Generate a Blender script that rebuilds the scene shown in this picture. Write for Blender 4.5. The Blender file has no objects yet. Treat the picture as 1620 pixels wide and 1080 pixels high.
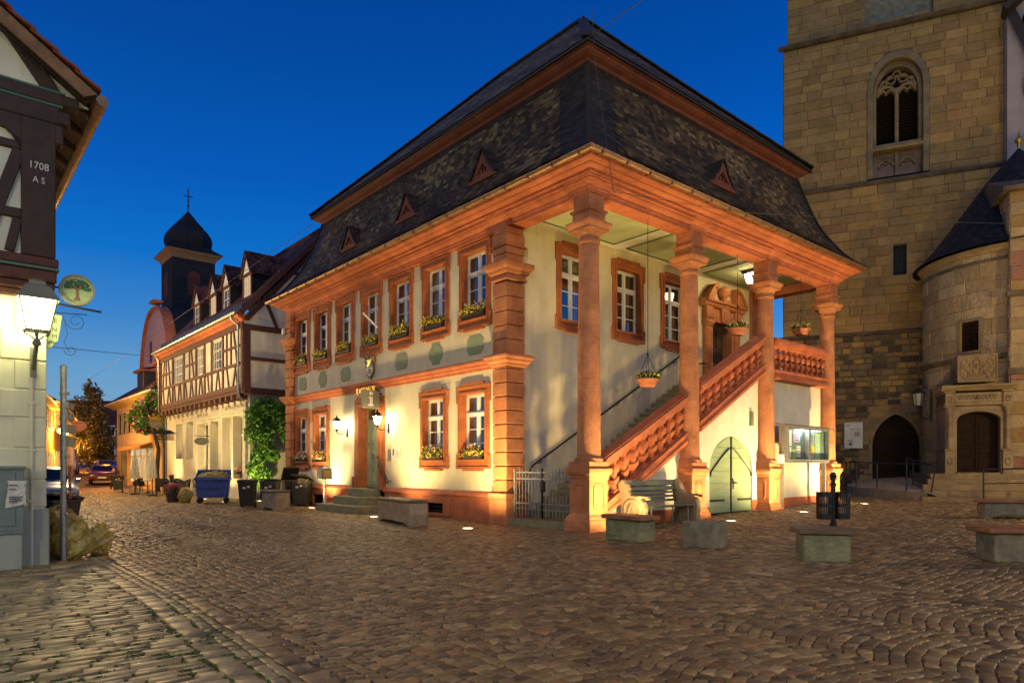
import bpy, bmesh, math, random
import numpy as np
from mathutils import Vector, Matrix
R=math.radians; PI=math.pi
random.seed(11)
rng=np.random.default_rng(5)
SC=bpy.context.scene; COL=SC.collection
# ---------------------------------------------------------------- frames
class Frame:
    def __init__(s,x,y,ang): s.x=x; s.y=y; s.a=ang; s.c=math.cos(ang); s.s=math.sin(ang)
    def w(s,a,b): return (s.x+a*s.c-b*s.s, s.y+a*s.s+b*s.c)
    def loc(s,X,Y):
        dx=X-s.x; dy=Y-s.y; return (dx*s.c+dy*s.s, -dx*s.s+dy*s.c)
FA=Frame(1.731,15.2,math.atan2(.6505,.7595))      # town hall frame: a along its front, b up the street
FT=Frame(15.2,31.0,math.atan2(-.4019,.9155))      # church tower frame
FW=Frame(0,0,0)
FD=Frame(-27.4,40,math.atan2(.867,-.498))         # far street, left hand houses
def gz(X,Y):                                      # ground height
    a,b=FA.loc(X,Y)
    z=.024*max(a,0)
    z=min(z,.55)
    if Y>46: z+=min(.042*(Y-46),3.0)
    return z
def gA(a,b): return gz(*FA.w(a,b))
# ---------------------------------------------------------------- mesh builder
class MB:
    def __init__(s,T=None): s.v=[]; s.f=[]; s.m=[]; s.uv=[]; s.T=T; s.hasuv=False
    def add(s,pts,faces,mi=0,uvs=None):
        n=len(s.v)
        if s.T: pts=[s.T(*p) for p in pts]
        s.v.extend([tuple(p) for p in pts])
        for k,f in enumerate(faces):
            s.f.append(tuple(n+i for i in f)); s.m.append(mi)
            if uvs: s.uv.append([uvs[i] for i in f]); s.hasuv=True
            else: s.uv.append(None)
    def box(s,x0,x1,y0,y1,z0,z1,mi=0):
        s.add([(x0,y0,z0),(x1,y0,z0),(x1,y1,z0),(x0,y1,z0),(x0,y0,z1),(x1,y0,z1),(x1,y1,z1),(x0,y1,z1)],
              [(0,3,2,1),(4,5,6,7),(0,1,5,4),(1,2,6,5),(2,3,7,6),(3,0,4,7)],mi)
    def quad(s,a,b,c,d,mi=0,uv=None): s.add([a,b,c,d],[(0,1,2,3)],mi,uv)
    def bar(s,p,q,w,h,mi=0,up=(0,0,1)):
        p=Vector(p);q=Vector(q);d=(q-p).normalized();u=Vector(up)
        if abs(d.dot(u))>.97:u=Vector((1,0,0))
        x=d.cross(u).normalized();y=x.cross(d)
        P=[]
        for e in (p,q):
            for sx,sy in((-1,-1),(1,-1),(1,1),(-1,1)): P.append(e+x*sx*w/2+y*sy*h/2)
        s.add(P,[(3,2,1,0),(4,5,6,7),(0,1,5,4),(1,2,6,5),(2,3,7,6),(3,0,4,7)],mi)
    def tube(s,path,r,n=8,mi=0,rs=None):
        path=[Vector(p) for p in path]; P=[]
        px=None
        for i,p in enumerate(path):
            d=(path[min(i+1,len(path)-1)]-path[max(i-1,0)]).normalized()
            if px is None:
                u=Vector((0,0,1)) if abs(d.z)<.95 else Vector((1,0,0)); px=d.cross(u).normalized()
            x=(px-d*px.dot(d)).normalized(); px=x; y=d.cross(x); rr=rs[i] if rs else r
            for k in range(n): a=2*PI*k/n; P.append(p+x*math.cos(a)*rr+y*math.sin(a)*rr)
        F=[]
        for i in range(len(path)-1):
            for k in range(n): k2=(k+1)%n; F.append((i*n+k,i*n+k2,(i+1)*n+k2,(i+1)*n+k))
        F.append(tuple(range(n-1,-1,-1))); F.append(tuple(range((len(path)-1)*n,len(path)*n)))
        s.add(P,F,mi)
    def lathe(s,prof,cx,cy,n=20,mi=0,rot=0,sx=1,sy=1,cap=True,shear=0):
        P=[];F=[]
        for r,z in prof:
            for k in range(n):
                a=2*PI*k/n+rot; x=math.cos(a)*r*sx; P.append((cx+x,cy+math.sin(a)*r*sy,z+shear*x))
        for i in range(len(prof)-1):
            for k in range(n): k2=(k+1)%n; F.append((i*n+k,i*n+k2,(i+1)*n+k2,(i+1)*n+k))
        if cap: F.append(tuple(range(n-1,-1,-1))); F.append(tuple(range((len(prof)-1)*n,len(prof)*n)))
        s.add(P,F,mi)
    def sq(s,prof,cx,cy,mi=0,shear=0):            # square section profile, r = half width
        s.lathe([(r*math.sqrt(2),z) for r,z in prof],cx,cy,4,mi,PI/4,shear=shear)
    def extr(s,prof,s0,s1,mi=0,cut0=0,cut1=0):    # profile [(d,z)] closed, along s, through T(s,d,z)
        n=len(prof)
        P=[(s0+cut0*d,d,z) for d,z in prof]+[(s1+cut1*d,d,z) for d,z in prof]
        F=[(i,(i+1)%n,n+(i+1)%n,n+i) for i in range(n)]
        F+=[tuple(range(n-1,-1,-1)),tuple(range(n,2*n))]
        s.add(P,F,mi)
    def prism(s,poly,d0,d1,mi=0):                 # poly [(s,z)], extruded in d
        n=len(poly)
        P=[(x,d0,z) for x,z in poly]+[(x,d1,z) for x,z in poly]
        F=[(i,(i+1)%n,n+(i+1)%n,n+i) for i in range(n)]+[tuple(range(n-1,-1,-1)),tuple(range(n,2*n))]
        s.add(P,F,mi)
    def ring(s,outer,inner,d0,d1,mi=0):           # frame between two outlines with the same vertex count
        n=len(outer)
        P=[(x,d1,z) for x,z in outer]+[(x,d1,z) for x,z in inner]+[(x,d0,z) for x,z in outer]+[(x,d0,z) for x,z in inner]
        F=[]
        for i in range(n):
            j=(i+1)%n
            F+=[(i,j,n+j,n+i),(2*n+j,2*n+i,3*n+i,3*n+j),(i,2*n+i,2*n+j,j),(n+j,3*n+j,3*n+i,n+i)]
        s.add(P,F,mi)
    def wall(s,s0,s1,z0,z1,holes=(),d=0,mi=0):
        xs=sorted({s0,s1}|{h[0] for h in holes}|{h[1] for h in holes}); zs=sorted({z0,z1}|{h[2] for h in holes}|{h[3] for h in holes})
        xs=[x for x in xs if s0<=x<=s1]; zs=[z for z in zs if z0<=z<=z1]
        for i in range(len(xs)-1):
            for j in range(len(zs)-1):
                cx=(xs[i]+xs[i+1])/2; cz=(zs[j]+zs[j+1])/2
                if any(h[0]<cx<h[1] and h[2]<cz<h[3] for h in holes): continue
                s.quad((xs[i],d,zs[j]),(xs[i+1],d,zs[j]),(xs[i+1],d,zs[j+1]),(xs[i],d,zs[j+1]),mi)
OFF={}
def _finish(o,label=None,cat=None,group=None,kind=None):
    if label:o['label']=label
    if cat:o['category']=cat
    if group:o['group']=group
    if kind:o['kind']=kind
def thing(name,label,cat,loc=(0,0,0),fr=FW,group=None,kind=None,rot=0):
    o=bpy.data.objects.new(name,None); COL.objects.link(o)
    X,Y=fr.w(loc[0],loc[1]); o.location=(X,Y,loc[2]); o.rotation_euler=(0,0,fr.a+rot)
    o.empty_display_size=.3
    OFF[o.name]=Vector(loc); _finish(o,label,cat,group,kind); return o
def mesh(name,mb,mats,parent=None,loc=None,fr=None,smooth=False,bev=0,label=None,cat=None,group=None,kind=None,recalc=True,rot=0,seg=1):
    """link one mesh object. parent given: vertices are in the thing's frame coordinates. else: loc+fr place a top-level mesh"""
    if parent is not None: off=OFF[parent.name]
    else: off=Vector(loc) if loc is not None else Vector((0,0,0))
    me=bpy.data.meshes.new(name)
    me.from_pydata([(v[0]-off[0],v[1]-off[1],v[2]-off[2]) for v in mb.v],[],mb.f)
    if not isinstance(mats,(list,tuple)): mats=[mats]
    for m in mats: me.materials.append(m)
    if len(mats)>1: me.polygons.foreach_set('material_index',mb.m)
    if mb.hasuv:
        ul=me.uv_layers.new(name='UVMap'); k=0; arr=[]
        for f,u in zip(mb.f,mb.uv):
            arr.extend([c for p in (u or [(0,0)]*len(f)) for c in p])
        ul.data.foreach_set('uv',arr)
    if recalc and len(mb.f)<30000:
        bm=bmesh.new(); bm.from_mesh(me)
        bmesh.ops.recalc_face_normals(bm,faces=bm.faces); bm.to_mesh(me); bm.free()
    if smooth: me.shade_smooth() if hasattr(me,'shade_smooth') else None
    me.update()
    o=bpy.data.objects.new(name,me); COL.objects.link(o)
    if smooth:
        try:
            me.set_sharp_from_angle(angle=R(38))
        except Exception: pass
    if bev:
        md=o.modifiers.new('bevel','BEVEL'); md.width=bev; md.segments=seg; md.limit_method='ANGLE'; md.angle_limit=R(40); md.harden_normals=False
    if parent is not None:
        o.parent=parent; OFF[o.name]=off
    else:
        f=fr or FW; X,Y=f.w(off[0],off[1]); o.location=(X,Y,off[2]); o.rotation_euler=(0,0,f.a+rot); OFF[o.name]=off
    _finish(o,label,cat,group,kind); return o
def copytree(src,X,Y,Z,rot,label,group=None):
    def cp(o,par):
        c=o.copy(); COL.objects.link(c)
        if par is not None: c.parent=par
        for ch in [q for q in bpy.data.objects if q.parent==o]: cp(ch,c)
        return c
    r=cp(src,None); r.location=(X,Y,Z); r.rotation_euler=(0,0,rot); r['label']=label
    if group: r['group']=group
    return r
def text(name,body,size,mat,parent,place,depth=.01,align='CENTER',bold=0):
    """flat lettering turned into a mesh. place(u,v,d) maps text plane coords to frame coords"""
    cu=bpy.data.curves.new(name,'FONT'); cu.body=body; cu.size=size; cu.align_x=align; cu.extrude=depth/2; cu.offset=bold; cu.resolution_u=3
    t=bpy.data.objects.new(name,cu); COL.objects.link(t)
    bpy.context.view_layer.update()
    me=bpy.data.meshes.new_from_object(t.evaluated_get(bpy.context.evaluated_depsgraph_get()))
    bpy.data.objects.remove(t)
    off=OFF[parent.name]
    for v in me.vertices:
        p=place(v.co.x,v.co.y,v.co.z); v.co=(p[0]-off[0],p[1]-off[1],p[2]-off[2])
    me.materials.clear(); me.materials.append(mat)
    o=bpy.data.objects.new(name,me); COL.objects.link(o); o.parent=parent; OFF[o.name]=off
    return o
# ---------------------------------------------------------------- materials
MATS={}
def newmat(name):
    m=bpy.data.materials.new(name); m.use_nodes=True; nt=m.node_tree; b=nt.nodes['Principled BSDF']; MATS[name]=m; return m,nt,b
def ramp(nt,stops):
    r=nt.nodes.new('ShaderNodeValToRGB'); e=r.color_ramp.elements
    while len(e)<len(stops): e.new(.5)
    for k,(p,c) in enumerate(stops): e[k].position=p; e[k].color=(*c,1)
    return r
def noise(nt,scale,detail=4,vec=None,rough=.6):
    n=nt.nodes.new('ShaderNodeTexNoise'); n.inputs['Scale'].default_value=scale; n.inputs['Detail'].default_value=detail; n.inputs['Roughness'].default_value=rough
    if vec: nt.links.new(vec,n.inputs['Vector'])
    return n
def coord(nt,kind='Object',scale=None):
    t=nt.nodes.new('ShaderNodeTexCoord'); o=t.outputs[kind]
    if scale:
        m=nt.nodes.new('ShaderNodeMapping'); m.inputs['Scale'].default_value=scale; nt.links.new(o,m.inputs['Vector']); o=m.outputs[0]
    return o
def mixc(nt,fac,a,b,mode='MIX'):
    m=nt.nodes.new('ShaderNodeMix'); m.data_type='RGBA'; m.blend_type=mode
    for sock,v in ((m.inputs[0],fac),(m.inputs[6],a),(m.inputs[7],b)):
        if hasattr(v,'links') : nt.links.new(v,sock)
        elif isinstance(v,(int,float)): sock.default_value=v
        else: sock.default_value=(*v,1)
    return m.outputs[2]
def bump(nt,b,h,strength=.4,dist=.02,prev=None):
    n=nt.nodes.new('ShaderNodeBump'); n.inputs['Strength'].default_value=strength; n.inputs['Distance'].default_value=dist
    nt.links.new(h,n.inputs['Height'])
    if prev is not None: nt.links.new(prev,n.inputs['Normal'])
    nt.links.new(n.outputs[0],b.inputs['Normal']); return n.outputs[0]
def simple(name,c1,c2=None,scale=3,rough=.7,bs=.25,bscale=40,bd=.01,metal=0,sc=None,lo=.35,hi=.65,spec=None):
    m,nt,b=newmat(name); v=coord(nt,'Object',sc)
    c2=c2 or tuple(x*.75 for x in c1)
    n=noise(nt,scale,5,v); r=ramp(nt,[(lo,c2),(hi,c1)]); nt.links.new(n.outputs[0],r.inputs[0])
    nt.links.new(r.outputs[0],b.inputs['Base Color']); b.inputs['Roughness'].default_value=rough; b.inputs['Metallic'].default_value=metal
    if spec is not None: b.inputs['Specular IOR Level'].default_value=spec
    if bs:
        n2=noise(nt,bscale,4,v); bump(nt,b,n2.outputs[0],bs,bd)
    return m
def emit(name,c,s):
    m,nt,b=newmat(name); b.inputs['Base Color'].default_value=(0,0,0,1); b.inputs['Emission Color'].default_value=(*c,1); b.inputs['Emission Strength'].default_value=s; return m
def plaster(name,c,dirt,amt=.6):
    m,nt,b=newmat(name); v=coord(nt)
    n=noise(nt,1.1,6,v,.65); r=ramp(nt,[(.38,dirt),(.62,c)]); nt.links.new(n.outputs[0],r.inputs[0])
    col=mixc(nt,amt,c,r.outputs[0])
    vs=coord(nt,'Object',(2.2,2.2,.25)); n3=noise(nt,2,4,vs); r3=ramp(nt,[(.45,(0.75,.74,.7)),(.62,(1,1,1))]); nt.links.new(n3.outputs[0],r3.inputs[0])
    col=mixc(nt,.32,col,r3.outputs[0],'MULTIPLY')
    nt.links.new(col,b.inputs['Base Color']); b.inputs['Roughness'].default_value=.85
    n2=noise(nt,55,3,v); p=bump(nt,b,n2.outputs[0],.25,.006); n4=noise(nt,2.5,3,v); bump(nt,b,n4.outputs[0],.35,.03,p)
    return m
M_cream=plaster('cream_plaster',(.76,.67,.43),(.62,.53,.33))
M_white=plaster('white_plaster',(.76,.71,.54),(.58,.53,.40))
M_yellowp=plaster('ochre_plaster',(.74,.53,.28),(.6,.42,.22))
M_lhouse=plaster('pale_yellow_plaster',(.70,.68,.46),(.55,.54,.36),.6)
M_pink=plaster('pink_plaster',(.62,.34,.28),(.5,.27,.23))
M_grayplinth=plaster('grey_plinth_paint',(.33,.36,.30),(.26,.28,.24))
def redstone(name,c1,c2,hscale=30,bs=.35,streak=False):
    m,nt,b=newmat(name); v=coord(nt); bs*=1.5; c2=tuple(k*.85 for k in c2)
    n=noise(nt,2.2,6,v,.7); r=ramp(nt,[(.35,c2),(.66,c1)]); nt.links.new(n.outputs[0],r.inputs[0])
    n5=noise(nt,26,3,v); r5=ramp(nt,[(.3,(.78,.76,.74)),(.6,(1,1,1))]); nt.links.new(n5.outputs[0],r5.inputs[0])
    col=mixc(nt,.6,r.outputs[0],r5.outputs[0],'MULTIPLY')
    n7=noise(nt,.9,6,v,.75); r7=ramp(nt,[(.36,(.62,.58,.55)),(.55,(1,1,1))]); nt.links.new(n7.outputs[0],r7.inputs[0]); col=mixc(nt,.5,col,r7.outputs[0],'MULTIPLY')
    va=nt.nodes.new('ShaderNodeVectorMath'); va.operation='ADD'; va.inputs[1].default_value=(.9,.9,.06); nt.links.new(v,va.inputs[0]); vd_=nt.nodes.new('ShaderNodeVectorMath'); vd_.operation='DIVIDE'; vd_.inputs[1].default_value=(2.26,2.26,.365); nt.links.new(va.outputs[0],vd_.inputs[0]); vf=nt.nodes.new('ShaderNodeVectorMath'); vf.operation='FLOOR'; nt.links.new(vd_.outputs[0],vf.inputs[0]); wn_=nt.nodes.new('ShaderNodeTexWhiteNoise'); nt.links.new(vf.outputs[0],wn_.inputs['Vector']); r9=ramp(nt,[(0,(.80,.76,.74)),(1,(1.0,1.0,1.0))]); nt.links.new(wn_.outputs['Value'],r9.inputs[0]); col=mixc(nt,.8,col,r9.outputs[0],'MULTIPLY')
    n8=noise(nt,75,2,v); r8=ramp(nt,[(.36,(.7,.68,.66)),(.5,(1,1,1))]); nt.links.new(n8.outputs[0],r8.inputs[0]); col=mixc(nt,.5,col,r8.outputs[0],'MULTIPLY')
    nt.links.new(col,b.inputs['Base Color']); b.inputs['Roughness'].default_value=.8
    n2=noise(nt,hscale,4,coord(nt,'Object',(1,1,5) if streak else None)); bump(nt,b,n2.outputs[0],bs,.02 if streak else .012)
    return m
M_red=redstone('red_sandstone',(.56,.172,.045),(.44,.125,.03))
M_redpale=redstone('pale_red_sandstone',(.68,.265,.098),(.54,.19,.065),22,.5)
M_shaft=redstone('tooled_sandstone',(.72,.295,.12),(.57,.21,.08),9,.9,True)
M_corn=redstone('painted_cornice',(.68,.205,.080),(.55,.152,.055))
M_curb=redstone('dull_red_curb_paint',(.30,.085,.035),(.20,.055,.025))
M_darkred=redstone('dark_red_wood',(.20,.055,.03),(.13,.035,.02),20,.3)
M_greenp=simple('green_paint_panel',(.27,.33,.18),(.22,.28,.15),6,.8)
M_greenline=simple('green_line_paint',(.10,.17,.05),None,6,.7,.1)
M_ceil=simple('ceiling_plaster',(.42,.43,.22),(.36,.37,.18),2,.8,.15)
M_ceilrim=simple('cream_ceiling_plaster',(.74,.69,.5),None,2,.8,.15)
M_sash=simple('white_sash_paint',(.80,.78,.70),(.7,.68,.6),12,.45,.1)
M_doorg=simple('sage_door_paint',(.42,.44,.24),(.34,.36,.19),5,.5,.15)
M_doorlg=simple('pale_green_door_paint',(.31,.40,.21),(.25,.33,.17),3,.6,.3,30,.01,0,(1,1,5))
M_iron=simple('dark_iron',(.035,.035,.035),(.02,.02,.02),20,.45,.2,60,.004,.6)
M_steel=simple('galvanised_steel',(.36,.37,.35),(.22,.22,.2),18,.4,.15,60,.003,.7)
M_wire=simple('dull_wire',(.11,.10,.08),None,5,.85,0,spec=.1)
M_brass=simple('gold_leaf',(.5,.33,.07),(.5,.3,.05),20,.35,.2,60,.005,.8)
M_copper=simple('copper_gutter',(.42,.24,.11),(.26,.15,.08),5,.4,.2,30,.004,.75)
M_oldwood=simple('weathered_wood',(.17,.11,.05),(.08,.05,.025),4,.55,.6,14,.02,0,(1,6,6))
M_dooroak=simple('dark_oak',(.09,.055,.03),(.05,.03,.015),5,.45,.3,30,.01,0,(5,5,1))
M_churchdoor=simple('dark_door_wood',(.030,.014,.007),(.016,.008,.004),5,.7,.5,30,.015,0,(6,6,.8),spec=.12)
M_benchwood=simple('varnished_bench_wood',(.33,.14,.045),(.16,.06,.02),3,.35,.5,20,.01,0,(1,7,7))
M_slatgreen=simple('green_bench_paint',(.11,.13,.075),(.075,.09,.05),6,.4,.2)
M_greenstone=simple('green_sandstone',(.29,.28,.14),(.15,.16,.085),3,.85,1,14,.05)
M_graystone=simple('rough_grey_stone',(.26,.23,.14),(.15,.13,.08),5,.9,.9,18,.03)
M_tanstone=simple('tan_bench_stone',(.38,.29,.18),(.24,.18,.11),4,.85,.7,22,.02)
M_cream_stone=simple('carved_pale_stone',(.33,.24,.13),(.22,.155,.08),4,.8,.5,26,.012)
M_step=simple('worn_step_stone',(.27,.24,.13),(.16,.15,.08),4,.85,.6,20,.015)
M_timber=simple('half_timber_wood',(.105,.032,.018),(.065,.02,.012),4,.7,.6,14,.015,0,(2,2,2))
M_timberdark=simple('dark_brown_timber',(.045,.022,.014),(.026,.014,.01),4,.7,.6,14,.015)
M_rooftile_edge=simple('red_roof_tile',(.26,.075,.03),(.16,.045,.02),9,.75,.4)
M_blackplastic=simple('black_bin_plastic',(.028,.028,.024),(.018,.018,.016),5,.45,.1)
M_bindark=simple('grey_bin_plastic',(.055,.055,.042),(.035,.035,.028),5,.5,.1)
M_blueplastic=simple('blue_container_plastic',(.06,.11,.36),(.04,.075,.26),4,.4,.15)
M_rubber=simple('rubber',(.015,.015,.015),None,8,.8,.1)
M_paper=simple('paper',(.62,.61,.55),(.5,.49,.44),15,.7,.2,20,.01)
M_cabinet=simple('cabinet_grey_paint',(.16,.21,.19),(.12,.16,.145),5,.5,.2,40,.005)
M_pot=simple('terracotta_plastic',(.50,.17,.07),(.38,.12,.05),5,.5,.1)
M_trough=simple('brown_trough_plastic',(.09,.055,.03),(.06,.035,.02),8,.6,.2)
M_blackdark=simple('dark_interior',(.012,.010,.008),None,3,.9,0)
M_umbr=simple('folded_parasol_cloth',(.60,.56,.42),(.45,.42,.3),8,.85,.3,20,.02)
M_wicker=simple('dark_wicker',(.06,.045,.03),(.03,.02,.015),30,.7,.6,80,.01)
M_signgray=simple('grey_sign_plate',(.20,.20,.14),(.16,.16,.11),4,.5,.05)
M_signwhite=simple('white_sign_face',(.75,.72,.62),None,4,.5,.05)
M_ink=simple('dark_ink',(.03,.03,.03),None,4,.6,0)
M_inkred=simple('faded_red_ink',(.36,.2,.12),None,4,.8,0)
M_coat=simple('dark_cloth',(.02,.018,.02),None,6,.85,.3)
M_skin=simple('skin',(.45,.25,.16),None,6,.6,.1)
M_signgreen=simple('painted_leaf_green',(.08,.20,.10),(.06,.15,.07),30,.6,0)
M_signcream=simple('sign_cream_face',(.27,.33,.17),(.23,.28,.14),5,.5,.05)
M_trunkpaint=simple('painted_trunk_brown',(.16,.10,.05),None,8,.6,0)
M_bark=simple('bark',(.09,.06,.04),(.05,.035,.02),10,.9,.8,20,.03)
def leafmat(name,c1,c2,tr=.25):
    m,nt,b=newmat(name)
    a=nt.nodes.new('ShaderNodeAttribute'); a.attribute_name='rnd'
    r=ramp(nt,[(0,c1),(1,c2)]); nt.links.new(a.outputs['Fac'],r.inputs[0]); nt.links.new(r.outputs[0],b.inputs['Base Color']); b.inputs['Roughness'].default_value=.55
    t=nt.nodes.new('ShaderNodeBsdfTranslucent'); nt.links.new(r.outputs[0],t.inputs[0]); mx=nt.nodes.new('ShaderNodeMixShader'); mx.inputs[0].default_value=tr
    nt.links.new(b.outputs[0],mx.inputs[1]); nt.links.new(t.outputs[0],mx.inputs[2]); nt.links.new(mx.outputs[0],nt.nodes['Material Output'].inputs[0]); return m
M_leaf=leafmat('vine_leaf',(.05,.15,.015),(.13,.30,.035))
M_leafdark=leafmat('tree_leaf',(.05,.055,.015),(.14,.13,.03))
M_leafbox=leafmat('flower_foliage',(.03,.07,.012),(.08,.15,.03))
M_yel=leafmat('yellow_blossom',(.75,.50,.02),(.85,.70,.10),.1)
M_red_fl=leafmat('red_orange_blossom',(.55,.04,.02),(.8,.25,.03),.1)
M_wht=leafmat('white_blossom',(.75,.72,.6),(.85,.8,.7),.1)
M_pinkfl=leafmat('pink_blossom',(.55,.08,.14),(.75,.2,.25),.2)
M_grass=leafmat('moss_and_grass',(.04,.10,.01),(.09,.18,.02))
# glass pane: dark reflecting, partly see-through
def glassmat(name,tint=(.75,.75,.7),f=.3):
    m,nt,b=newmat(name); nt.nodes.remove(b)
    tr=nt.nodes.new('ShaderNodeBsdfTransparent'); tr.inputs[0].default_value=(*tint,1)
    g=nt.nodes.new('ShaderNodeBsdfGlossy'); g.inputs['Roughness'].default_value=.03; g.inputs[0].default_value=(.9,.9,.9,1)
    n=noise(nt,1.5,2,coord(nt)); bm=nt.nodes.new('ShaderNodeBump'); bm.inputs['Strength'].default_value=.12; bm.inputs['Distance'].default_value=.05; nt.links.new(n.outputs[0],bm.inputs['Height']); nt.links.new(bm.outputs[0],g.inputs['Normal'])
    mx=nt.nodes.new('ShaderNodeMixShader'); mx.inputs[0].default_value=f
    nt.links.new(tr.outputs[0],mx.inputs[1]); nt.links.new(g.outputs[0],mx.inputs[2]); nt.links.new(mx.outputs[0],nt.nodes['Material Output'].inputs[0]); return m
M_glass=glassmat('window_glass',f=.2); M_glassclear=glassmat('clear_glass',(.95,.96,.95),.07)
M_curtain=simple('brown_curtain',(.24,.15,.07),(.16,.10,.045),3,.9,.3,12,.02,0,(12,12,.6))
M_curtainlt=simple('light_curtain',(.5,.42,.28),(.4,.33,.2),3,.9,.3,12,.02,0,(12,12,.6))
# slate roofs (UV in metres)
def slate(name,dark,mid,light,sx=5.,sy=7.,bias=0,rough=.6,mossy=None):
    m,nt,b=newmat(name); v0=coord(nt,'UV'); mp=nt.nodes.new('ShaderNodeMapping'); mp.inputs['Rotation'].default_value=(0,0,.45); mp.inputs['Scale'].default_value=(sx,sy,1); nt.links.new(v0,mp.inputs['Vector']); v=mp.outputs[0]
    vo=nt.nodes.new('ShaderNodeTexVoronoi'); vo.inputs['Scale'].default_value=1; vo.inputs['Randomness'].default_value=.65; nt.links.new(v,vo.inputs['Vector'])
    sp=nt.nodes.new('ShaderNodeSeparateColor'); nt.links.new(vo.outputs['Color'],sp.inputs[0])
    big=noise(nt,.35,5,coord(nt,'UV'),.7); mid_n=noise(nt,1.6,4,coord(nt,'UV'),.7)
    ad=nt.nodes.new('ShaderNodeMath'); ad.operation='MULTIPLY_ADD'; ad.inputs[1].default_value=.85; nt.links.new(sp.outputs[0],ad.inputs[0])
    s2=nt.nodes.new('ShaderNodeMath'); s2.operation='MULTIPLY_ADD'; s2.inputs[1].default_value=.75; s2.inputs[2].default_value=-.28+bias; nt.links.new(big.outputs[0],s2.inputs[0])
    s3=nt.nodes.new('ShaderNodeMath'); s3.operation='MULTIPLY_ADD'; s3.inputs[1].default_value=.9; nt.links.new(mid_n.outputs[0],s3.inputs[0]); nt.links.new(s2.outputs[0],s3.inputs[2])
    s4=nt.nodes.new('ShaderNodeMath'); s4.operation='SUBTRACT'; s4.inputs[1].default_value=.45; nt.links.new(s3.outputs[0],s4.inputs[0])
    nt.links.new(s4.outputs[0],ad.inputs[2])
    r=ramp(nt,[(.12,dark),(.5,mid),(.95,light)]); nt.links.new(ad.outputs[0],r.inputs[0])
    nt.links.new(r.outputs[0],b.inputs['Base Color']); b.inputs['Roughness'].default_value=rough; b.inputs['Specular IOR Level'].default_value=.12
    h=nt.nodes.new('ShaderNodeMath'); h.operation='MULTIPLY_ADD'; h.inputs[1].default_value=-.8; nt.links.new(vo.outputs['Distance'],h.inputs[0]); nt.links.new(sp.outputs[1],h.inputs[2])
    p=bump(nt,b,h.outputs[0],.9,.045); f=noise(nt,30,3,coord(nt,'UV')); bump(nt,b,f.outputs[0],.3,.01,p); return m
M_slate=slate('lichen_slate',(.014,.011,.008),(.062,.042,.023),(.22,.14,.07),7.5,10)
M_slatehip=slate('new_dark_slate',(.030,.023,.016),(.044,.034,.024),(.065,.051,.036),4,12,0,.45)
M_tileroof=slate('brown_tile_roof',(.03,.014,.012),(.075,.032,.026),(.13,.06,.045),5.5,6,0,.7)
M_tiledark=slate('blue_black_slate',(.012,.013,.018),(.022,.023,.03),(.04,.04,.048),5,8,0,.5)
M_shingle=simple('slate_shingle_cladding',(.035,.032,.035),(.018,.017,.02),9,.75,.9,9,.03,spec=.1)
# coloured-by-attribute stones
def attrstone(name,rough=.7,bs=.5,bscale=22,bd=.02,spec=.5,nsc=3.,streak=0):
    m,nt,b=newmat(name); a=nt.nodes.new('ShaderNodeAttribute'); a.attribute_name='col'
    v=coord(nt); n=noise(nt,nsc,5,v,.7); r=ramp(nt,[(.3,(.62,.60,.57)),(.65,(1,1,1))]); nt.links.new(n.outputs[0],r.inputs[0])
    c=mixc(nt,.8,a.outputs['Color'],r.outputs[0],'MULTIPLY'); nt.links.new(c,b.inputs['Base Color'])
    rr=nt.nodes.new('ShaderNodeMapRange'); rr.inputs[3].default_value=rough-.12; rr.inputs[4].default_value=rough+.15; n3=noise(nt,9,3,v); nt.links.new(n3.outputs[0],rr.inputs[0]); nt.links.new(rr.outputs[0],b.inputs['Roughness'])
    b.inputs['Specular IOR Level'].default_value=spec
    n2=noise(nt,bscale,4,v); bump(nt,b,n2.outputs[0],bs,bd); return m
M_masonry=attrstone('church_masonry',.85,1,7,.07,.3,1.6)
M_slates=attrstone('old_slates',.6,.6,40,.008,.15,4.)
M_sett=attrstone('paving_setts',.48,.6,30,.010,.45,8.)
def facecol(o,cols):
    me=o.data; at=me.attributes.new('col','FLOAT_COLOR','FACE'); arr=np.ones((len(me.polygons),4),np.float32); arr[:,:3]=cols; at.data.foreach_set('color',arr.ravel())
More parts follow.
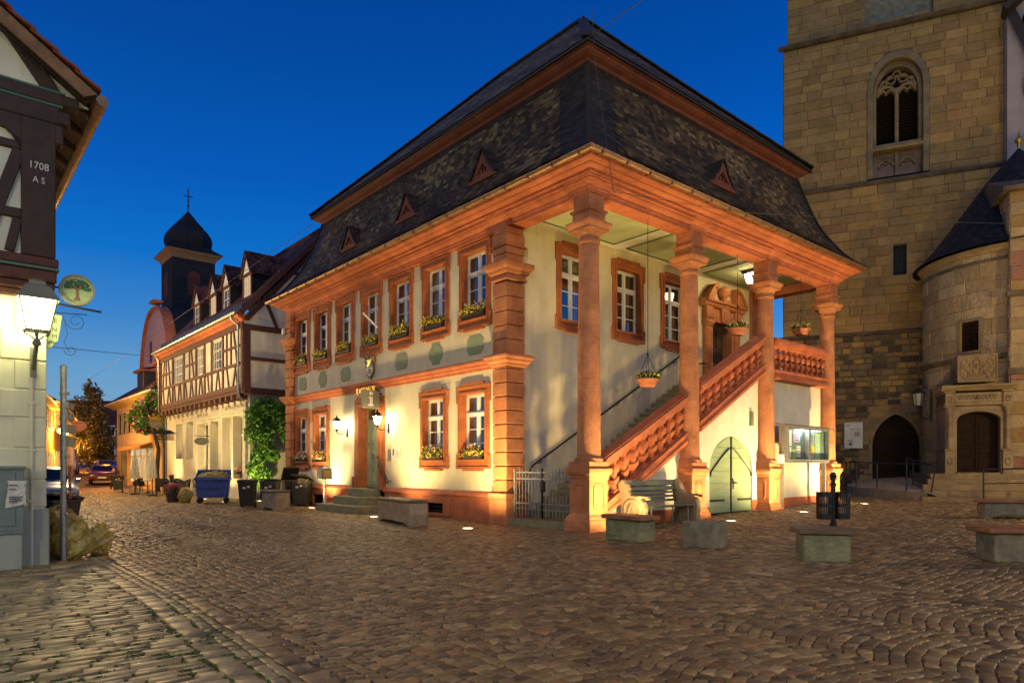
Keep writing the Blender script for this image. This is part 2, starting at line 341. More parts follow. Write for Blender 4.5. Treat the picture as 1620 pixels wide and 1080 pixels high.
# ---------------------------------------------------------------- leaf clouds
def leaves(name,mats,clusters,n,size,parent=None,up=0,weights=None,loc=(0,0,0),fr=None,drop=0,**kw):
    """clusters: [(cx,cy,cz,rx,ry,rz)] in frame coords; small folded leaf faces scattered through them"""
    off=np.array(OFF[parent.name] if parent is not None else loc,float)
    cl=np.array(clusters,float); vol=(cl[:,3]*cl[:,4]*cl[:,5])**(2/3.); idx=rng.choice(len(cl),n,p=vol/vol.sum())
    d=rng.normal(size=(n,3)); d/=np.linalg.norm(d,axis=1)[:,None]; rad=rng.random(n)**.45
    c=cl[idx,:3]+d*rad[:,None]*cl[idx,3:6]
    nrm=rng.normal(size=(n,3)); nrm[:,2]+=up; nrm+=d*.7; nrm/=np.linalg.norm(nrm,axis=1)[:,None]
    t=rng.normal(size=(n,3)); t[:,2]-=drop; t-=nrm*(t*nrm).sum(1)[:,None]; t/=np.linalg.norm(t,axis=1)[:,None]; bb=np.cross(nrm,t)
    s=(size*(.6+.8*rng.random(n)))[:,None]
    v=np.stack([c-t*s, c+bb*s*.55+nrm*s*.15, c+t*s, c-bb*s*.55+nrm*s*.15],1)-off
    me=bpy.data.meshes.new(name); me.vertices.add(4*n); me.vertices.foreach_set('co',v.reshape(-1)); me.loops.add(4*n); me.loops.foreach_set('vertex_index',np.arange(4*n)); me.polygons.add(n)
    me.polygons.foreach_set('loop_start',np.arange(n)*4); me.polygons.foreach_set('loop_total',np.full(n,4))
    if not isinstance(mats,(list,tuple)): mats=[mats]
    for m in mats: me.materials.append(m)
    if len(mats)>1: me.polygons.foreach_set('material_index',rng.choice(len(mats),n,p=weights).astype(np.int32))
    me.update(calc_edges=True); me.validate()
    at=me.attributes.new('rnd','FLOAT','FACE'); at.data.foreach_set('value',rng.random(n).astype(np.float32))
    o=bpy.data.objects.new(name,me); COL.objects.link(o)
    if parent is not None: o.parent=parent; OFF[o.name]=Vector(off)
    else:
        f=fr or FW; X,Y=f.w(off[0],off[1]); o.location=(X,Y,off[2]); o.rotation_euler=(0,0,f.a)
    _finish(o,**kw); return o
# ---------------------------------------------------------------- masonry
def masonry(T,s0,s1,z0,z1,holes,h=(.26,.42),w=(.35,.95),cols=None,depth=.03,gap=.012,seed=1,curve=0,rough=.012,mortar=(.20,.15,.09),zs=None):
    """irregular coursed stone. T(s,d,z). returns mb, colours per face"""
    rd=random.Random(seed); mb=MB(T); cc=[]
    if zs is None:
        keys=sorted({z0,z1}|{v for hh in holes for v in hh[2:4] if z0<v<z1}); zs=[z0]
        for k in keys[1:]:
            span=k-zs[-1]
            n=max(1,round(span/((h[0]+h[1])/2))); 
            cuts=[rd.uniform(*h) for _ in range(n)]; t=sum(cuts); base=zs[-1]
            acc=0
            for q in cuts: acc+=q; zs.append(base+span*acc/t)
    for j in range(len(zs)-1):
        za,zb=zs[j],zs[j+1]; zc=(za+zb)/2
        ivs=[(s0,s1)]
        for hh in holes:
            if hh[2]<zc<hh[3]:
                lo,hi=(hh[0],hh[1]) if len(hh)<5 else hh[4](zc)
                nv=[]
                for p,q in ivs:
                    if hi<=p or lo>=q: nv.append((p,q)); continue
                    if lo>p: nv.append((p,lo))
                    if hi<q: nv.append((hi,q))
                ivs=nv
        for p,q in ivs:
            x=p
            while x<q-1e-4:
                ww=rd.uniform(*w)
                if q-(x+ww)<w[0]*.6: ww=q-x
                xe=min(x+ww,q)
                n=max(1,int((xe-x)/curve)) if curve else 1
                c=rd.choice(cols); f=rd.uniform(.84,1.12); col=tuple(k*f for k in c)
                dd=depth+rd.uniform(-rough,rough); g=gap/2; bv=.018
                for i in range(n):
                    a=x+(xe-x)*i/n; b=x+(xe-x)*(i+1)/n
                    mb.quad((a,0,za),(b,0,za),(b,0,zb),(a,0,zb)); cc.append(mortar)
                x0,x1,y0,y1=x+g,xe-g,za+g,zb-g
                if x1-x0<.05: x=xe; continue
                j4=[rd.uniform(0,.012) for _ in range(4)]
                for i in range(n):
                    a=x0+(x1-x0)*i/n; b=x0+(x1-x0)*(i+1)/n
                    ia=a+(bv if i==0 else 0); ib=b-(bv if i==n-1 else 0)
                    P=[(a,0,y0),(b,0,y0),(b,0,y1),(a,0,y1),(ia,dd,y0+bv+j4[0]),(ib,dd,y0+bv+j4[1]),(ib,dd,y1-bv-j4[2]),(ia,dd,y1-bv-j4[3])]
                    F=[(4,5,6,7),(0,1,5,4),(2,3,7,6)]
                    if i==0:F.append((3,0,4,7))
                    if i==n-1:F.append((1,2,6,5))
                    mb.add(P,F); cc+= [col]*len(F)
                x=xe
    return mb,cc
def arch(cx,w,zs,za,n=12,pointed=0):
    """outline points (s,z) of an arch top from right to left; pointed>0 gives a gothic point"""
    out=[]
    r=w/2
    for i in range(n+1):
        t=PI*i/n; x=math.cos(t); z=math.sin(t)
        if pointed:
            u=abs(x); z=math.sqrt(max(0,1-((u+pointed)/(1+pointed))**2))/math.sqrt(1-(pointed/(1+pointed))**2)
        out.append((cx+r*x,zs+(za-zs)*z))
    return out
def archhole(cx,w,z0,zs,za,pointed=0):
    def f(z):
        if z<=zs: return (cx-w/2,cx+w/2)
        k=min(1,(z-zs)/(za-zs))
        if pointed: u=math.sqrt(max(0,1-(k*math.sqrt(1-(pointed/(1+pointed))**2))**2))*(1+pointed)-pointed
        else: u=math.sqrt(max(0,1-k*k))
        return (cx-w/2*u,cx+w/2*u)
    return (cx-w/2,cx+w/2,z0,za,f)
# ================================================================ camera, world
cam=bpy.data.cameras.new('camera'); co=bpy.data.objects.new('camera',cam); COL.objects.link(co); SC.camera=co
co.location=(0,0,1.45); co.rotation_euler=(R(90),0,0); cam.sensor_width=36; cam.lens=24.0; cam.shift_y=(740-540)/1620; cam.clip_end=3000; cam.clip_start=.05
SC.view_settings.view_transform='Standard'; SC.view_settings.look='None'; SC.view_settings.gamma=1; SC.view_settings.exposure=.18
SC.cycles.use_denoising=True; SC.cycles.denoiser='OPENIMAGEDENOISE'; SC.cycles.denoising_prefilter='ACCURATE'; SC.cycles.denoising_input_passes='RGB_ALBEDO_NORMAL'; SC.cycles.adaptive_threshold=.004; SC.cycles.max_bounces=6; SC.cycles.diffuse_bounces=3; SC.cycles.glossy_bounces=3; SC.cycles.transparent_max_bounces=12; SC.cycles.caustics_reflective=False; SC.cycles.caustics_refractive=False; SC.cycles.sample_clamp_indirect=4
W=bpy.data.worlds.new('World'); SC.world=W; W.use_nodes=True; wn=W.node_tree; bg=wn.nodes['Background']
tc=wn.nodes.new('ShaderNodeTexCoord'); sp=wn.nodes.new('ShaderNodeSeparateXYZ'); wn.links.new(tc.outputs['Generated'],sp.inputs[0])
# dusk sky: colour by elevation, paler towards the horizon and dimmer towards the left
rp=ramp(wn,[(0.0,(.26,.42,.56)),(.12,(.135,.355,.63)),(.19,(.045,.24,.62)),(.27,(.002,.165,.60)),(.37,(0,.105,.49)),(.49,(0,.068,.36)),(.62,(0,.045,.26)),(1,(0,.03,.17))])
wn.links.new(sp.outputs[2],rp.inputs[0])
dt=wn.nodes.new('ShaderNodeVectorMath'); dt.operation='DOT_PRODUCT'; dt.inputs[1].default_value=(-.75,.66,0); wn.links.new(tc.outputs['Generated'],dt.inputs[0])
mr=wn.nodes.new('ShaderNodeMapRange'); mr.inputs[1].default_value=-.2; mr.inputs[2].default_value=1; mr.inputs[3].default_value=1.1; mr.inputs[4].default_value=.82; wn.links.new(dt.outputs['Value'],mr.inputs[0])
sk=wn.nodes.new('ShaderNodeTexSky'); sk.sky_type='NISHITA'; sk.sun_disc=False; sk.sun_elevation=R(-4); sk.sun_rotation=R(-50); sk.altitude=200
mm=wn.nodes.new('ShaderNodeVectorMath'); mm.operation='SCALE'; wn.links.new(rp.outputs[0],mm.inputs[0]); wn.links.new(mr.outputs[0],mm.inputs['Scale'])
ad=wn.nodes.new('ShaderNodeMix'); ad.data_type='RGBA'; ad.blend_type='ADD'; ad.inputs[0].default_value=.04; wn.links.new(mm.outputs[0],ad.inputs[6]); wn.links.new(sk.outputs[0],ad.inputs[7])
wn.links.new(ad.outputs[2],bg.inputs[0]); bg.inputs[1].default_value=1.0
# ================================================================ ground
def ground():
    xs=sorted(set([-700,-400,-250,-150,-100]+list(range(-80,60,2))+[60,80,120,200,400,700])); ys=sorted(set([-60,-30,-15]+list(range(-8,120,2))+[125,135,150,180,250,400,800,1500]))
    v=[(x,y,gz(x,y)-.020) for y in ys for x in xs]; n=len(xs)
    f=[(j*n+i,j*n+i+1,(j+1)*n+i+1,(j+1)*n+i) for j in range(len(ys)-1) for i in range(n-1)]
    mb=MB(); mb.v=v; mb.f=f; mb.m=[0]*len(f); mb.uv=[None]*len(f)
    m,nt,b=newmat('worn_paving_ground'); vv=coord(nt,'Object',(1,1,0))
    vo=nt.nodes.new('ShaderNodeTexVoronoi'); vo.inputs['Scale'].default_value=8; vo.inputs['Randomness'].default_value=.6; nt.links.new(vv,vo.inputs['Vector'])
    vd=nt.nodes.new('ShaderNodeTexVoronoi'); vd.feature='DISTANCE_TO_EDGE'; vd.inputs['Scale'].default_value=8; vd.inputs['Randomness'].default_value=.6; nt.links.new(vv,vd.inputs['Vector'])
    s=nt.nodes.new('ShaderNodeSeparateColor'); nt.links.new(vo.outputs['Color'],s.inputs[0]); r=ramp(nt,[(0,(.10,.07,.05)),(1,(.24,.17,.12))]); nt.links.new(s.outputs[0],r.inputs[0])
    r2=ramp(nt,[(.02,(.5,.47,.42)),(.12,(.8,.78,.72))]); nt.links.new(vd.outputs[0],r2.inputs[0]); nt.links.new(mixc(nt,1,r.outputs[0],r2.outputs[0],'MULTIPLY'),b.inputs['Base Color'])
    b.inputs['Roughness'].default_value=.5; r3=ramp(nt,[(.0,(0,0,0)),(.15,(1,1,1))]); nt.links.new(vd.outputs[0],r3.inputs[0]); bump(nt,b,r3.outputs[0],.8,.02)
    mesh('ground',mb,m,loc=(0,0,0),kind='structure',smooth=True,recalc=False)
    # earth in the joints under the setts: same sheet, no second one
ground()
def setts(name,C,hw,hh,ang,cols,jit=.012,hj=.004,near=True,label=None):
    """real stones: C (n,2) in frame A, half sizes, angle in frame A"""
    n=len(C); ca,sa=np.cos(ang),np.sin(ang)
    def ringp(k,z,extra):
        sg=np.array([(-1,-1),(1,-1),(1,1),(-1,1)],float); out=np.zeros((n,4,3))
        for q in range(4):
            x=(hw-k)*sg[q,0]+J[:,q,0]; y=(hh-k)*sg[q,1]+J[:,q,1]
            A=C[:,0]+x*ca-y*sa; B=C[:,1]+x*sa+y*ca
            out[:,q,0]=FA.x+A*FA.c-B*FA.s; out[:,q,1]=FA.y+A*FA.s+B*FA.c; out[:,q,2]=z+extra[:,q]
        return out
    J=rng.normal(0,jit,(n,4,2)); wx=FA.x+C[:,0]*FA.c-C[:,1]*FA.s; wy=FA.y+C[:,0]*FA.s+C[:,1]*FA.c
    g=np.array([gz(x,y) for x,y in zip(wx,wy)]); hz=rng.normal(0,hj,n)
    tilt=rng.normal(0,.0035,(n,4)); Z=np.zeros((n,4))
    bot=ringp(0,0,Z); mid=ringp(.002,0,tilt); top=ringp(.010,0,tilt)
    und=.035*0
    bot[:,:,2]+=(g-.05)[:,None]; mid[:,:,2]+=(g-.007+hz)[:,None]; top[:,:,2]+=(g+hz)[:,None]
    v=np.concatenate([bot,mid,top],1).reshape(-1,3)
    fl=[]
    for lo in (0,4):
        for q in range(4): q2=(q+1)%4; fl.append((lo+q,lo+q2,lo+4+q2,lo+4+q))
    fl.append((8,9,10,11)); fl=np.array(fl); nf=len(fl)
    F=(fl[None]+(np.arange(n)*12)[:,None,None]).reshape(-1)
    me=bpy.data.meshes.new(name); me.vertices.add(12*n); me.vertices.foreach_set('co',v.reshape(-1)); me.loops.add(len(F)); me.loops.foreach_set('vertex_index',F.astype(np.int32)); me.polygons.add(n*nf)
    me.polygons.foreach_set('loop_start',np.arange(n*nf)*4); me.polygons.foreach_set('loop_total',np.full(n*nf,4)); me.materials.append(M_sett); me.update(calc_edges=True)
    o=bpy.data.objects.new(name,me); COL.objects.link(o); o['kind']='structure'
    pal=np.array(cols); c=(pal*np.array([1.14,1.0,.84]))[rng.integers(0,len(pal),n)]*(rng.uniform(.55,1.3,n)[:,None]); facecol(o,np.repeat(c,nf,0))
    return o
def keep(C,far=58,marg=1.25):
    wx=FA.x+C[:,0]*FA.c-C[:,1]*FA.s; wy=FA.y+C[:,0]*FA.s+C[:,1]*FA.c
    return (wy>3.2)&(np.abs(wx)<.75*marg*wy+1.5)&(wy<far)
def blocked(C):
    a,b=C[:,0],C[:,1]
    bl=((a>.2)&(b>.5)&(b<16.9)&(a<12.4)) | ((a>.1)&(b>21.2)) | ((a<-9.8)&(b>2.15)) 
    X=FA.x+a*FA.c-b*FA.s; Y=FA.y+a*FA.s+b*FA.c
    s=(X-15.2)*.9155-(Y-31)*.4019; d=-( (X-15.2)*.4019+(Y-31)*.9155)
    bl|=(d<.1)&(s>-2.6)
    return bl
P_brown=[(.20,.15,.072),(.235,.17,.08),(.17,.135,.065),(.27,.205,.10),(.21,.14,.068),(.20,.165,.09),(.14,.11,.06),(.30,.235,.13)]
P_left=[(.30,.27,.16),(.26,.24,.14),(.34,.30,.17),(.22,.21,.13),(.28,.24,.13)]
def arcs():
    Wd=1.5; p=.118; out=[]; an=[]; hw=[]
    for j in range(-1,5):
        x0=-9.0+j*Wd+.25
        for k in range(int(-15/p),int(37/p)):
            M=12; ph=rng.random()*.0
            ws=rng.uniform(.85,1.15,M); ws=ws/ws.sum()*Wd; xx=x0+np.cumsum(ws)-ws/2
            u=(xx-(x0+Wd/2))/(Wd/2)
            sgn=1
            yy=k*p+sgn*(-.19)*u*u; sl=np.arctan(sgn*(-.38)*u/(Wd/2))
            out.append(np.stack([xx,yy],1)); an.append(sl); hw.append(ws/2/np.maximum(np.cos(sl),.6)*0+ws/2)
    C=np.concatenate(out); A=np.concatenate(an); Hw=np.concatenate(hw)
    c=(C[:,0]<-2.72)&(C[:,0]>-8.84-.06*np.clip(-C[:,1]-2,0,4))&keep(C)&~blocked(C)
    C=C[c];A=A[c];Hw=Hw[c]; return C,Hw,A
C,Hw,A=arcs()
n=len(C); setts('cobbled_square',C,Hw/np.maximum(np.cos(A),.7)*.93-.004,np.full(n,.118/2*.91)*np.cos(A)-.002+0*Hw,A,P_brown,.007,.0035)
def rows(a0,a1,b0,b1,rowh,w0,w1,along='a',off=0):
    out=[];hw=[]; hh=[]
    y=b0 if along=='a' else a0; end=b1 if along=='a' else a1
    while y<end:
        h=rowh*rng.uniform(.88,1.12); x=(a0 if along=='a' else b0)-rng.random()*.3; xe=a1 if along=='a' else b1
        while x<xe:
            w=rng.uniform(w0,w1); out.append((x+w/2,y+h/2) if along=='a' else (y+h/2,x+w/2)); hw.append(w/2-.006 if along=='a' else h/2-.006); hh.append(h/2-.006 if along=='a' else w/2-.006); x+=w
        y+=h
    return np.array(out),np.array(hw),np.array(hh)
C,hw,hh=rows(-2.45,21,-15,40,.125,.13,.24)
c=keep(C,45)&~blocked(C)&((C[:,0]<.3)|(C[:,1]<8)|(C[:,0]>12)|((C[:,1]>16.8)&(C[:,0]<.3)|(C[:,1]>17)&(C[:,1]<21.2)))
C=C[c]; C[:,1]+=.05*np.sin(C[:,0]*1.3)+.03*np.sin(C[:,0]*3.1+C[:,1]); setts('paved_forecourt',C,hw[c],hh[c],np.full(len(C),0.)+rng.normal(0,.02,len(C)),P_brown,.007,.0035)
C,hw,hh=rows(-2.72,-2.45,-15,40,.135,.24,.42,'b'); c=keep(C,45); setts('paving_edge_stones',C[c],hw[c],hh[c],np.zeros(c.sum()),P_brown,.004,.003)
# left pavement, long setts; gutter band of bigger stones either side of two narrow rows
def bend(C):
    C=C.copy(); t=np.clip(-C[:,1]-2,0,6); C[:,0]-=.055*t; return C
C,hw,hh=rows(-16,-9.42,-13,2.1,.115,.16,.36)
c=keep(C)&(C[:,0]-(-9.42-.055*np.clip(-C[:,1]-2,0,6))<-.02); C=C[c]; C[:,1]+=.03*np.sin(C[:,0]*2.1)+.04*np.sin(C[:,0]*.7); setts('setts_pavement',C,hw[c],hh[c],rng.normal(0,.03,len(C)),P_left,.011,.004)
for a0,a1,rh,w0,w1,pal in ((-9.42,-9.22,.2,.2,.36,P_left),(-9.22,-9.02,.1,.12,.2,P_left),(-9.02,-8.84,.18,.2,.36,P_brown)):
    C,hw,hh=rows(a0+.001,a1-.02,-13,36,rh,w0,w1,'b'); c=keep(C,50); C=bend(C[c]); setts('gutter_stones',C,hw[c],hh[c],np.full(len(C),0.),pal,.005,.003)
C,hw,hh=rows(-9.95,-9.43,2.1,36,.12,.14,.26); c=keep(C,50); setts('kerb_paving',C[c],hw[c],hh[c],np.full(len(C),0.),P_brown,.005,.003)
# moss and weeds growing in the joints of the left pavement
cl=[]
for X,Y,sp,n_ in ((-2.9,6.1,.5,46),(-2.5,5.4,.35,50),(-3.6,5.6,.5,40),(-3.2,4.9,.4,30),(-3.3,7.2,.5,24),(5.4,10.66,.14,8),(1.9,12.2,.3,3)):
    a0_,b0_=FA.loc(X,Y)
    for k in range(n_):
        a=a0_+rng.normal(0,sp); b=round((b0_+rng.normal(0,sp))/.115)*.115; x,y=FA.w(a,b); cl.append((a,b,gz(x,y)-.002,rng.uniform(.02,.09),.011,.008))
for k in range(60):   # along the gutter stones
    b=-2.5-rng.random()*3.6; a=-9.44-.055*min(max(-b-2,0),6)+rng.choice([0,.21])+rng.normal(0,.008); cl.append((a,b,-.002,.012,rng.uniform(.03,.10),.010))
leaves('moss_in_joints',M_grass,cl,9000,.010,up=1,loc=(-9,-3,0),fr=FA,kind='stuff')
cl=[]
for k in range(70):
    X=rng.uniform(-4,9); Y=rng.uniform(4.5,16); cl.append((X,Y,gz(X,Y)+.012,.02,.02,.004))
leaves('fallen_leaves',leafmat('dry_leaf',(.16,.09,.03),(.34,.22,.08)),cl,110,.018,up=2.5,loc=(0,8,0),kind='stuff')
# ================================================================ lights helper
def spot(loc,target,power,color,angle=120,blend=.6,size=.06,parent=None):
    l=bpy.data.lights.new('spot_lamp','SPOT'); l.energy=power; l.color=color; l.spot_size=R(angle); l.spot_blend=blend; l.shadow_soft_size=size
    o=bpy.data.objects.new('spot_lamp',l); COL.objects.link(o); o.location=loc; d=Vector(target)-Vector(loc); o.rotation_euler=d.to_track_quat('-Z','Y').to_euler(); return o
def point(loc,power,color,size=.05):
    l=bpy.data.lights.new('bulb_or_fill_point','POINT'); l.energy=power; l.color=color; l.shadow_soft_size=size
    o=bpy.data.objects.new('bulb_or_fill_point',l); COL.objects.link(o); o.location=loc; return o
UPK=10.0; WARM=(1.0,.71,.31); WARMW=(1.0,.82,.48); SOD=(1.0,.36,.03); CANARY=(1.0,.93,.42)
E_warm=emit('lit_uplight_glass',(1,.72,.38),14); E_lamp=emit('lit_lantern_glass',(1,.80,.45),120); E_ceil=emit('lit_ceiling_lamp_glass',(1,.82,.48),36); E_green=emit('lit_gas_lantern_glass',(1,.92,.42),42); E_sod=emit('sodium_lamp_glass',(1,.55,.1),30); E_tube=emit('neon_tube',(.85,1,1),14)
def ground_light(a,b,label,power=75,ta=None,tb=None,tz=5.0,ang=112,c=WARM):
    z=gA(a,b); t=thing('ground_light',label,'ground light',(a,b,z),FA,'floor lights set into the paving')
    mb=MB(); mb.lathe([(.155,z-.03),(.155,z+.012),(.145,z+.016),(.125,z+.016),(.125,z+.006)],a,b,24,cap=False); mesh('rim',mb,M_steel,t)
    mb=MB(); mb.lathe([(.126,z-.01),(.126,z+.008),(.06,z+.012),(.002,z+.013)],a,b,24,cap=False); mesh('lens',mb,E_warm,t,smooth=True)
    X,Y=FA.w(a,b); TX,TY=FA.w(ta if ta is not None else a+.9,tb if tb is not None else b)
    spot((X,Y,z+.06),(TX,TY,tz),power*UPK,c,ang,1.0,.09)
# ================================================================ TOWN HALL
th=thing('town_hall','cream and red sandstone town hall with columned porch, outside stair and mansard roof','town hall',(0,0,0),FA)
AW=.3; BW=3.1; A1=12.4; B1=16.95
Tl=lambda s,d,z:(AW-d,s,z)
Tf=lambda s,d,z:(s,BW-d,z)
UPC=[4.57,6.49,8.43,10.35,12.26,14.16,15.98]; LOC_=[4.63,6.58,14.25,16.0]
FRC=[2.70,5.03,7.36]
def surround(mb,c,z0,z1,ow,deep=.34,iw=None,ib=.30,it=.27,ears=True):
    """profiled stone surround with lugs; returns the opening (s0,s1,z0,z1)"""
    s0,s1=c-ow/2,c+ow/2; iw=iw or ow-.38; a,b=c-iw/2,c+iw/2; za,zb=z0+ib,z1-it
    mb.ring([(s0+.03,z0+.03),(s1-.03,z0+.03),(s1-.03,z1-.03),(s0+.03,z1-.03)],[(a,za),(b,za),(b,zb),(a,zb)],-.02,.05)
    mb.ring([(a-.07,za-.07),(b+.07,za-.07),(b+.07,zb+.07),(a-.07,zb+.07)],[(a+.001,za+.001),(b-.001,za+.001),(b-.001,zb-.001),(a+.001,zb-.001)],-.01,.075)
    if ears:
        e=.035
        for (p,q,r,t) in ((s0-.01,s1+.01,z1-.10,z1-.03),(s0+.25,s1-.25,z1-.08,z1+.04),(s0-.01,s1+.01,z0+.03,z0+.10),(s0+.3,s1-.3,z0-.03,z0+.08),
                          (s0-.02,s0+.08,z1-.52,z1-.05),(s1-.08,s1+.02,z1-.52,z1-.05),(s0-.02,s0+.08,z0+.05,z0+.42),(s1-.08,s1+.02,z0+.05,z0+.42)):
            mb.box(p,q,-.01,.085 if q-p>.5 else .07,r,t)
    # reveal slabs
    mb.box(a-.1,a,-deep,-.011,za-.1,zb+.1); mb.box(b,b+.1,-deep,-.011,za-.1,zb+.1); mb.box(a,b,-deep,-.011,zb,zb+.1); mb.box(a,b,-deep,-.011,za-.1,za)
    mb.box(a-.03,b+.03,.052,.13,za-.05,za-.005)
    return a,b,za,zb
def sash(parent,T,a,b,za,zb,dz,cfrac=.30,bars=2,curt=None,curtw=.5):
    w=.055; mb=MB(T); zt=zb-(zb-za)*cfrac; c=(a+b)/2; D=dz
    mb.ring([(a,za),(b,za),(b,zb),(a,zb)],[(a+w,za+w),(b-w,za+w),(b-w,zb-w),(a+w,zb-w)],D-.03,D+.02)
    mb.box(a+w,b-w,D-.03,D+.04,zt-.045,zt+.045); mb.box(a+w,b-w,D+.04,D+.065,zt+.0,zt+.03)
    mb.box(c-.045,c+.045,D-.028,D+.028,za+w,zt-.045); mb.box(c-.04,c+.04,D-.028,D+.026,zt+.045,zb-w)
    for (p,q) in ((a+w,c-.045),(c+.045,b-w)):
        mb.ring([(p,za+w),(q,za+w),(q,zt-.045),(p,zt-.045)],[(p+.035,za+w+.035),(q-.035,za+w+.035),(q-.035,zt-.08),(p+.035,zt-.08)],D-.02,D+.012)
        mb.ring([(p,zt+.045),(q,zt+.045),(q,zb-w),(p,zb-w)],[(p+.03,zt+.075),(q-.03,zt+.075),(q-.03,zb-w-.03),(p+.03,zb-w-.03)],D-.02,D+.012)
        for k in range(1,bars+1):
            z=za+w+(zt-.045-za-w)*k/(bars+1); mb.box(p+.03,q-.03,D-.015,D+.008,z-.014,z+.014)
    f=mesh('sash',mb,M_sash,parent)
    g=MB(T); g.quad((a+.02,D-.006,za+.02),(b-.02,D-.006,za+.02),(b-.02,D-.006,zb-.02),(a+.02,D-.006,zb-.02)); mesh('pane',g,M_glass,parent)
    k=MB(T); cw=(b-a)*curtw/2
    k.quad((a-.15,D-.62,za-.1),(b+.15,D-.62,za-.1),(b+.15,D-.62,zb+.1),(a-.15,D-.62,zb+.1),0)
    for sgn,x in ((1,a),(-1,b)):
        n=9
        for i in range(n):
            x0=x+sgn*cw*i/n; x1=x+sgn*cw*(i+1)/n
            k.quad((x0,D-.11-.02*(i%2),za),(x1,D-.11-.02*((i+1)%2),za),(x1,D-.11-.02*((i+1)%2),zb),(x0,D-.11-.02*(i%2),zb),1)
    mesh('curtain',k,[M_blackdark,curt or M_curtain],parent,recalc=False)
def window(parent,T,c,z0,z1,ow=1.47,dz=-.17,curt=None,name='window',mat=None,cw=.5):
    mb=MB(T); a,b,za,zb=surround(mb,c,z0,z1,ow); w=mesh(name,mb,mat or M_red,parent,bev=.008)
    sash(w,T,a,b,za,zb,dz,curt=curt,curtw=cw); return (a,b,za,zb)
OFFS=[]
holesL=[]
for i,c in enumerate(UPC): holesL.append(window(th,Tl,c,5.27,7.70,curt=[M_curtain,M_curtainlt,M_curtain][i%3],cw=[.6,.75,.5][i%3]))
for i,c in enumerate(LOC_): holesL.append(window(th,Tl,c,1.40,3.78,curt=M_curtainlt if i>1 else M_curtain,cw=.8 if i>1 else .9))
holesF=[window(th,Tf,c,5.27,7.72,1.5,curt=M_curtain,cw=.55) for c in FRC]
DO=(9.80,11.14,.80,3.52)
holesL.append((DO[0],DO[1],.75,DO[3]))
PO=(9.45,10.65,4.15,6.5)
mb=MB(Tl); mb.wall(BW,B1,.72,7.75,holesL); mesh('side_wall',mb,M_cream,th,recalc=False)
mb=MB(Tf); mb.wall(AW,A1,.0,8.02,holesF+[PO]); mesh('porch_back_wall',mb,M_cream,th,recalc=False)
mb=MB(); mb.quad((A1,BW,0),(A1,B1,0),(A1,B1,8),(A1,BW,8)); mb.quad((AW,B1,0),(A1,B1,0),(A1,B1,8),(AW,B1,8)); mesh('rear_wall',mb,M_cream,th,recalc=False)
# plinth with vents
mb=MB(Tl); vents=[(5.78,7.0,.06,.5),(13.7,14.95,.02,.52)]
for (p,q) in ((BW,5.78),(7.0,9.35),(11.6,13.7),(14.95,B1)): mb.box(p,q,-.1,.09,-.3,.66)
for v in vents:
    mb.box(v[0],v[1],-.1,.09,v[3],.66); mb.box(v[0],v[1],-.1,.09,-.3,v[2])
    mb.ring([(v[0]-.14,v[2]-.0),(v[1]+.14,v[2]-.0),(v[1]+.14,v[3]+.1),(v[0]-.14,v[3]+.1)],[(v[0]+.2,v[2]+.08),(v[1]-.2,v[2]+.08),(v[1]-.2,v[3]-.08),(v[0]+.2,v[3]-.08)],.05,.12)
mb.extr([(0,.66),(.13,.66),(.13,.72),(.10,.76),(.06,.80),(0,.82)],BW,9.42); mb.extr([(0,.66),(.13,.66),(.13,.72),(.10,.76),(.06,.80),(0,.82)],11.52,B1)
pl=mesh('plinth',mb,M_corn,th,bev=.01)
mb=MB(Tl)
for v in vents:
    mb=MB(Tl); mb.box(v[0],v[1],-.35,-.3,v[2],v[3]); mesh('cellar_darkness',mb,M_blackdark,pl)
for v in vents:
    o=MB(Tl)
    for z in (.18,.30): o.box(v[0]+.2,v[1]-.2,.01,.03,z,z+.025)
    mesh('vent_bars',o,M_iron,pl)
# string course
mb=MB(Tl)
pr=[(0,4.10),(.05,4.10),(.06,4.16),(.11,4.20),(.12,4.25),(.17,4.30),(.18,4.35),(.13,4.38),(0,4.42)]
mb.extr(pr,3.4,B1-.1); mesh('string_course',mb,M_corn,th,bev=.004)
# white band frames above the string course are painted on: the green medallions are real raised plaster
for i,c in enumerate(UPC):
    if i==3: continue
    mb=MB(Tl); w=.36; h=.26; zc=4.84
    if i in (1,5): poly=[(c+w*1.0*math.cos(t),zc+.27*math.sin(t)) for t in [2*PI*k/24 for k in range(24)]]
    else: poly=[(c-w,zc-h*.55),(c-w*.66,zc-h),(c+w*.66,zc-h),(c+w,zc-h*.55),(c+w,zc+h*.55),(c+w*.66,zc+h),(c-w*.66,zc+h),(c-w,zc+h*.55)]
    mb.prism(poly,-.005,.016); 
    if i in (1,5): mb.box(c-.2,c+.2,-.005,.014,zc-.31,zc+.31)
    mesh('green_medallion',mb,M_greenp,th,bev=.004)
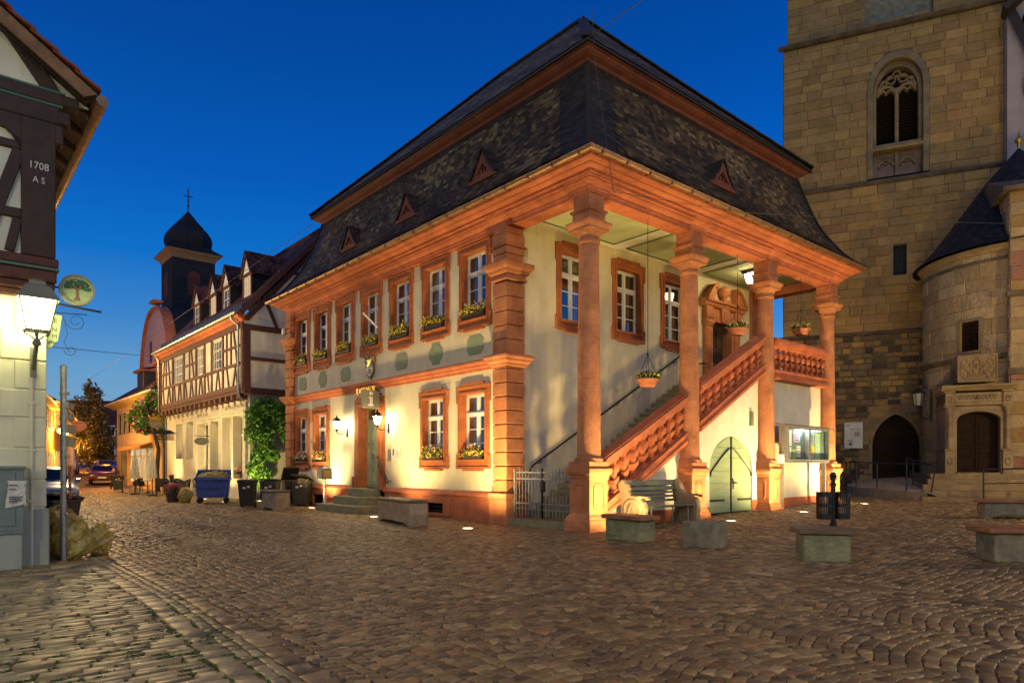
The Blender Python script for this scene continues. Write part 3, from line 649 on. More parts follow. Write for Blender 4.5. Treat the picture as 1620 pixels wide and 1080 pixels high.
# corner pillars with rustication
def quoin(s0,s1,a0,a1,name,flip=False):
    mb=MB(); z=.80; k=0
    mb.box(a0-.07,a1+.05,s0-.07,s1+.06,-.3,.66); 
    mb.box(a0-.10,a1+.07,s0-.10,s1+.09,.66,.80)
    while z<4.05:
        h=min(.36,4.10-z); mb.box(a0,a1,s0,s1,z+.0,z+h-.03); mb.box(a0+.03,a1-.03,s0+.03,s1-.03,z+h-.03,z+h); z+=h
    z=4.42
    while z<6.25:
        h=min(.37,6.32-z); mb.box(a0,a1,s0,s1,z,z+h-.03); mb.box(a0+.03,a1-.03,s0+.03,s1-.03,z+h-.03,z+h); z+=h
    ca,cb=(a0+a1)/2,(s0+s1)/2; ra,rb=(a1-a0)/2,(s1-s0)/2
    def rp(prof):
        P=[];F=[]
        for o,zz in prof: P+=[(ca-ra-o,cb-rb-o,zz),(ca+ra+o,cb-rb-o,zz),(ca+ra+o,cb+rb+o,zz),(ca-ra-o,cb+rb+o,zz)]
        for i in range(len(prof)-1):
            for q in range(4): q2=(q+1)%4; F.append((i*4+q,i*4+q2,i*4+4+q2,i*4+4+q))
        F+=[(3,2,1,0),tuple(range(len(prof)*4-4,len(prof)*4))]; mb.add(P,F)
    rp([(.0,4.08),(.05,4.10),(.06,4.16),(.13,4.21),(.14,4.26),(.19,4.31),(.20,4.36),(.14,4.39),(0,4.43)])
    rp([(0,6.30),(.05,6.31),(.05,6.36),(.02,6.38),(.02,6.46),(.09,6.50),(.10,6.56),(.17,6.62),(.19,6.70),(.19,6.76),(0,6.80)])
    for z0,z1,o in ((6.79,6.98,-.02),(7.0,7.18,0),(7.18,7.24,.05),(7.26,7.50,.0),(7.53,7.80,-.02)):
        rp([(o,z0),(o,z1)])
    rp([(-.04,6.78),(-.04,7.78)])
    return mesh(name,mb,M_redpale,th,bev=.012)
quoin(2.98,3.54,.08,.72,'corner_pillar'); quoin(16.72,17.22,.08,.6,'corner_pillar')
mb=MB(); mb.box(A1-.4,A1+.15,BW-.1,BW+.45,4.15,8.0); mesh('corner_pillar',mb,M_redpale,th,bev=.02)
# columns
def column(a,b):
    g=gA(a,b)-.15; root=MB()
    root.sq([(.41,g),(.41,.22),(.405,.26),(.37,.29),(.36,.34),(.325,.38),(.31,.40),(.31,1.20),(.33,1.22),(.33,1.26),(.37,1.32),(.385,1.36),(.385,1.44),(.33,1.46),(.33,1.60)],a,b)
    p=mesh('column_pedestal',root,M_redpale,th,bev=.008)
    # raised panels with cut corners on the two faces seen from the square
    mb=MB()
    for sgn,ax in ((-1,0),(-1,1),(1,0)):
        poly=[(-.19,.56),(-.14,.56),(-.14,.5),(.14,.5),(.14,.56),(.19,.56),(.19,1.04),(.14,1.04),(.14,1.10),(-.14,1.10),(-.14,1.04),(-.19,1.04)]
        inn=[(x*.80,.8+(z-.8)*.90) for x,z in poly]
        if ax==0: mb.T=lambda s,d,z,sg=sgn:(a+sg*(.31+d),b+s,z)
        else: mb.T=lambda s,d,z:(a+s,b-.31-d,z)
        mb.ring(poly,inn,-.01,.018); mb.prism([(x*.55,.8+(z-.8)*.8) for x,z in poly],-.01,.012)
    mb.T=None; mesh('pedestal_panel',mb,M_redpale,p,bev=.004)
    mb=MB(); pr=[(.32,1.60),(.335,1.63),(.33,1.67),(.29,1.69),(.275,1.73)]
    for k in range(1,15): t=k/14; pr.append((.272-.045*t**1.5,1.75+4.83*t)); pr+=([(pr[-1][0],pr[-1][1]+.001),(pr[-1][0]-.007,pr[-1][1]+.003),(pr[-1][0]-.007,pr[-1][1]+.009),(pr[-1][0],pr[-1][1]+.012)] if k in (5,10) else [])
    pr+=[(.245,6.60),(.258,6.62),(.258,6.66),(.235,6.68),(.232,6.74),(.27,6.78),(.31,6.84),(.325,6.87)]
    mb.lathe(pr,a,b,40); mesh('column_shaft',mb,M_shaft,p,smooth=True)
    mb=MB(); mb.sq([(.33,6.87),(.33,6.93),(.345,6.95),(.375,7.0),(.385,7.03),(.385,7.07),(.29,7.075)],a,b)
    mb.sq([(.27,7.07),(.27,7.26),(.285,7.28),(.31,7.30),(.315,7.35),(.25,7.37),(.25,7.72)],a,b)
    # comb tooling on the blocks
    for k in range(9):
        x=-.22+k*.055; mb.box(a+x,a+x+.02,b-.278,b-.26,7.10,7.24); mb.box(a-.278,a-.26,b+x,b+x+.02,7.10,7.24)
    mesh('capital',mb,M_redpale,p,bev=.006)
    return p
COLA=[.40,4.32,8.26,12.36]
for a in COLA: column(a,.40)
# entablature, swept round the building
def sweep(mb,prof,a0,a1,b0,b1,mi=0,uv=False,splits=0,mi2=1,closed_prof=False):
    """prof [(o,z)] o = outward offset"""
    cor=lambda o:[(a0-o,b0-o),(a1+o,b0-o),(a1+o,b1+o),(a0-o,b1+o)]
    L=0
    n=len(prof)
    for i in range(n if closed_prof else n-1):
        (o0,z0),(o1,z1)=prof[i],prof[(i+1)%n]; dl=math.hypot(o1-o0,z1-z0); c0,c1=cor(o0),cor(o1)
        for q in range(4):
            p0,p1=Vector((*c0[q],z0)),Vector((*c0[(q+1)%4],z0)); q0,q1=Vector((*c1[q],z1)),Vector((*c1[(q+1)%4],z1))
            ln=(p1-p0).length; ts=[0,1] if not splits else [0,splits/ln,1-splits/ln,1]
            for k in range(len(ts)-1):
                A,B=p0.lerp(p1,ts[k]),p0.lerp(p1,ts[k+1]); Cc,D=q0.lerp(q1,ts[k+1]),q0.lerp(q1,ts[k])
                ax=1 if q%2 else 0; base=q*31.7
                m=mi2 if (splits and k in(0,2)) else mi
                mb.add([A,B,Cc,D],[(0,1,2,3)],m,[(base+p[ax],L+(dl if j>1 else 0)) for j,p in enumerate((A,B,Cc,D))])
        L+=dl
RA0,RA1,RB0,RB1=.17,12.60,.17,17.0
entp=[(0,7.68),(.0,7.76),(.03,7.765),(.03,7.82),(.06,7.825),(.11,7.86),(.14,7.90),(.13,7.905),(.13,7.92),(.21,7.925),(.21,7.98),(.20,7.985),(.20,8.0),(.29,8.005),(.29,8.05),(.28,8.055),(.28,8.07),(.38,8.075),(.41,8.09),(.44,8.12),(.43,8.125),(.43,8.135),(.52,8.14),(.57,8.18),(.58,8.24),(.61,8.245),(.61,8.27),(-.4,8.30),(-.46,8.0),(-.46,7.68)]
mb=MB(); sweep(mb,entp,RA0,RA1,RB0,RB1,closed_prof=True)
Te=lambda s,d,z:(s,RB0-d,z); Ts=lambda s,d,z:(RA0-d,s,z)
res=[(0,7.685),(.05,7.69),(.05,7.78),(.07,7.795),(.07,7.845),(.14,7.875),(.185,7.93),(.185,7.957),(.245,7.963),(.25,8.012),(.0,8.02)]
mb.T=Te
for a in COLA[1:3]: mb.extr(res,a-.36,a+.36)
mb.extr(res,-.05+RA0,.78,cut0=-1); mb.extr(res,12.0,RA1,cut1=1)
mb.T=Ts
mb.extr(res,RB0,.78,cut0=-1); mb.extr(res,2.88,3.68); mb.extr(res,16.5,17.1)
mb.T=None
mesh('entablature',mb,M_corn,th,bev=0)
# soffit frieze board over side wall (thin red lintel band)
mb=MB(Tl); mb.box(3.5,16.8,-.02,.05,7.66,7.80); mesh('frieze_band',mb,M_corn,th)
# gutter
mb=MB(); g=[]
for k in range(9):
    t=PI+PI*k/8; g.append((.66+.085*math.cos(t),8.295+.085*math.sin(t)))
g2=[(.66+.075*(x-.66)/.085,z) for x,z in reversed(g)]
sweep(mb,g+[(.76,8.30)]+g2,RA0,RA1,RB0,RB1,closed_prof=True)
for s in np.arange(-.2,17.3,.82): mb.box(RA0-.752,RA0-.575,s,s+.03,8.202,8.31)
for s in np.arange(-.2,13,.82): mb.box(s,s+.03,RB0-.752,RB0-.575,8.202,8.31)
mesh('gutter',mb,M_copper,th,smooth=True)
# mansard
man=[(.55,8.30),(.20,8.58),(-.03,8.84),(-.24,9.16),(-.42,9.45),(-.58,9.78),(-.72,10.16),(-.90,10.75),(-1.03,11.18),(-1.10,11.45)]
man=[(o+.0,z) for o,z in man]
mb=MB(); sweep(mb,man[:-1],0,12.70,0,16.95,uv=True,splits=.95); 
sweep(mb,man[-2:],0,12.70,0,16.95,mi=1)
mans=mesh('mansard_roof',mb,[M_slatehip,M_slatehip],th,recalc=False)
def slatefield(name,maps,parent,pal,seed=1,flat=.9,lf=1.):
    """maps: list of (fn(s,L)->point, s0(L), s1(L), Lmax). individual overlapping slates with clipped corners"""
    rd=np.random.default_rng(seed); V=[];F=[];Cc=[]
    shp=np.array([(-.5,-.25),(-.28,-.5),(.25,-.5),(.5,-.28),(.5,.5),(-.5,.5)])
    for fn,s0f,s1f,Lm in maps:
        L=.02; row=0
        while L<Lm:
            e=.125; s=s0f(L)+.07*(row%2)
            while s<s1f(L)-.04:
                w=rd.uniform(.13,.24); h=.22; rot=(.42 if L>flat else .05)+rd.normal(0,.06); c,sn=math.cos(rot),math.sin(rot); k=len(V); cs=s+w/2; cL=L+h/2
                lift=(.020+rd.uniform(0,.012))*lf
                for (u,v) in shp:
                    x=(u*w*1.12)*c-(v*h)*sn; y=(u*w*1.12)*sn+(v*h)*c; Lq=min(max(cL+y,0),Lm+.02); sq=min(max(cs+x,s0f(Lq)-.03),s1f(Lq)+.03)
                    V.append(fn(sq,Lq,lift*(.5-v)+.004))
                F.append(tuple(range(k,k+6))); n_=math.sin(s*.9+L*1.7+seed)+math.sin(s*2.3-L*3.1)+.8*math.sin(s*.37+2*L)
                q=rd.random()+.12*n_; i=0 if q<.25 else 1 if q<.55 else 2 if q<.8 else 3 if q<.97 else 4
                f=rd.uniform(.75,1.2); Cc.append(tuple(p*f for p in pal[i])); s+=w*1.0
            L+=e; row+=1
    mb=MB(); mb.v=V; mb.f=F; mb.m=[0]*len(F); mb.uv=[None]*len(F)
    o=mesh(name,mb,M_slates,parent,recalc=False); facecol(o,np.array(Cc)); return o
PALS=[(.060,.044,.024),(.10,.068,.033),(.14,.092,.042),(.20,.13,.058),(.29,.20,.09)]
PALU=[tuple(k*1.5 for k in c) for c in PALS]
Ls=[0]
for (o0,z0),(o1,z1) in zip(man[:-2],man[1:-1]): Ls.append(Ls[-1]+math.hypot(o1-o0,z1-z0))
def mprof(L):
    for i in range(len(Ls)-1):
        if L<=Ls[i+1] or i==len(Ls)-2:
            t=(L-Ls[i])/(Ls[i+1]-Ls[i]); (o0,z0),(o1,z1)=man[i],man[i+1]; d=math.hypot(o1-o0,z1-z0); return o0+(o1-o0)*t,z0+(z1-z0)*t,(z1-z0)/d,-(o1-o0)/d   # outward normal (o,z)
def mleft(s,L,n): o,z,no,nz=mprof(L); return (-o-no*n,s,z+nz*n)
def mfront(s,L,n): o,z,no,nz=mprof(L); return (s,-o-no*n,z+nz*n)
LM=Ls[-1]
slatefield('roof_slates',[(mleft,lambda L:.95-mprof(L)[0],lambda L:16.95-.9+mprof(L)[0],LM),(mfront,lambda L:.95-mprof(L)[0],lambda L:12.7-.9+mprof(L)[0],LM)],mans,PALS,3)
mb=MB(); cb=[(-1.12,11.38),(-1.05,11.40),(-1.03,11.46),(-.93,11.50),(-.86,11.55),(-.84,11.60),(-.79,11.61),(-.79,11.68),(-1.2,11.75)]
sweep(mb,cb,0,12.70,0,16.95); mesh('curb_cornice',mb,M_curb,th)
# upper hipped roof
r0=.72; zc=11.70; zr=17.22; ca=6.35; x0,x1,y0,y1=r0,12.70-r0,r0,16.95-r0; rb0=y0+(ca-x0)*.98; rb1=y1-(ca-x0)*.98
P1,P2=Vector((ca,rb0,zr)),Vector((ca,rb1,zr)); c4=[Vector((x0,y0,zc)),Vector((x1,y0,zc)),Vector((x1,y1,zc)),Vector((x0,y1,zc))]
mb=MB(); 
def rf(pts,ax,base): 
    mb.add(pts,[tuple(range(len(pts)))],0,[(base+p[ax],(p[2]-zc)*1.41) for p in pts])
def rfs(A,B,Cc,D,ax,base,n=10):   # curved slightly concave slope in n strips, ragged courses
    prev=(A,B)
    for k in range(1,n+1):
        t=k/n; a=A.lerp(D,t); b=B.lerp(Cc,t); sag=-.04*math.sin(PI*t); a=a+Vector((0,0,sag)); b=b+Vector((0,0,sag))
        m=0
        mb.add([prev[0],prev[1],b,a],[(0,1,2,3)],m,[(base+p[ax],(t-(1/n if j<2 else 0))*7.6) for j,p in enumerate((prev[0],prev[1],b,a))]); prev=(a,b)
rfs(c4[0],c4[1],P1,P1+Vector((.001,0,0)),0,0); rfs(c4[3],c4[0],P1,P2,1,50); rfs(c4[1],c4[2],P2,P1,1,90); rfs(c4[2],c4[3],P2,P2,0,130)
mb.box(x0,x1,y0,y1,11.63,11.69)
up=mesh('upper_roof',mb,M_slatehip,th,recalc=False)
HL=(P1-Vector((x0,rb0,zc))).length
def uprof(L): t=L/HL; return t
def ul(s,L,n): t=L/HL; return (x0+(ca-x0)*t-n*.7,s,zc+(zr-zc)*t-.04*math.sin(PI*t)+n*.7+.01)
def uf(s,L,n): t=L/HL; return (s,y0+(rb0-y0)*t-n*.7,zc+(zr-zc)*t-.04*math.sin(PI*t)+n*.7+.01)
slatefield('upper_slates',[(ul,lambda L:y0+(rb0-y0)*L/HL+.2,lambda L:y1+(rb1-y1)*L/HL-.2,HL-.05),(uf,lambda L:x0+(ca-x0)*L/HL+.2,lambda L:x1+(ca-x1)*L/HL-.2,HL-.05)],up,PALU,8,flat=0,lf=.12)
mb=MB()
def hipcap(A,B,n=12):
    for k in range(n):
        p=A.lerp(B,k/n)+Vector((0,0,-.04*math.sin(PI*k/n)+.05)); q=A.lerp(B,(k+1.02)/n)+Vector((0,0,-.04*math.sin(PI*(k+1)/n)+.035)); mb.bar(p,q,.34,.05)
for c,P in ((c4[0],P1),(c4[1],P1),(c4[2],P2),(c4[3],P2)): hipcap(c,P)
mb.bar(P1,P2,.3,.09); 
for k in range(len(man)-1):
    for (ox,oy,sx,sy) in ((0,0,-1,-1),(12.7,0,1,-1),(0,16.95,-1,1),(12.7,16.95,1,1)):
        (o0,z0),(o1,z1)=man[k],man[k+1]; mb.bar((ox+sx*o0,oy+sy*o0,z0+.015),(ox+sx*o1,oy+sy*o1,z1+.015),.12,.05)
mesh('ridge_capping',mb,M_slatehip,th,bev=.01)
# snow hooks and ridge finials
mb=MB()
for t in (.18,.42,.66): 
    p=c4[3].lerp(P2,t); mb.tube([p,p+Vector((0,0,.28))],.012,5)
p=P1.lerp(P2,.15); mb.tube([p,p+Vector((0,0,.45)),p+Vector((-.12,-.12,.5)),p+Vector((-.2,-.2,.3))],.018,5)
for t in (.25,.55,.8): p=c4[1].lerp(P1,t); mb.tube([p,p+Vector((0,0,.25))],.012,5)
mesh('roof_hook',mb,M_steel,up)
# triangular roof vents
def tri_dormer(T,s,hw=.50,z0=9.34,z1=10.02,d=-.20):
    mb=MB(T)
    mb.ring([(s-hw,z0),(s+hw,z0),(s,z1)],[(s-hw*.55,z0+.12),(s+hw*.55,z0+.12),(s,z1-.28)],d-.06,d+.05)
    mb.box(s-hw-.06,s+hw+.06,d-.1,d+.09,z0-.09,z0+.02)
    o=mesh('roof_vent',mb,M_curb,th,bev=.006)
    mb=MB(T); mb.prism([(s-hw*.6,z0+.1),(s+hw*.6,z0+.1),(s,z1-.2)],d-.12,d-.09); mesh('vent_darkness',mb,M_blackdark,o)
    mb=MB(T)
    for k in range(5): mb.box(s-.26+k*.12,s-.24+k*.12,d-.03,d-.01,z0+.1,z0+.30-abs(k-2)*.05)
    mesh('vent_grille',mb,M_corn,o)
    # flared little slate roof: dished ridge running back into the slope
    mb=MB(T); n=5; rows_=[]
    for k in range(n+1):
        t=k/n; dd=d+.10-1.35*t; zt=z1+.06-.14*math.sin(PI*t*.9)+.25*t; w=hw+.05+.2*t; zb=z0-.02+.45*t+.15*t*t
        rows_.append([(s-w,dd-.0,zb),(s-w*.42,dd,zb+(zt-zb)*.52),(s-.05,dd,zt),(s+.05,dd,zt),(s+w*.42,dd,zb+(zt-zb)*.52),(s+w,dd,zb)])
    P=[p for r in rows_ for p in r]; F=[]
    for k in range(n):
        for q in range(5): F.append((k*6+q,k*6+q+1,(k+1)*6+q+1,(k+1)*6+q))
    mb.add(P,F,0,[(p[0]*1.2+p[1],p[2]*1.4) for p in P]); o2=mesh('vent_roof',mb,M_slatehip,o,recalc=False)
    sd=o2.modifiers.new('s','SOLIDIFY'); sd.thickness=.04
Tm=lambda s,d,z:(.10-d,s,z); Tmf=lambda s,d,z:(s,.10-d,z)
for s in (4.22,8.1,11.95): tri_dormer(Tm,s)
tri_dormer(Tmf,5.72,.54)
# porch ceiling with green lined panels
mb=MB(); mb.box(.55,A1+.2,.55,BW,8.0,8.05); mesh('porch_ceiling',mb,M_ceilrim,th)
for p,q in ((.85,4.05),(4.6,8.0),(8.55,12.15)):
    mb=MB(); mb.box(p,q,.88,BW-.28,7.985,7.999); cp=mesh('ceiling_panel',mb,M_ceil,th)
    mb=MB(); 
    for (x0_,x1_,y0_,y1_) in ((p,q,.88,.93),(p,q,BW-.33,BW-.28),(p,p+.05,.931,BW-.331),(q-.05,q,.931,BW-.331)): mb.box(x0_,x1_,y0_,y1_,7.965,7.984)
    mesh('panel_border',mb,M_greenline,cp)
# ---------------------------------------------------------------- stairs and balustrades
zb=lambda a:-.12+.553*a; zt=lambda a:1.30+.525*a
Tb=lambda s,d,z:(s,.40-d,z)
mb=MB(); n=24; z=.2; a=.95; dz=(4.15-.2)/n; da=(7.55-.95)/n
mb.box(.1,.95,.8,2.98,-.1,.17)
for k in range(n): mb.box(a+da*k-.02,a+da*(k+1)+.3,.55,BW-.001,z+dz*k-.3,z+dz*(k+1)); 
mb.box(7.55,A1-.02,.55,BW-.001,3.9,4.15); mesh('stair_flight',mb,M_step,th,bev=.012)
mb=MB(Tb)
def strip(s0,s1,n=24,top=None,bot=None,d=-.10):
    for k in range(n):
        x=s0+(s1-s0)*k/n; y=s0+(s1-s0)*(k+1)/n; mb.quad((x,d,bot(x)),(y,d,bot(y)),(y,d,top(y)),(x,d,top(x)))
ARC=arch(6.55,2.25,1.42,2.38,16,.12)
def doorz(x):
    u=abs(x-6.55)/1.125
    if u>=1: return 0
    pp=.12; return 1.42+.96*math.sqrt(max(0,1-((u+pp)/(1+pp))**2))/math.sqrt(1-(pp/(1+pp))**2)
low=lambda x:-.1
strip(.8,5.425,30,lambda x:zb(x)+.06,low); strip(5.4251,7.6749,48,lambda x:zb(x)+.06,doorz); strip(7.675,8.3,4,lambda x:min(zb(x)+.06,4.2),low); strip(8.3,12.1,4,lambda x:4.22,low)
mb.T=None; mb.quad((12.5,.5,-.1),(12.5,BW,-.1),(12.5,BW,4.2),(12.5,.5,4.2))
# short jambs of the arched doorway
mb.T=Tb
pts=[(7.675,0.0)]+ARC+[(5.425,0.0)]
for i in range(len(pts)-1): (x,z_),(x2,z2)=pts[i],pts[i+1]; mb.quad((x,-.10,z_),(x2,-.10,z2),(x2,-.16,z2),(x,-.16,z_))
mesh('stair_wall',mb,M_white,th,recalc=False)
for p,q in ((.8,5.42),(7.68,12.1)): mb=MB(Tb); mb.box(p,q,-.12,-.085,-.2,gA(p+1,0)+.30 if p>1 else .36); mesh('stair_plinth',mb,M_corn,th,bev=.005)
# arched green double door
dr=MB(Tb); 
inn=[(7.655,.19)]+[(6.55+(x-6.55)*.985,z_-.015) for x,z_ in ARC]+[(5.445,.17)]
dr.prism(inn,-.17,-.14)
gd=mesh('arched_door',dr,M_doorlg,th)
for s0_,s1_ in ((5.47,6.53),(6.57,7.63)):
    mb=MB(Tb); z_=.2; k=0
    hs=[.42,.40,.36,.38,.30,.30]
    for h in hs:
        zt_=z_+h-.012
        def lim(zz): 
            if zz<=1.42: return 1.10
            kk=min(1,(zz-1.42)/.95); return 1.10*(math.sqrt(max(0,1-(kk*.994)**2))*1.12-.12)
        l0,l1=lim(z_),lim(zt_)
        if s0_<6: poly=[(6.55-l0,z_),(6.53,z_),(6.53,zt_),(6.55-l1,zt_)] if l1>.03 else [(6.55-l0,z_),(6.53,z_),(6.53,z_+h*.5)]
        else: poly=[(6.57,z_),(6.55+l0,z_),(6.55+l1,zt_),(6.57,zt_)] if l1>.03 else [(6.57,z_),(6.55+l0,z_),(6.57,z_+h*.5)]
        mb.prism(poly,-.145,-.125); z_+=h
    mesh('door_leaf',mb,M_doorlg,gd,bev=.006)
mb=MB(Tb); mb.box(6.525,6.575,-.14,-.10,.2,2.33)
for sg in (-1,1):
    pth=[(6.55+sg*.10,-.105,2.02),(6.55+sg*.35,-.105,1.88),(6.55+sg*.7,-.105,1.62),(6.55+sg*1.06,-.105,1.33)]
    mb.tube(pth,.022,6); mb.tube([(6.55+sg*1.06,-.105,1.33),(6.55+sg*1.10,-.10,1.22)],.035,6); mb.box(min(6.55+sg*.35,6.55+sg*1.08),max(6.55+sg*.35,6.55+sg*1.08),-.124,-.108,.50,.56)
mb.tube([(6.62,-.11,1.15),(6.62,-.09,1.05),(6.62,-.09,.85)],.018,6); mb.tube([(6.6,-.09,1.02),(6.78,-.07,1.02)],.02,6)
mesh('door_ironwork',mb,M_iron,gd,smooth=False)
mb=MB(Tb); mb.box(7.52,7.66,-.10,-.03,2.72,3.14); mb.box(7.55,7.63,-.029,-.02,2.86,3.08); mesh('thermometer',mb,M_signgray,th,bev=.006)
# balustrades
def balustrade(s0,s1,fb,ft,nb,shear,T=Tb):
    mb=MB(T)
    def beam(f,h0,h1,d): mb.prism([(s0,f(s0)+h0),(s1,f(s1)+h0),(s1,f(s1)+h1),(s0,f(s0)+h1)],-d,d)
    beam(fb,0,.10,.19); beam(fb,.1001,.24,.15); beam(fb,.2401,.29,.18); beam(ft,-.05,0,.18); beam(ft,-.16,-.0501,.215); beam(ft,-.22,-.1601,.17); beam(ft,-.29,-.2201,.13)
    o=mesh('balustrade',mb,M_corn,th,bev=.006)
    for k in range(nb):
        s=s0+(s1-s0)*(k+.5)/nb; zz0=fb(s)+.28; zz1=ft(s)-.28; H=zz1-zz0
        pr=[(.105,0),(.105,.09),(.06,.10),(.06,.20),(.075,.21),(.12,.29),(.12,.41),(.075,.42),(.06,.43),(.06,.51),(.075,.52),(.12,.58),(.12,.73),(.075,.81),(.06,.82),(.06,.90),(.105,.91),(.105,1)]
        m=MB(T); P=[];F=[]
        for r,t in pr:
            r=r*.80
            for x,y in ((-r,-r),(r,-r),(r,r),(-r,r)): P.append((s+x,y,zz0+H*t+shear*x))
        for i in range(len(pr)-1):
            for q in range(4): F.append((i*4+q,i*4+(q+1)%4,i*4+4+(q+1)%4,i*4+4+q))
        m.add(P,F); mesh('baluster',m,M_corn,o)
balustrade(.72,4.0,zb,zt,9,.54); balustrade(4.62,7.95,zb,zt,9,.54)
balustrade(8.55,12.08,lambda a:4.18,lambda a:5.46,10,0)
balustrade(.75,2.9,lambda a:4.18,lambda a:5.46,5,0,T=lambda s,d,z:(12.36-d,s,z))
# wall handrail
mb=MB(); mb.tube([(.90,3.08,1.30),(.90,2.98,1.36),(1.0,2.98,1.52),(7.55,2.98,5.12),(7.7,2.98,5.15),(7.75,3.08,5.12)],.028,8)
for a_ in (1.3,2.9,4.5,6.1,7.3): mb.tube([(a_,3.1,1.52+(a_-1)*.55-.1),(a_,3.0,1.52+(a_-1)*.55-.1),(a_,2.98,1.52+(a_-1)*.55-.02)],.012,6)
mb.tube([(8.75,3.08,5.0),(8.75,2.95,5.0),(8.95,2.95,5.0)],.025,6)
mesh('wall_handrail',mb,M_iron,th,smooth=True)
# ---------------------------------------------------------------- porch portal
mb=MB(Tf); f0,f1=PO[0],PO[1]
for s0_,s1_ in ((8.98,9.34),(10.76,11.12)):
    mb.box(s0_-.04,s1_+.04,-.02,.20,4.15,4.5); mb.box(s0_,s1_,-.02,.14,4.5,6.35); mb.box(s0_+.08,s1_-.08,.13,.16,4.6,6.25); mb.box(s0_-.03,s1_+.03,-.02,.19,6.35,6.42); mb.box(s0_-.06,s1_+.06,-.02,.22,6.42,6.5)
mb.ring([(9.34,4.15),(10.76,4.15),(10.76,6.62),(9.34,6.62)],[(9.46,4.15),(10.64,4.15),(10.64,6.5),(9.46,6.5)],-.3,.10)
mb.box(8.95,11.15,-.02,.16,6.5,6.60); mb.box(9.0,11.1,-.02,.12,6.6,6.98); mb.box(9.82,10.28,.0,.24,6.52,7.0); mb.box(9.92,10.18,.22,.27,6.6,6.92)
for (p,q) in ((8.95,9.36),(10.74,11.15)): mb.box(p,q,-.01,.20,6.6,6.98)
mb.extr([(0,6.98),(.18,6.98),(.24,7.04),(.26,7.10),(.34,7.14),(.36,7.20),(0,7.24)],8.78,11.32)
def cpart(sg,c):   # curved broken pediment wing
    out=[];inn=[]
    for k in range(9):
        t=k/8; ang=R(12+t*70); r=1.0; out.append((c+sg*(1.22-.62*t*1.0)*1.0,7.24+.56*math.sin(t*PI/2)**.9)); inn.append((c+sg*(1.22-.62*t),7.24+(.40*math.sin(t*PI/2)**.9 if k>0 else 0)))
    mb.prism([(c+sg*1.24,7.24)]+out+[(c+sg*.58,7.62),(c+sg*.66,7.50),(c+sg*.74,7.24)],0,.28)
    mb.prism(out+list(reversed([(x,z-.10) for x,z in out])),.0,.36)
    m2=[]
    for k in range(12): t=k/11*1.5*PI; m2.append((c+sg*(.60-.07*math.cos(t)),.30,7.70+.07*math.sin(t)))
    mb.tube(m2,.035,6)
cpart(-1,10.05); cpart(1,10.05)
mb.box(9.85,10.25,.02,.30,7.24,7.32)
portal=mesh('portal',mb,M_redpale,th,bev=.006)
mb=MB(); mb.lathe([(.10,7.30),(.07,7.36),(.10,7.40),(.17,7.46),(.21,7.56),(.21,7.64),(.16,7.74),(.08,7.79),(.01,7.80)],10.05,2.93,20); mesh('stone_ball',mb,M_redpale,portal,smooth=True)
mb=MB(Tf)
mb.box(f0,f1,-.34,-.28,4.15,6.5); 
for (p,q) in ((f0+.06,10.02),(10.08,f1-.06)):
    for (u,v) in ((4.3,4.85),(4.95,5.5),(5.6,6.35)): mb.ring([(p,u),(q,u),(q,v),(p,v)],[(p+.05,u+.05),(q-.05,u+.05),(q-.05,v-.05),(p+.05,v-.05)],-.28,-.25); mb.box(p+.12,q-.12,-.28,-.245,u+.12,v-.12)
mb.box(10.02,10.08,-.28,-.22,4.15,6.5); od=mesh('oak_door',mb,M_dooroak,th,bev=.006)
mb=MB(Tf); mb.tube([(9.98,-.22,5.1),(9.98,-.16,5.1),(9.86,-.16,5.08)],.015,6); mb.box(9.96,10.0,-.25,-.235,4.95,5.2); mesh('handle',mb,M_steel,od)
# ---------------------------------------------------------------- street entrance
mb=MB(Tl); a_,b_,z0_,z1_=DO
mb.ring([(9.44,.72),(11.50,.72),(11.50,3.84),(9.44,3.84)],[(a_,.72),(b_,.72),(b_,z1_),(a_,z1_)],-.02,.06)
mb.ring([(9.60,.72),(11.34,.72),(11.34,3.68),(9.60,3.68)],[(a_+.002,.722),(b_-.002,.722),(b_-.002,z1_-.002),(a_+.002,z1_-.002)],-.01,.10)
mb.box(9.70,11.24,.02,.14,3.70,3.90); mb.box(10.2,10.75,.02,.16,3.55,3.92)
for p,q in ((9.40,9.66),(11.28,11.54)): mb.box(p,q,-.02,.14,.72,1.15)
mb.box(a_-.1,a_,-.55,-.02,.72,z1_+.1); mb.box(b_,b_+.1,-.55,-.02,.72,z1_+.1); mb.box(a_,b_,-.55,-.02,z1_,z1_+.1)
mesh('door_surround',mb,M_red,th,bev=.008)
mb=MB(Tl); D=-.24
mb.box(a_,b_,D-.05,D,.78,2.98); mb.box(a_,b_,D-.03,D+.02,2.98,3.06)
mb.ring([(a_,3.06),(b_,3.06),(b_,z1_),(a_,z1_)],[(a_+.07,3.13),(b_-.07,3.13),(b_-.07,z1_-.06),(a_+.07,z1_-.06)],D-.04,D+.01)
c=(a_+b_)/2
for (p,q) in ((a_+.07,c-.03),(c+.03,b_-.07)):
    for (u,v) in ((.88,1.38),(1.48,2.2),(2.3,2.9)): mb.ring([(p+.05,u),(q-.05,u),(q-.05,v),(p+.05,v)],[(p+.1,u+.05),(q-.1,u+.05),(q-.1,v-.05),(p+.1,v-.05)],D,D+.025); mb.box(p+.15,q-.15,D-.005,D+.02,u+.1,v-.1)
mb.box(c-.03,c+.03,D,D+.04,.78,3.5)
sd_=mesh('street_door',mb,M_doorg,th,bev=.004)
mb=MB(Tl); mb.quad((a_+.05,D-.02,3.1),(b_-.05,D-.02,3.1),(b_-.05,D-.02,3.48),(a_+.05,D-.02,3.48)); mesh('pane',mb,M_glass,sd_)
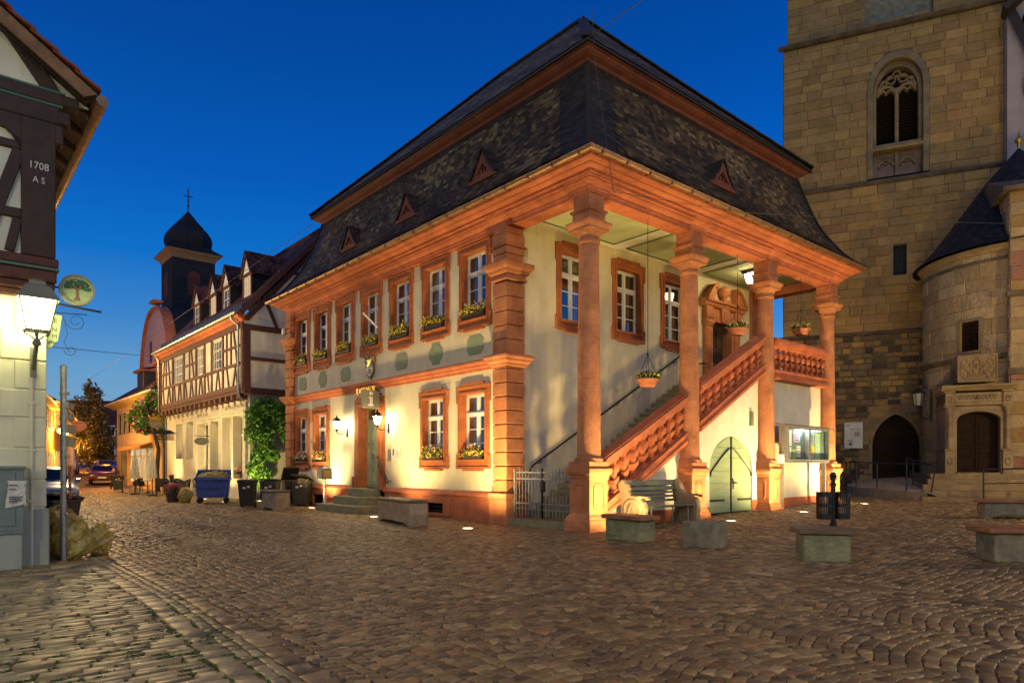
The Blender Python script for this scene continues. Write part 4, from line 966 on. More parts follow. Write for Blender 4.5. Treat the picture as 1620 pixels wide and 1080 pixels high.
mb=MB(Tl); mb.box(a_,b_,D-.3,D-.2,3.0,3.55); mesh('hall_darkness',mb,M_blackdark,sd_)
mb=MB(Tl); mb.tube([(c+.12,D+.0,1.75),(c+.12,D+.07,1.75),(c+.12,D+.07,1.95)],.015,6); mb.tube([(c+.12,D+.07,1.80),(c+.0,D+.07,1.80)],.015,6); mesh('handle',mb,M_iron,sd_)
mb=MB()
def cutstep(a0,s0_,s1_,z0_,z1_,c=.28): mb.prism([],0,0) if False else mb.add([(AW,s0_,z0_),(a0+c,s0_,z0_),(a0,s0_+c,z0_),(a0,s1_-c,z0_),(a0+c,s1_,z0_),(AW,s1_,z0_),(AW,s0_,z1_),(a0+c,s0_,z1_),(a0,s0_+c,z1_),(a0,s1_-c,z1_),(a0+c,s1_,z1_),(AW,s1_,z1_)],[(0,1,2,3,4,5),(11,10,9,8,7,6)]+[(i,(i+1)%6,6+(i+1)%6,6+i) for i in range(6)])
mb.box(-1.0,AW,9.0,11.95,-.2,.24); cutstep(-.62,9.35,11.65,.241,.5); cutstep(-.25,9.72,11.3,.501,.76)
mesh('entrance_steps',mb,M_step,th,bev=.012)
mb=MB(); 
mb.tube([(.3,9.74,1.80),(.14,9.74,1.82),(.14,9.70,1.80),(.14,9.06,1.10),(.14,9.00,1.02),(.14,9.04,.94),(.14,9.10,.98),(.14,9.66,1.56),(.3,9.68,1.58)],.016,6); mb.tube([(.14,9.05,1.02),(.3,9.05,1.02)],.012,6)
mesh('door_handrail',mb,M_iron,th,smooth=True)
text('gold_lettering','RATHAUS',.30,M_brass,th,lambda u,v,d:(AW-.17-d,10.47-u,3.98+v),.03,bold=.008)
mb=MB(Tl); mb.box(9.8,11.15,0,.05,4.0,4.05); mb.box(10.2,10.24,.0,.17,4.03,4.06); mb.box(10.74,10.78,0,.17,4.03,4.06); mesh('lettering_bracket',mb,M_iron,th)
mb=MB(Tl); mb.box(8.5,8.98,0,.035,1.72,2.14); np_=mesh('notice_plate',mb,M_signwhite,th,bev=.004)
mb=MB(Tl)
for k in range(6): mb.box(8.56,8.75-.03*(k%3),.036,.038,1.80+k*.045,1.815+k*.045)
mesh('printed_lines',mb,M_inkred,np_)
mb=MB(Tl); mb.box(8.82,8.93,.036,.038,1.86,2.06); mesh('printed_emblem',mb,M_signgreen,np_)
mb=MB(Tl); mb.box(9.08,9.2,0,.06,1.68,2.06); mesh('bell_panel',mb,M_steel,th,bev=.004)
mb=MB(Tl); mb.tube([(9.9,0,6.15),(9.9,.1,6.2),(10.12,.45,6.62)],.035,7); mesh('flag_holder',mb,M_sash,th)
# coat of arms
mb=MB(Tl); s=10.38; mb.T=lambda q,d,z:(AW-d,10.38+(q-10.38)*.85,4.87+(z-4.87)*.88)
Tl_=Tl; Tl=mb.T
fr_=[(0,4.40),(.10,4.52),(.20,4.58),(.28,4.72),(.33,4.9),(.30,5.0),(.38,5.10),(.40,5.26),(.30,5.22),(.2,5.28),(.1,5.26),(0,5.34)]
poly=[(s-x,z_) for x,z_ in fr_]+[(s+x,z_) for x,z_ in reversed(fr_[1:-1])]
mb.prism(poly,0,.06)
for x,z_ in fr_[1:-1]:
    for sg in (-1,1): mb.box(s+sg*x-.035,s+sg*x+.035,.03,.10,z_-.035,z_+.035)
ca_=mesh('coat_of_arms',mb,simple('old_gilt',(.34,.22,.05),(.16,.11,.03),14,.45,.5,30,.01,.5),th,bev=.012)
M_blue=simple('heraldic_blue',(.05,.08,.30),None,8,.5,.1); 
mb=MB(Tl); mb.prism([(s-.24,5.16),(s+.24,5.16),(s+.25,4.86),(s-.25,4.86)],.06,.09); mesh('blue_field',mb,M_blue,ca_)
mb=MB(Tl); mb.prism([(s-.25,4.855),(s+.25,4.855),(s+.16,4.64),(s,4.50),(s-.16,4.64)],.06,.085); mesh('white_field',mb,M_signwhite,ca_)
mb=MB(Tl)
for x,z_,w,h in ((-.10,4.62,.06,.2),(.10,4.62,.06,.2),(0,4.58,.05,.24),(.03,4.78,.1,.04),(.03,4.69,.08,.035)): mb.box(s+x-w/2,s+x+w/2,.086,.10,z_,z_+h)
mesh('blue_charge',mb,M_blue,ca_)
mb=MB(Tl); 
mb.prism([(s-.05,4.90),(s+.0,4.90),(s+.02,4.97),(s+.1,4.9),(s+.14,4.92),(s+.08,5.0),(s+.06,5.06),(s+.12,5.12),(s+.06,5.15),(s-.04,5.14),(s-.08,5.10),(s-.15,5.13),(s-.18,5.08),(s-.1,5.05),(s-.16,5.0),(s-.14,4.97),(s-.06,4.99)],.091,.11); mesh('gold_lion',mb,M_brass,ca_)
Tl=Tl_

mb=MB(); mb.box(-.02,.10,17.22,17.36,6.98,7.22); mesh('alarm_lamp',mb,M_sash,th,bev=.01)
# ================================================================ things on and around the town hall
ordn=['first','second','third','fourth','fifth','sixth','seventh']
def flower_box(c,z0,label,mix):
    t=thing('flower_box',label,'flower box',(AW-.02,c,z0),FA,'flower boxes on the window sills')
    mb=MB(Tl); mb.prism([(c-.46,z0+.17),(c+.46,z0+.17),(c+.42,z0),(c-.42,z0)],-.12,.10); mb.box(c-.48,c+.48,-.13,.12,z0+.15,z0+.185)
    for k in range(9): mb.box(c-.40+k*.095,c-.37+k*.095,.10,.106,z0+.03,z0+.13)
    mesh('trough',mb,M_trough,t,bev=.006)
    n=6; cl=[(AW-random.uniform(-.02,.12),c-.42+.84*k/(n-1),z0+.24+random.uniform(-.03,.06),.13,.12,random.uniform(.10,.15)) for k in range(n)]+[(AW-.13,c-.42+.84*k/(n-1),z0+.16,.07,.10,.08) for k in range(n)]
    leaves('foliage',M_leafbox,cl,480,.032,t,up=.3); leaves('blossoms',[M_yel,M_red_fl,M_wht],[(x-.03,y,z+.03,rx*1.1,ry*1.05,rz*1.15) for x,y,z,rx,ry,rz in cl],300,.032,t,up=.4,weights=mix)
for i,c in enumerate(UPC):
    flower_box(c,5.60,'trough of yellow flowers on the %s upper window sill counting from the near corner pillar'%ordn[i],[.85,.07,.08])
for i,(c,l) in enumerate(zip(LOC_,('trough of yellow and orange flowers on the ground floor sill nearest the corner pillar','trough of yellow flowers on the sill just right of the notice plates','trough of red and yellow flowers on the sill left of the street door','trough of pale and orange flowers on the ground floor sill farthest from the corner'))):
    flower_box(c,1.66,l,[[.6,.3,.1],[.8,.1,.1],[.4,.4,.2],[.4,.2,.4]][i])
def basket(a,b,z,ztop,label):
    t=thing('hanging_basket',label,'hanging basket',(a,b,z),FA,'flower bowls hung from the porch beam')
    mb=MB(); mb.lathe([(.17,z-.19),(.20,z-.17),(.235,z-.06),(.27,z-.055),(.285,z),(.27,z),(.24,z-.03),(.01,z-.04)],a,b,28); mesh('bowl',mb,M_pot,t,smooth=True)
    mb=MB(); mb.tube([(a,b,z+.62),(a,b,ztop)],.008,5)
    for k in range(4):
        q=2*PI*k/4+.5; mb.tube([(a,b,z+.62),(a+.27*math.cos(q),b+.27*math.sin(q),z-.01)],.006,5)
    mb.lathe([(.02,z+.60),(.03,z+.63),(.02,z+.66)],a,b,8)
    mesh('chain',mb,M_iron,t)
    cl=[(a+.2*math.cos(q),b+.2*math.sin(q),z+.06,.15,.15,.10) for q in np.arange(0,6.2,.8)]+[(a,b,z+.1,.2,.2,.11)]
    leaves('foliage',M_leafbox,cl,650,.034,t,up=.3); leaves('blossoms',[M_yel,M_wht,M_red_fl],[(x,y,zz+.02,rx*1.05,ry*1.05,rz*1.1) for x,y,zz,rx,ry,rz in cl],300,.032,t,up=.4,weights=[.7,.22,.08])
basket(2.56,.40,3.68,7.68,'lowest terracotta flower bowl, hung between the first two porch columns')
basket(6.71,.40,5.50,7.68,'terracotta flower bowl hung in front of the oak door, between the middle columns')
basket(10.51,.40,5.98,7.68,'terracotta flower bowl hung above the landing balustrade, farthest right')
def wall_lantern(s,z,label):
    t=thing('wall_lantern',label,'lantern',(AW,s,z),FA,'lit lanterns beside the street door')
    mb=MB(); a=AW-.42
    mb.tube([(AW,s,z-.32),(AW-.08,s,z-.34),(AW-.3,s,z-.36),(a,s,z-.30),(a,s,z-.2)],.016,6); mb.box(AW-.03,AW,s-.05,s+.05,z-.45,z-.12); mb.tube([(AW-.03,s,z-.16),(AW-.16,s,z-.2),(AW-.2,s,z-.32)],.01,6)
    mesh('bracket',mb,M_iron,t,smooth=True)
    mb=MB(); mb.lathe([(.04,z-.20),(.10,z-.15),(.155,z+.06),(.16,z+.08)],a,s,6,cap=False); g=mesh('lamp_glass',mb,E_lamp,t)
    mb=MB(); mb.lathe([(.185,z+.08),(.19,z+.10),(.13,z+.16),(.05,z+.22),(.02,z+.24),(.03,z+.27),(.005,z+.31)],a,s,6)
    for k in range(6):
        q=2*PI*k/6; mb.tube([(a+.10*math.cos(q),s+.10*math.sin(q),z-.15),(a+.16*math.cos(q),s+.16*math.sin(q),z+.08)],.008,5)
    mb.lathe([(.02,z-.26),(.05,z-.22),(.08,z-.16),(.075,z-.15)],a,s,6); mesh('lamp_cap',mb,M_iron,t)
wall_lantern(12.12,3.02,'lit lantern on the wall left of the street door'); wall_lantern(9.22,3.04,'lit lantern on the wall right of the street door, under the information sign')
# porch ceiling lamp
t=thing('ceiling_lantern','lit square lamp under the porch ceiling, near the third column','lantern',(9.55,1.6,7.98),FA)
mb=MB(); mb.sq([(.24,7.96),(.24,7.90),(.18,7.86)],9.55,1.6); mesh('lamp_cap',mb,M_iron,t)
mb=MB(); mb.sq([(.17,7.86),(.11,7.58),(.02,7.57)],9.55,1.6); mesh('lamp_glass',mb,E_ceil,t)
mb=MB()
for x,y in ((-1,-1),(1,-1),(1,1),(-1,1)): mb.bar((9.55+x*.175,1.6+y*.175,7.87),(9.55+x*.115,1.6+y*.115,7.57),.018,.018)
mesh('lamp_frame',mb,M_iron,t)
# information sign: box sign standing out from the wall
s=9.62
t=thing('information_sign','square grey projecting sign with a white letter i above the street door','sign',(AW,s,3.85),FA)
mb=MB(); mb.box(AW-.74,AW-.12,s,s+.14,3.42,4.0); mesh('sign_box',mb,M_signgray,t,bev=.01)
mb=MB(); mb.box(AW-.12,AW,s+.05,s+.09,3.9,3.94); mb.box(AW-.12,AW,s+.05,s+.09,3.48,3.52); mesh('bracket',mb,M_iron,t)
mb=MB(); T_=lambda x,d,z:(AW-.43+x,s-d,z); mb.T=T_
mb.prism([(.07*math.cos(2*PI*k/16),3.90+.065*math.sin(2*PI*k/16)) for k in range(16)],-.002,.01); mb.prism([(-.09,3.79),(.055,3.79),(.055,3.54),(.11,3.54),(.11,3.49),(-.12,3.49),(-.12,3.54),(-.055,3.54),(-.055,3.74),(-.09,3.74)],-.002,.01)
mesh('letter_i',mb,M_signwhite,t)
# letter box on a post
t=thing('letter_box','grey letter box with pitched lid on a white post left of the entrance steps','letter box',(-.35,12.62,0),FA)
mb=MB(); mb.box(-.38,-.32,12.59,12.65,-.05,1.08); mesh('post',mb,M_sash,t)
mb=MB(); mb.box(-.55,-.15,12.42,12.82,1.05,1.42); mb.add([(-.58,12.38,1.42),(-.12,12.38,1.42),(-.12,12.86,1.42),(-.58,12.86,1.42),(-.42,12.5,1.52),(-.28,12.5,1.52),(-.28,12.74,1.52),(-.42,12.74,1.52)],[(0,1,2,3),(4,5,6,7),(0,1,5,4),(1,2,6,5),(2,3,7,6),(3,0,4,7)]); bx_=mesh('box',mb,M_steel,t,bev=.01)
mb=MB(); mb.box(-.48,-.24,12.40,12.42,1.12,1.34); mesh('yellow_label',mb,simple('yellow_label',(.6,.35,.06),None,5,.5,0),bx_)
# gate at the foot of the stair
t=thing('stair_gate','galvanised bar gate closing the foot of the outside stair','gate',(.30,1.9,.17),FA)
mb=MB(); mb.box(.27,.33,2.86,2.92,-.1,1.42); mb.box(.27,.33,.82,.86,.1,1.4); mesh('gate_post',mb,M_steel,t)
for (p,q) in ((.90,1.86),(1.88,2.84)):
    mb=MB()
    for z in (.42,.56,1.18,1.34): mb.box(.285,.315,p,q,z-.018,z+.018)
    n=8
    for k in range(n+1):
        b_=p+(q-p)*k/n; mb.tube([(.30,b_,.24),(.30,b_,1.46 if k%2 else 1.40)],.010,6)
    mesh('gate_leaf',mb,M_steel,t)
mb=MB(); mb.box(.26,.34,1.80,1.90,.86,1.12); mb.tube([(.24,1.85,1.0),(.22,1.85,1.0),(.22,1.75,1.0)],.012,6); mb.box(.28,.32,1.85,1.89,.2,1.44); mesh('lock_plate',mb,M_iron,t)
# ---------------------------------------------------------------- uplights in the paving
ground_light(-1.39,2.66,'lit floor light in front of the near corner pillar of the town hall',150,.28,4.0,4.2,122)
ground_light(-1.15,7.6,'lit floor light just left of the grey bench by the long facade',85,.3,7.2,4.4,122)
ground_light(-.62,13.1,'lit floor light near the left end of the town hall facade',115,.3,13.4,4.6,122)
ground_light(4.29,-.88,'lit floor light in front of the arched green door',45,4.6,.6,3.6,150)
ground_light(7.8,-1.04,'lit floor light in front of the third porch column',110,8.2,.6,3.6,150)
ground_light(11.84,-1.06,'lit floor light in front of the last porch column',115,12.2,.6,3.6,150)
ground_light(.55,-1.15,'floor light behind the wood-topped stone bench at the corner column',95,.6,.6,3.6,150)
ground_light(-.15,19.5,'added floor light in the alley brightening the climbing vine, hidden behind the wheelie bins',60,.7,20.9,3.2,120)  # unseen uplight added to brighten the vine
ground_light(-1.6,19.6,'lit floor light underneath the blue rubbish container',45,.3,21.5)
ground_light(-1.33,23.2,'lit floor light beside the cafe chairs right of the big parasols',60,.4,23.4)
ground_light(-1.39,28.04,'lit floor light in the middle of the cafe tables',60,.4,28)
ground_light(-1.43,32.76,'lit floor light at the far end of the cafe terrace',60,.4,32.8)
# ---------------------------------------------------------------- benches
def stone_bench(a,b,rot,L,Wd,H,label,stone,top=None,notch=False,group=None,oh=.1,tilt=0,seed=1,taper=0):
    z=gA(a,b); t=thing('stone_bench',label,'bench',(a,b,z),FA,group,rot=rot)
    # local frame: build around origin, parent carries rotation
    OFF[t.name]=Vector((0,0,0)); rd=random.Random(seed)
    th_=.09 if top else 0
    mb=MB(); nx,nz=10,5; h=H-th_
    def J(): return rd.uniform(-.012,.012)
    if notch:
        poly=[(-L/2,-.03),(-L/2+.16,-.03),(-L/2+.20,.06),(L/2-.22,.06),(L/2-.17,-.03),(L/2,-.03),(L/2+.03,h*.5),(L/2,h),(-L/2,h),(-L/2-.02,h*.6)]
        mb.T=lambda s,d,zz:(s,d,zz); mb.prism(poly,-Wd/2,Wd/2)
    else:
        mb.add([(-L/2-taper+J(),-Wd/2+J(),-.03),(L/2+taper+J(),-Wd/2+J(),-.03),(L/2+taper+J(),Wd/2,-.03),(-L/2-taper,Wd/2,-.03),(-L/2+J(),-Wd/2+J(),h),(L/2+J(),-Wd/2+J(),h+J()),(L/2,Wd/2,h),(-L/2,Wd/2,h)],[(0,3,2,1),(4,5,6,7),(0,1,5,4),(1,2,6,5),(2,3,7,6),(3,0,4,7)])
    o=mesh('stone_block',mb,stone,t,bev=.035,seg=3); 
    sb=o.modifiers.new('sub','SUBSURF'); sb.subdivision_type='SIMPLE'; sb.levels=sb.render_levels=3
    tx=bpy.data.textures.new('rough','CLOUDS'); tx.noise_scale=.16; dm=o.modifiers.new('disp','DISPLACE'); dm.texture=tx; dm.strength=.035; dm.mid_level=.5; dm.texture_coords='LOCAL'
    if top:
        mb=MB(); n=2
        for k in range(n):
            w=(Wd+.12)/n; y=-Wd/2-.06+w*k; mb.box(-L/2-oh,L/2+oh,y+.003,y+w-.003,h+.004,h+th_)
        mesh('wooden_seat',mb,top,t,bev=.012)
    elif top is None and H>.4 and notch:
        mb=MB(); mb.box(-L/2-.03,L/2+.03,-Wd/2-.03,Wd/2+.03,h,h+.07); mesh('seat_slab',mb,M_oldwood,t,bev=.015)
    return t
grp='stone block benches on the square'
def A_of(X,Y): return FA.loc(X,Y)
# positions from the photograph (frame A), rotation relative to frame A
def bench_at(x0,y0,x1,y1,Wd,**kw):
    # front bottom corners given in pixels of the picture plane -> ground, done beforehand; x,y in world metres
    dx,dy=x1-x0,y1-y0; L=math.hypot(dx,dy); ang=math.atan2(dy,dx); cx=(x0+x1)/2-math.sin(ang)*Wd/2; cy=(y0+y1)/2+math.cos(ang)*Wd/2
    a,b=FA.loc(cx,cy); return stone_bench(a,b,ang-FA.a,L,Wd,group=grp,**kw)
bench_at(1.93,14.1,2.50,13.34,.46,H=.50,label='green stone bench with a thick varnished plank, in front of the corner column',stone=M_greenstone,top=M_benchwood,seed=3,oh=.08)
bench_at(3.16,12.75,3.62,12.25,.5,H=.46,label='bare rounded stone block between the corner column bench and the litter bin',stone=M_graystone,seed=5)
bench_at(4.57,10.72,5.26,10.6,.5,H=.50,label='wood-topped stone bench directly in front of the black litter bin',stone=M_greenstone,top=M_oldwood,seed=7,oh=.08)
bench_at(7.32,10.35,8.9,10.25,.5,H=.50,label='wood-topped stone bench cut by the right edge of the photo',stone=M_graystone,top=M_benchwood,seed=9)
bench_at(11.6,16.75,12.9,16.4,.5,H=.47,label='small wood-topped stone bench in front of the church steps',stone=M_graystone,top=M_benchwood,seed=11,notch=True)
bench_at(-3.72,18.9,-2.55,16.95,.5,H=.58,label='tan stone bench with a notched foot against the long town hall facade',stone=M_tanstone,notch=True,seed=13)
bench_at(-8.75,23.9,-8.05,23.15,.55,H=.62,label='pale stone bench at the far corner of the town hall, beside the wheelie bins',stone=M_tanstone,notch=True,seed=15)
# ---------------------------------------------------------------- carved park bench
p0=Vector(FA.w(3.0,.0)); 
ang=FA.a; L=2.1; a_,b_=2.45,-.12; z=gA(a_,b_)
pb=thing('carved_bench','long bench with green slats between two carved stone lion-pawed ends','bench',(a_,b_,z),FA,rot=ang-FA.a); OFF[pb.name]=Vector((0,0,0))
side=[(-.36,-.03),(-.33,.25),(-.36,.45),(-.30,.60),(-.22,.68),(-.30,.72),(-.24,.76),(-.10,.74),(.05,.76),(.14,.86),(.20,1.0),(.30,1.12),(.38,1.10),(.44,1.0),(.42,.8),(.36,.55),(.34,.30),(.38,-.03)]
for sg,lab in ((-1,None),(1,None)):
    mb=MB(lambda s,d,zz,sg=sg:(sg*(L/2)+d*sg,s,zz)); mb.prism(side,-.09,.09); 
    if sg<0:
        pass
    o=mesh('carved_end',mb,M_cream_stone,pb,bev=.025,seg=3)
    mb=MB(lambda s,d,zz,sg=sg:(sg*(L/2)+sg*d,s,zz))
    cc=[(.0+.25*math.cos(2*PI*k/24),.42+.25*math.sin(2*PI*k/24)) for k in range(24)]; ci=[(x*.82,.42+(zz-.42)*.82) for x,zz in cc]
    mb.ring(cc,ci,.08,.115); mb.prism([(-.14,.28),(-.10,.28),(.02,.5),(.12,.28),(.16,.28),(.04,.56),(0,.56)],.08,.12); mb.prism([(-.2,.12),(-.1,.22),(.1,.22),(.2,.12),(.1,.18),(-.1,.18)],.08,.11)
    mesh('carved_relief',mb,M_cream_stone,o,bev=.008)
    mb=MB(lambda s,d,zz,sg=sg:(sg*(L/2)+d,s,zz))
    for k in range(4): mb.lathe([(.01,.66),(.032,.68),(.036,.72),(.02,.76),(.005,.77)],0,0,8) if False else mb.tube([(-.40,-.06+k*.04,.66),(-.38,-.06+k*.04,.71),(-.30,-.06+k*.04,.72)],.022,7)
    mesh('lion_paw',mb,M_cream_stone,o,smooth=True)
mb=MB()
for k in range(5): y=-.30+k*.105; mb.box(-L/2+.08,L/2-.08,y,y+.09,.46-.012*k,.50-.012*k)
mesh('seat_slats',mb,M_slatgreen,pb,bev=.008)
mb=MB()
for k,(h,w) in enumerate(((.56,.06),(.66,.06),(.76,.06),(.84,.10),(.96,.14))): 
    y=.24+.16*(h-.5); mb.add([(-L/2+.08,y,h),(L/2-.08,y,h),(L/2-.08,y+.03,h),(-L/2+.08,y+.03,h),(-L/2+.08,y+.16*w,h+w),(L/2-.08,y+.16*w,h+w),(L/2-.08,y+.03+.16*w,h+w),(-L/2+.08,y+.03+.16*w,h+w)],[(0,3,2,1),(4,5,6,7),(0,1,5,4),(1,2,6,5),(2,3,7,6),(3,0,4,7)])
mesh('backrest_slats',mb,M_slatgreen,pb,bev=.008)
mb=MB(); mb.tube([(L/2-.35,-.26,.46),(L/2-.35,-.26,.0)],.018,6); mb.tube([(L/2-.35,.2,.44),(L/2-.35,.2,.0)],.018,6); mb.tube([(L/2-.35,-.26,.02),(L/2-.35,.2,.02)],.018,6); mesh('steel_leg',mb,M_steel,pb); mb=MB(); mb.tube([(-L/2+.3,-.26,.46),(-L/2+.3,-.26,.0)],.018,6); mesh('steel_leg',mb,M_steel,pb)
# ---------------------------------------------------------------- litter bins on one post
X,Y=7.15,15.2; a_,b_=FA.loc(X,Y); z=gA(a_,b_)
lb=thing('litter_bin','pair of black slotted litter baskets on one ornamental post','litter bin',(X,Y,z),FW)
mb=MB(); mb.lathe([(.05,z-.05),(.05,z+.95),(.07,z+.96),(.07,z+1.0),(.045,z+1.02),(.045,z+1.08),(.075,z+1.10),(.06,z+1.14),(.08,z+1.18),(.055,z+1.25),(.01,z+1.27)],X,Y,16); mb.lathe([(.075,z-.02),(.075,z+.12),(.055,z+.14)],X,Y,16); mesh('post',mb,M_iron,lb,smooth=True)
for sg in (-1,1):
    cx,cy=X+sg*.21,Y+sg*.02; mb=MB(); n=24
    for k in range(n): 
        q=2*PI*k/n; q1=q+2*PI/n*.62
        for (u,v) in ((z+.32,z+.50),(z+.54,z+.72)):
            pts=[(cx+.165*math.cos(t),cy+.165*math.sin(t),h) for t in (q,q1) for h in (u,v)]; ins=[(cx+.158*math.cos(t),cy+.158*math.sin(t),h) for t in (q,q1) for h in (u,v)]
            mb.add(pts+ins,[(0,2,3,1),(4,5,7,6),(0,1,5,4),(2,6,7,3),(0,4,6,2),(1,3,7,5)])
    for (u,v) in ((z+.22,z+.325),(z+.495,z+.545),(z+.715,z+.80)): mb.lathe([(.168,u),(.168,v),(.156,v),(.156,u),(.168,u)],cx,cy,32,cap=False)
    mb.lathe([(.178,z+.79),(.18,z+.82),(.156,z+.82),(.156,z+.79)],cx,cy,32,cap=False); mb.lathe([(.165,z+.22),(.165,z+.235),(.01,z+.235)],cx,cy,24)
    mb.box(X+min(sg*.03,sg*.09),X+max(sg*.03,sg*.09),Y-.02,Y+.02,z+.3,z+.8); mesh('basket',mb,M_iron,lb)
# ---------------------------------------------------------------- display case
T_=lambda s,d,z:(s,.02-d,z)
a0,a1=8.62,11.38; z=gA(10,0)
dc=thing('display_case','lit glazed notice case with small grey roof, on two posts before the landing wall','display case',(10,0,z),FA)
for q_ in (a0-.06,a1-.02): mb=MB(T_); mb.box(q_,q_+.08,-.10,.02,z-.05,2.80); mesh('post',mb,M_steel,dc)
mb=MB(T_); mb.ring([(a0,1.62),(a1,1.62),(a1,2.74),(a0,2.74)],[(a0+.07,1.70),(a1-.07,1.70),(a1-.07,2.67),(a0+.07,2.67)],-.01,.16); mb.box(a0+.05,a1-.05,-.01,.02,1.68,2.69); m_=(a0+a1)/2; mb.box(m_-.06,m_+.06,.02,.175,1.70,2.67); mb.box(a0+.08,a1-.08,.145,.17,1.69,1.73); mb.box(a0+.08,a1-.08,.145,.17,2.64,2.68); mesh('case_frame',mb,M_steel,dc,bev=.006)
mb=MB(T_); mb.extr([(-.16,2.78),(.32,2.70),(.32,2.72),(-.16,2.83)],a0-.16,a1+.16); mesh('case_roof',mb,M_steel,dc,bev=.003)
mb=MB(T_); mb.box(a0+.07,a1-.07,.021,.025,1.70,2.67); mesh('pin_board',mb,simple('green_pin_board',(.10,.17,.15),(.08,.13,.12),9,.8,.3),dc)
def sheet(x,y,w,h,c,nm='notice_sheet',lines=0,lc=None):
    mb=MB(T_); mb.box(x,x+w,.026,.029,y,y+h); m=MATS.get('sheet%s'%(c,)) or simple('sheet%s'%(c,),c,tuple(k*.9 for k in c),8,.6,.1); MATS['sheet%s'%(c,)]=m; o=mesh(nm,mb,m,dc)
    if lines:
        mb=MB(T_); 
        for k in range(lines): mb.box(x+w*.12,x+w*(.88-.25*((k*7)%3)/3),.0291,.031,y+h*(k+.6)/(lines+.4),y+h*(k+.6)/(lines+.4)+h*.25/lines)
        mesh('printed_lines',mb,lc or M_ink,o)
LILAC=(.5,.38,.55); WH=(.72,.72,.68); 
for x,y,w,h,c,n in ((8.75,2.14,.34,.48,WH,6),(9.22,2.26,.40,.36,LILAC,4),(8.78,1.76,.30,.33,WH,0),(9.15,1.73,.22,.30,(.30,.45,.12),0),(9.42,1.80,.24,.34,WH,3),(10.12,2.16,.20,.46,WH,7),(10.36,2.2,.22,.42,(.35,.5,.55),5),(10.30,1.92,.28,.25,(.85,.75,.03),4),(10.36,1.72,.22,.18,(.5,.6,.6),3),(10.64,1.72,.34,.84,(.35,.55,.12),0),(10.1,1.73,.12,.14,WH,2)): sheet(x,y,w,h,c,lines=n)
mb=MB(T_)
for k in range(5): mb.box(10.66,10.96,.0295,.032,1.80+k*.15,1.87+k*.15)
mesh('printed_bands',mb,simple('sky_print',(.25,.5,.75),None,8,.6,0),dc); 
mb=MB(T_); mb.prism([(8.86,2.08),(9.0,2.06),(8.97,1.95),(8.93,1.88),(8.93,1.98)],.0292,.032); mesh('orange_print',mb,M_pot,dc)
mb=MB(T_); 
for (p,q) in ((a0+.10,m_-.08),(m_+.08,a1-.10)): mb.quad((p,.15,1.72),(q,.15,1.72),(q,.15,2.65),(p,.15,2.65))
mesh('pane',mb,M_glassclear,dc)
mb=MB(T_); mb.box(9.25,9.95,.06,.09,2.625,2.65); mb.box(10.3,10.9,.06,.09,2.64,2.655); mesh('case_lamp',mb,E_tube,dc)
X,Y=FA.w(9.6,.0-.08); l=point((X,Y,2.60),12,(.85,1,.98),.02)
mb=MB(T_); mb.box(8.35,8.47,-.0,.12,1.60,1.86); mesh('paper_roll',mb,M_sash,dc)
# ================================================================ CHURCH TOWER with stair turret
ch=thing('church_tower','massive square stone church tower with round stair turret and gothic window','church',(0,0,0),FT)
P_st=[(.30,.21,.085),(.34,.245,.10),(.24,.17,.08),(.31,.22,.09),(.36,.25,.08),(.25,.18,.08),(.33,.22,.08),(.27,.16,.08),(.27,.19,.085),(.30,.22,.11)]
P_st=[((r_*.5+.15)*1.25,(g_*.5+.107)*1.08,(b_*.5+.044)*.9) for r_,g_,b_ in P_st]
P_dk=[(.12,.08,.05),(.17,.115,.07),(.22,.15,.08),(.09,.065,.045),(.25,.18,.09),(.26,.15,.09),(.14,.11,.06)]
Tt=lambda s,d,z:(s,-d,z)
S0,S1=-2.68,12.
win=archhole(2.03,1.64,15.9,18.3,19.4); pd=archhole(1.95,2.0,-1,2.45,3.95,.45)
NI=(.85,3.22,14.35,20.4)
def put(name,mbcc,parent,mat=M_masonry,recalc=False):
    mb,cc=mbcc; o=mesh(name,mb,mat,parent,recalc=recalc); facecol(o,np.array(cc)); return o
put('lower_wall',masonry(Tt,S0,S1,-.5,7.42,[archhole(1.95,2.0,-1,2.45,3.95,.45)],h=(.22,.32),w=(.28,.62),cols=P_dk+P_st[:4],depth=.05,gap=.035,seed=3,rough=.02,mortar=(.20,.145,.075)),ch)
put('middle_wall',masonry(Tt,S0,S1,7.5,14.15,[(1.80,2.42,9.98,11.35)],h=(.36,.5),w=(.5,1.2),cols=P_st,depth=.022,gap=.012,seed=4,mortar=(.17,.12,.075)),ch)
put('upper_wall',masonry(lambda s,d,z:(s,.08-d,z),S0,S1,14.25,21.0,[archhole(2.03,2.42,14.25,18.3,19.95)],h=(.34,.5),w=(.5,1.15),cols=P_st,depth=.022,gap=.012,seed=5,mortar=(.16,.115,.07)),ch)
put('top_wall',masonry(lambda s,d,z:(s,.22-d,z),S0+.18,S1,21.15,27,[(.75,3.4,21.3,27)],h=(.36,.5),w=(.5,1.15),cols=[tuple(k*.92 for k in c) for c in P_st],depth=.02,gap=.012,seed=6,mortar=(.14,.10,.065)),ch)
mb=MB(Tt); mb.box(.6,3.55,-.6,-.45,21.2,27); mb.box(.6,.75,-.5,-.2,21.2,27)
mesh('belfry_recess',mb,M_graystone,ch)
mb=MB(Tt); mb.quad((S0+.3,-1.2,-.5),(S1,-1.2,-.5),(S1,-1.2,27),(S0+.3,-1.2,27)); mb.quad((S0,-.0,27),(S1,0,27),(S1,-10,27),(S0,-10,27))
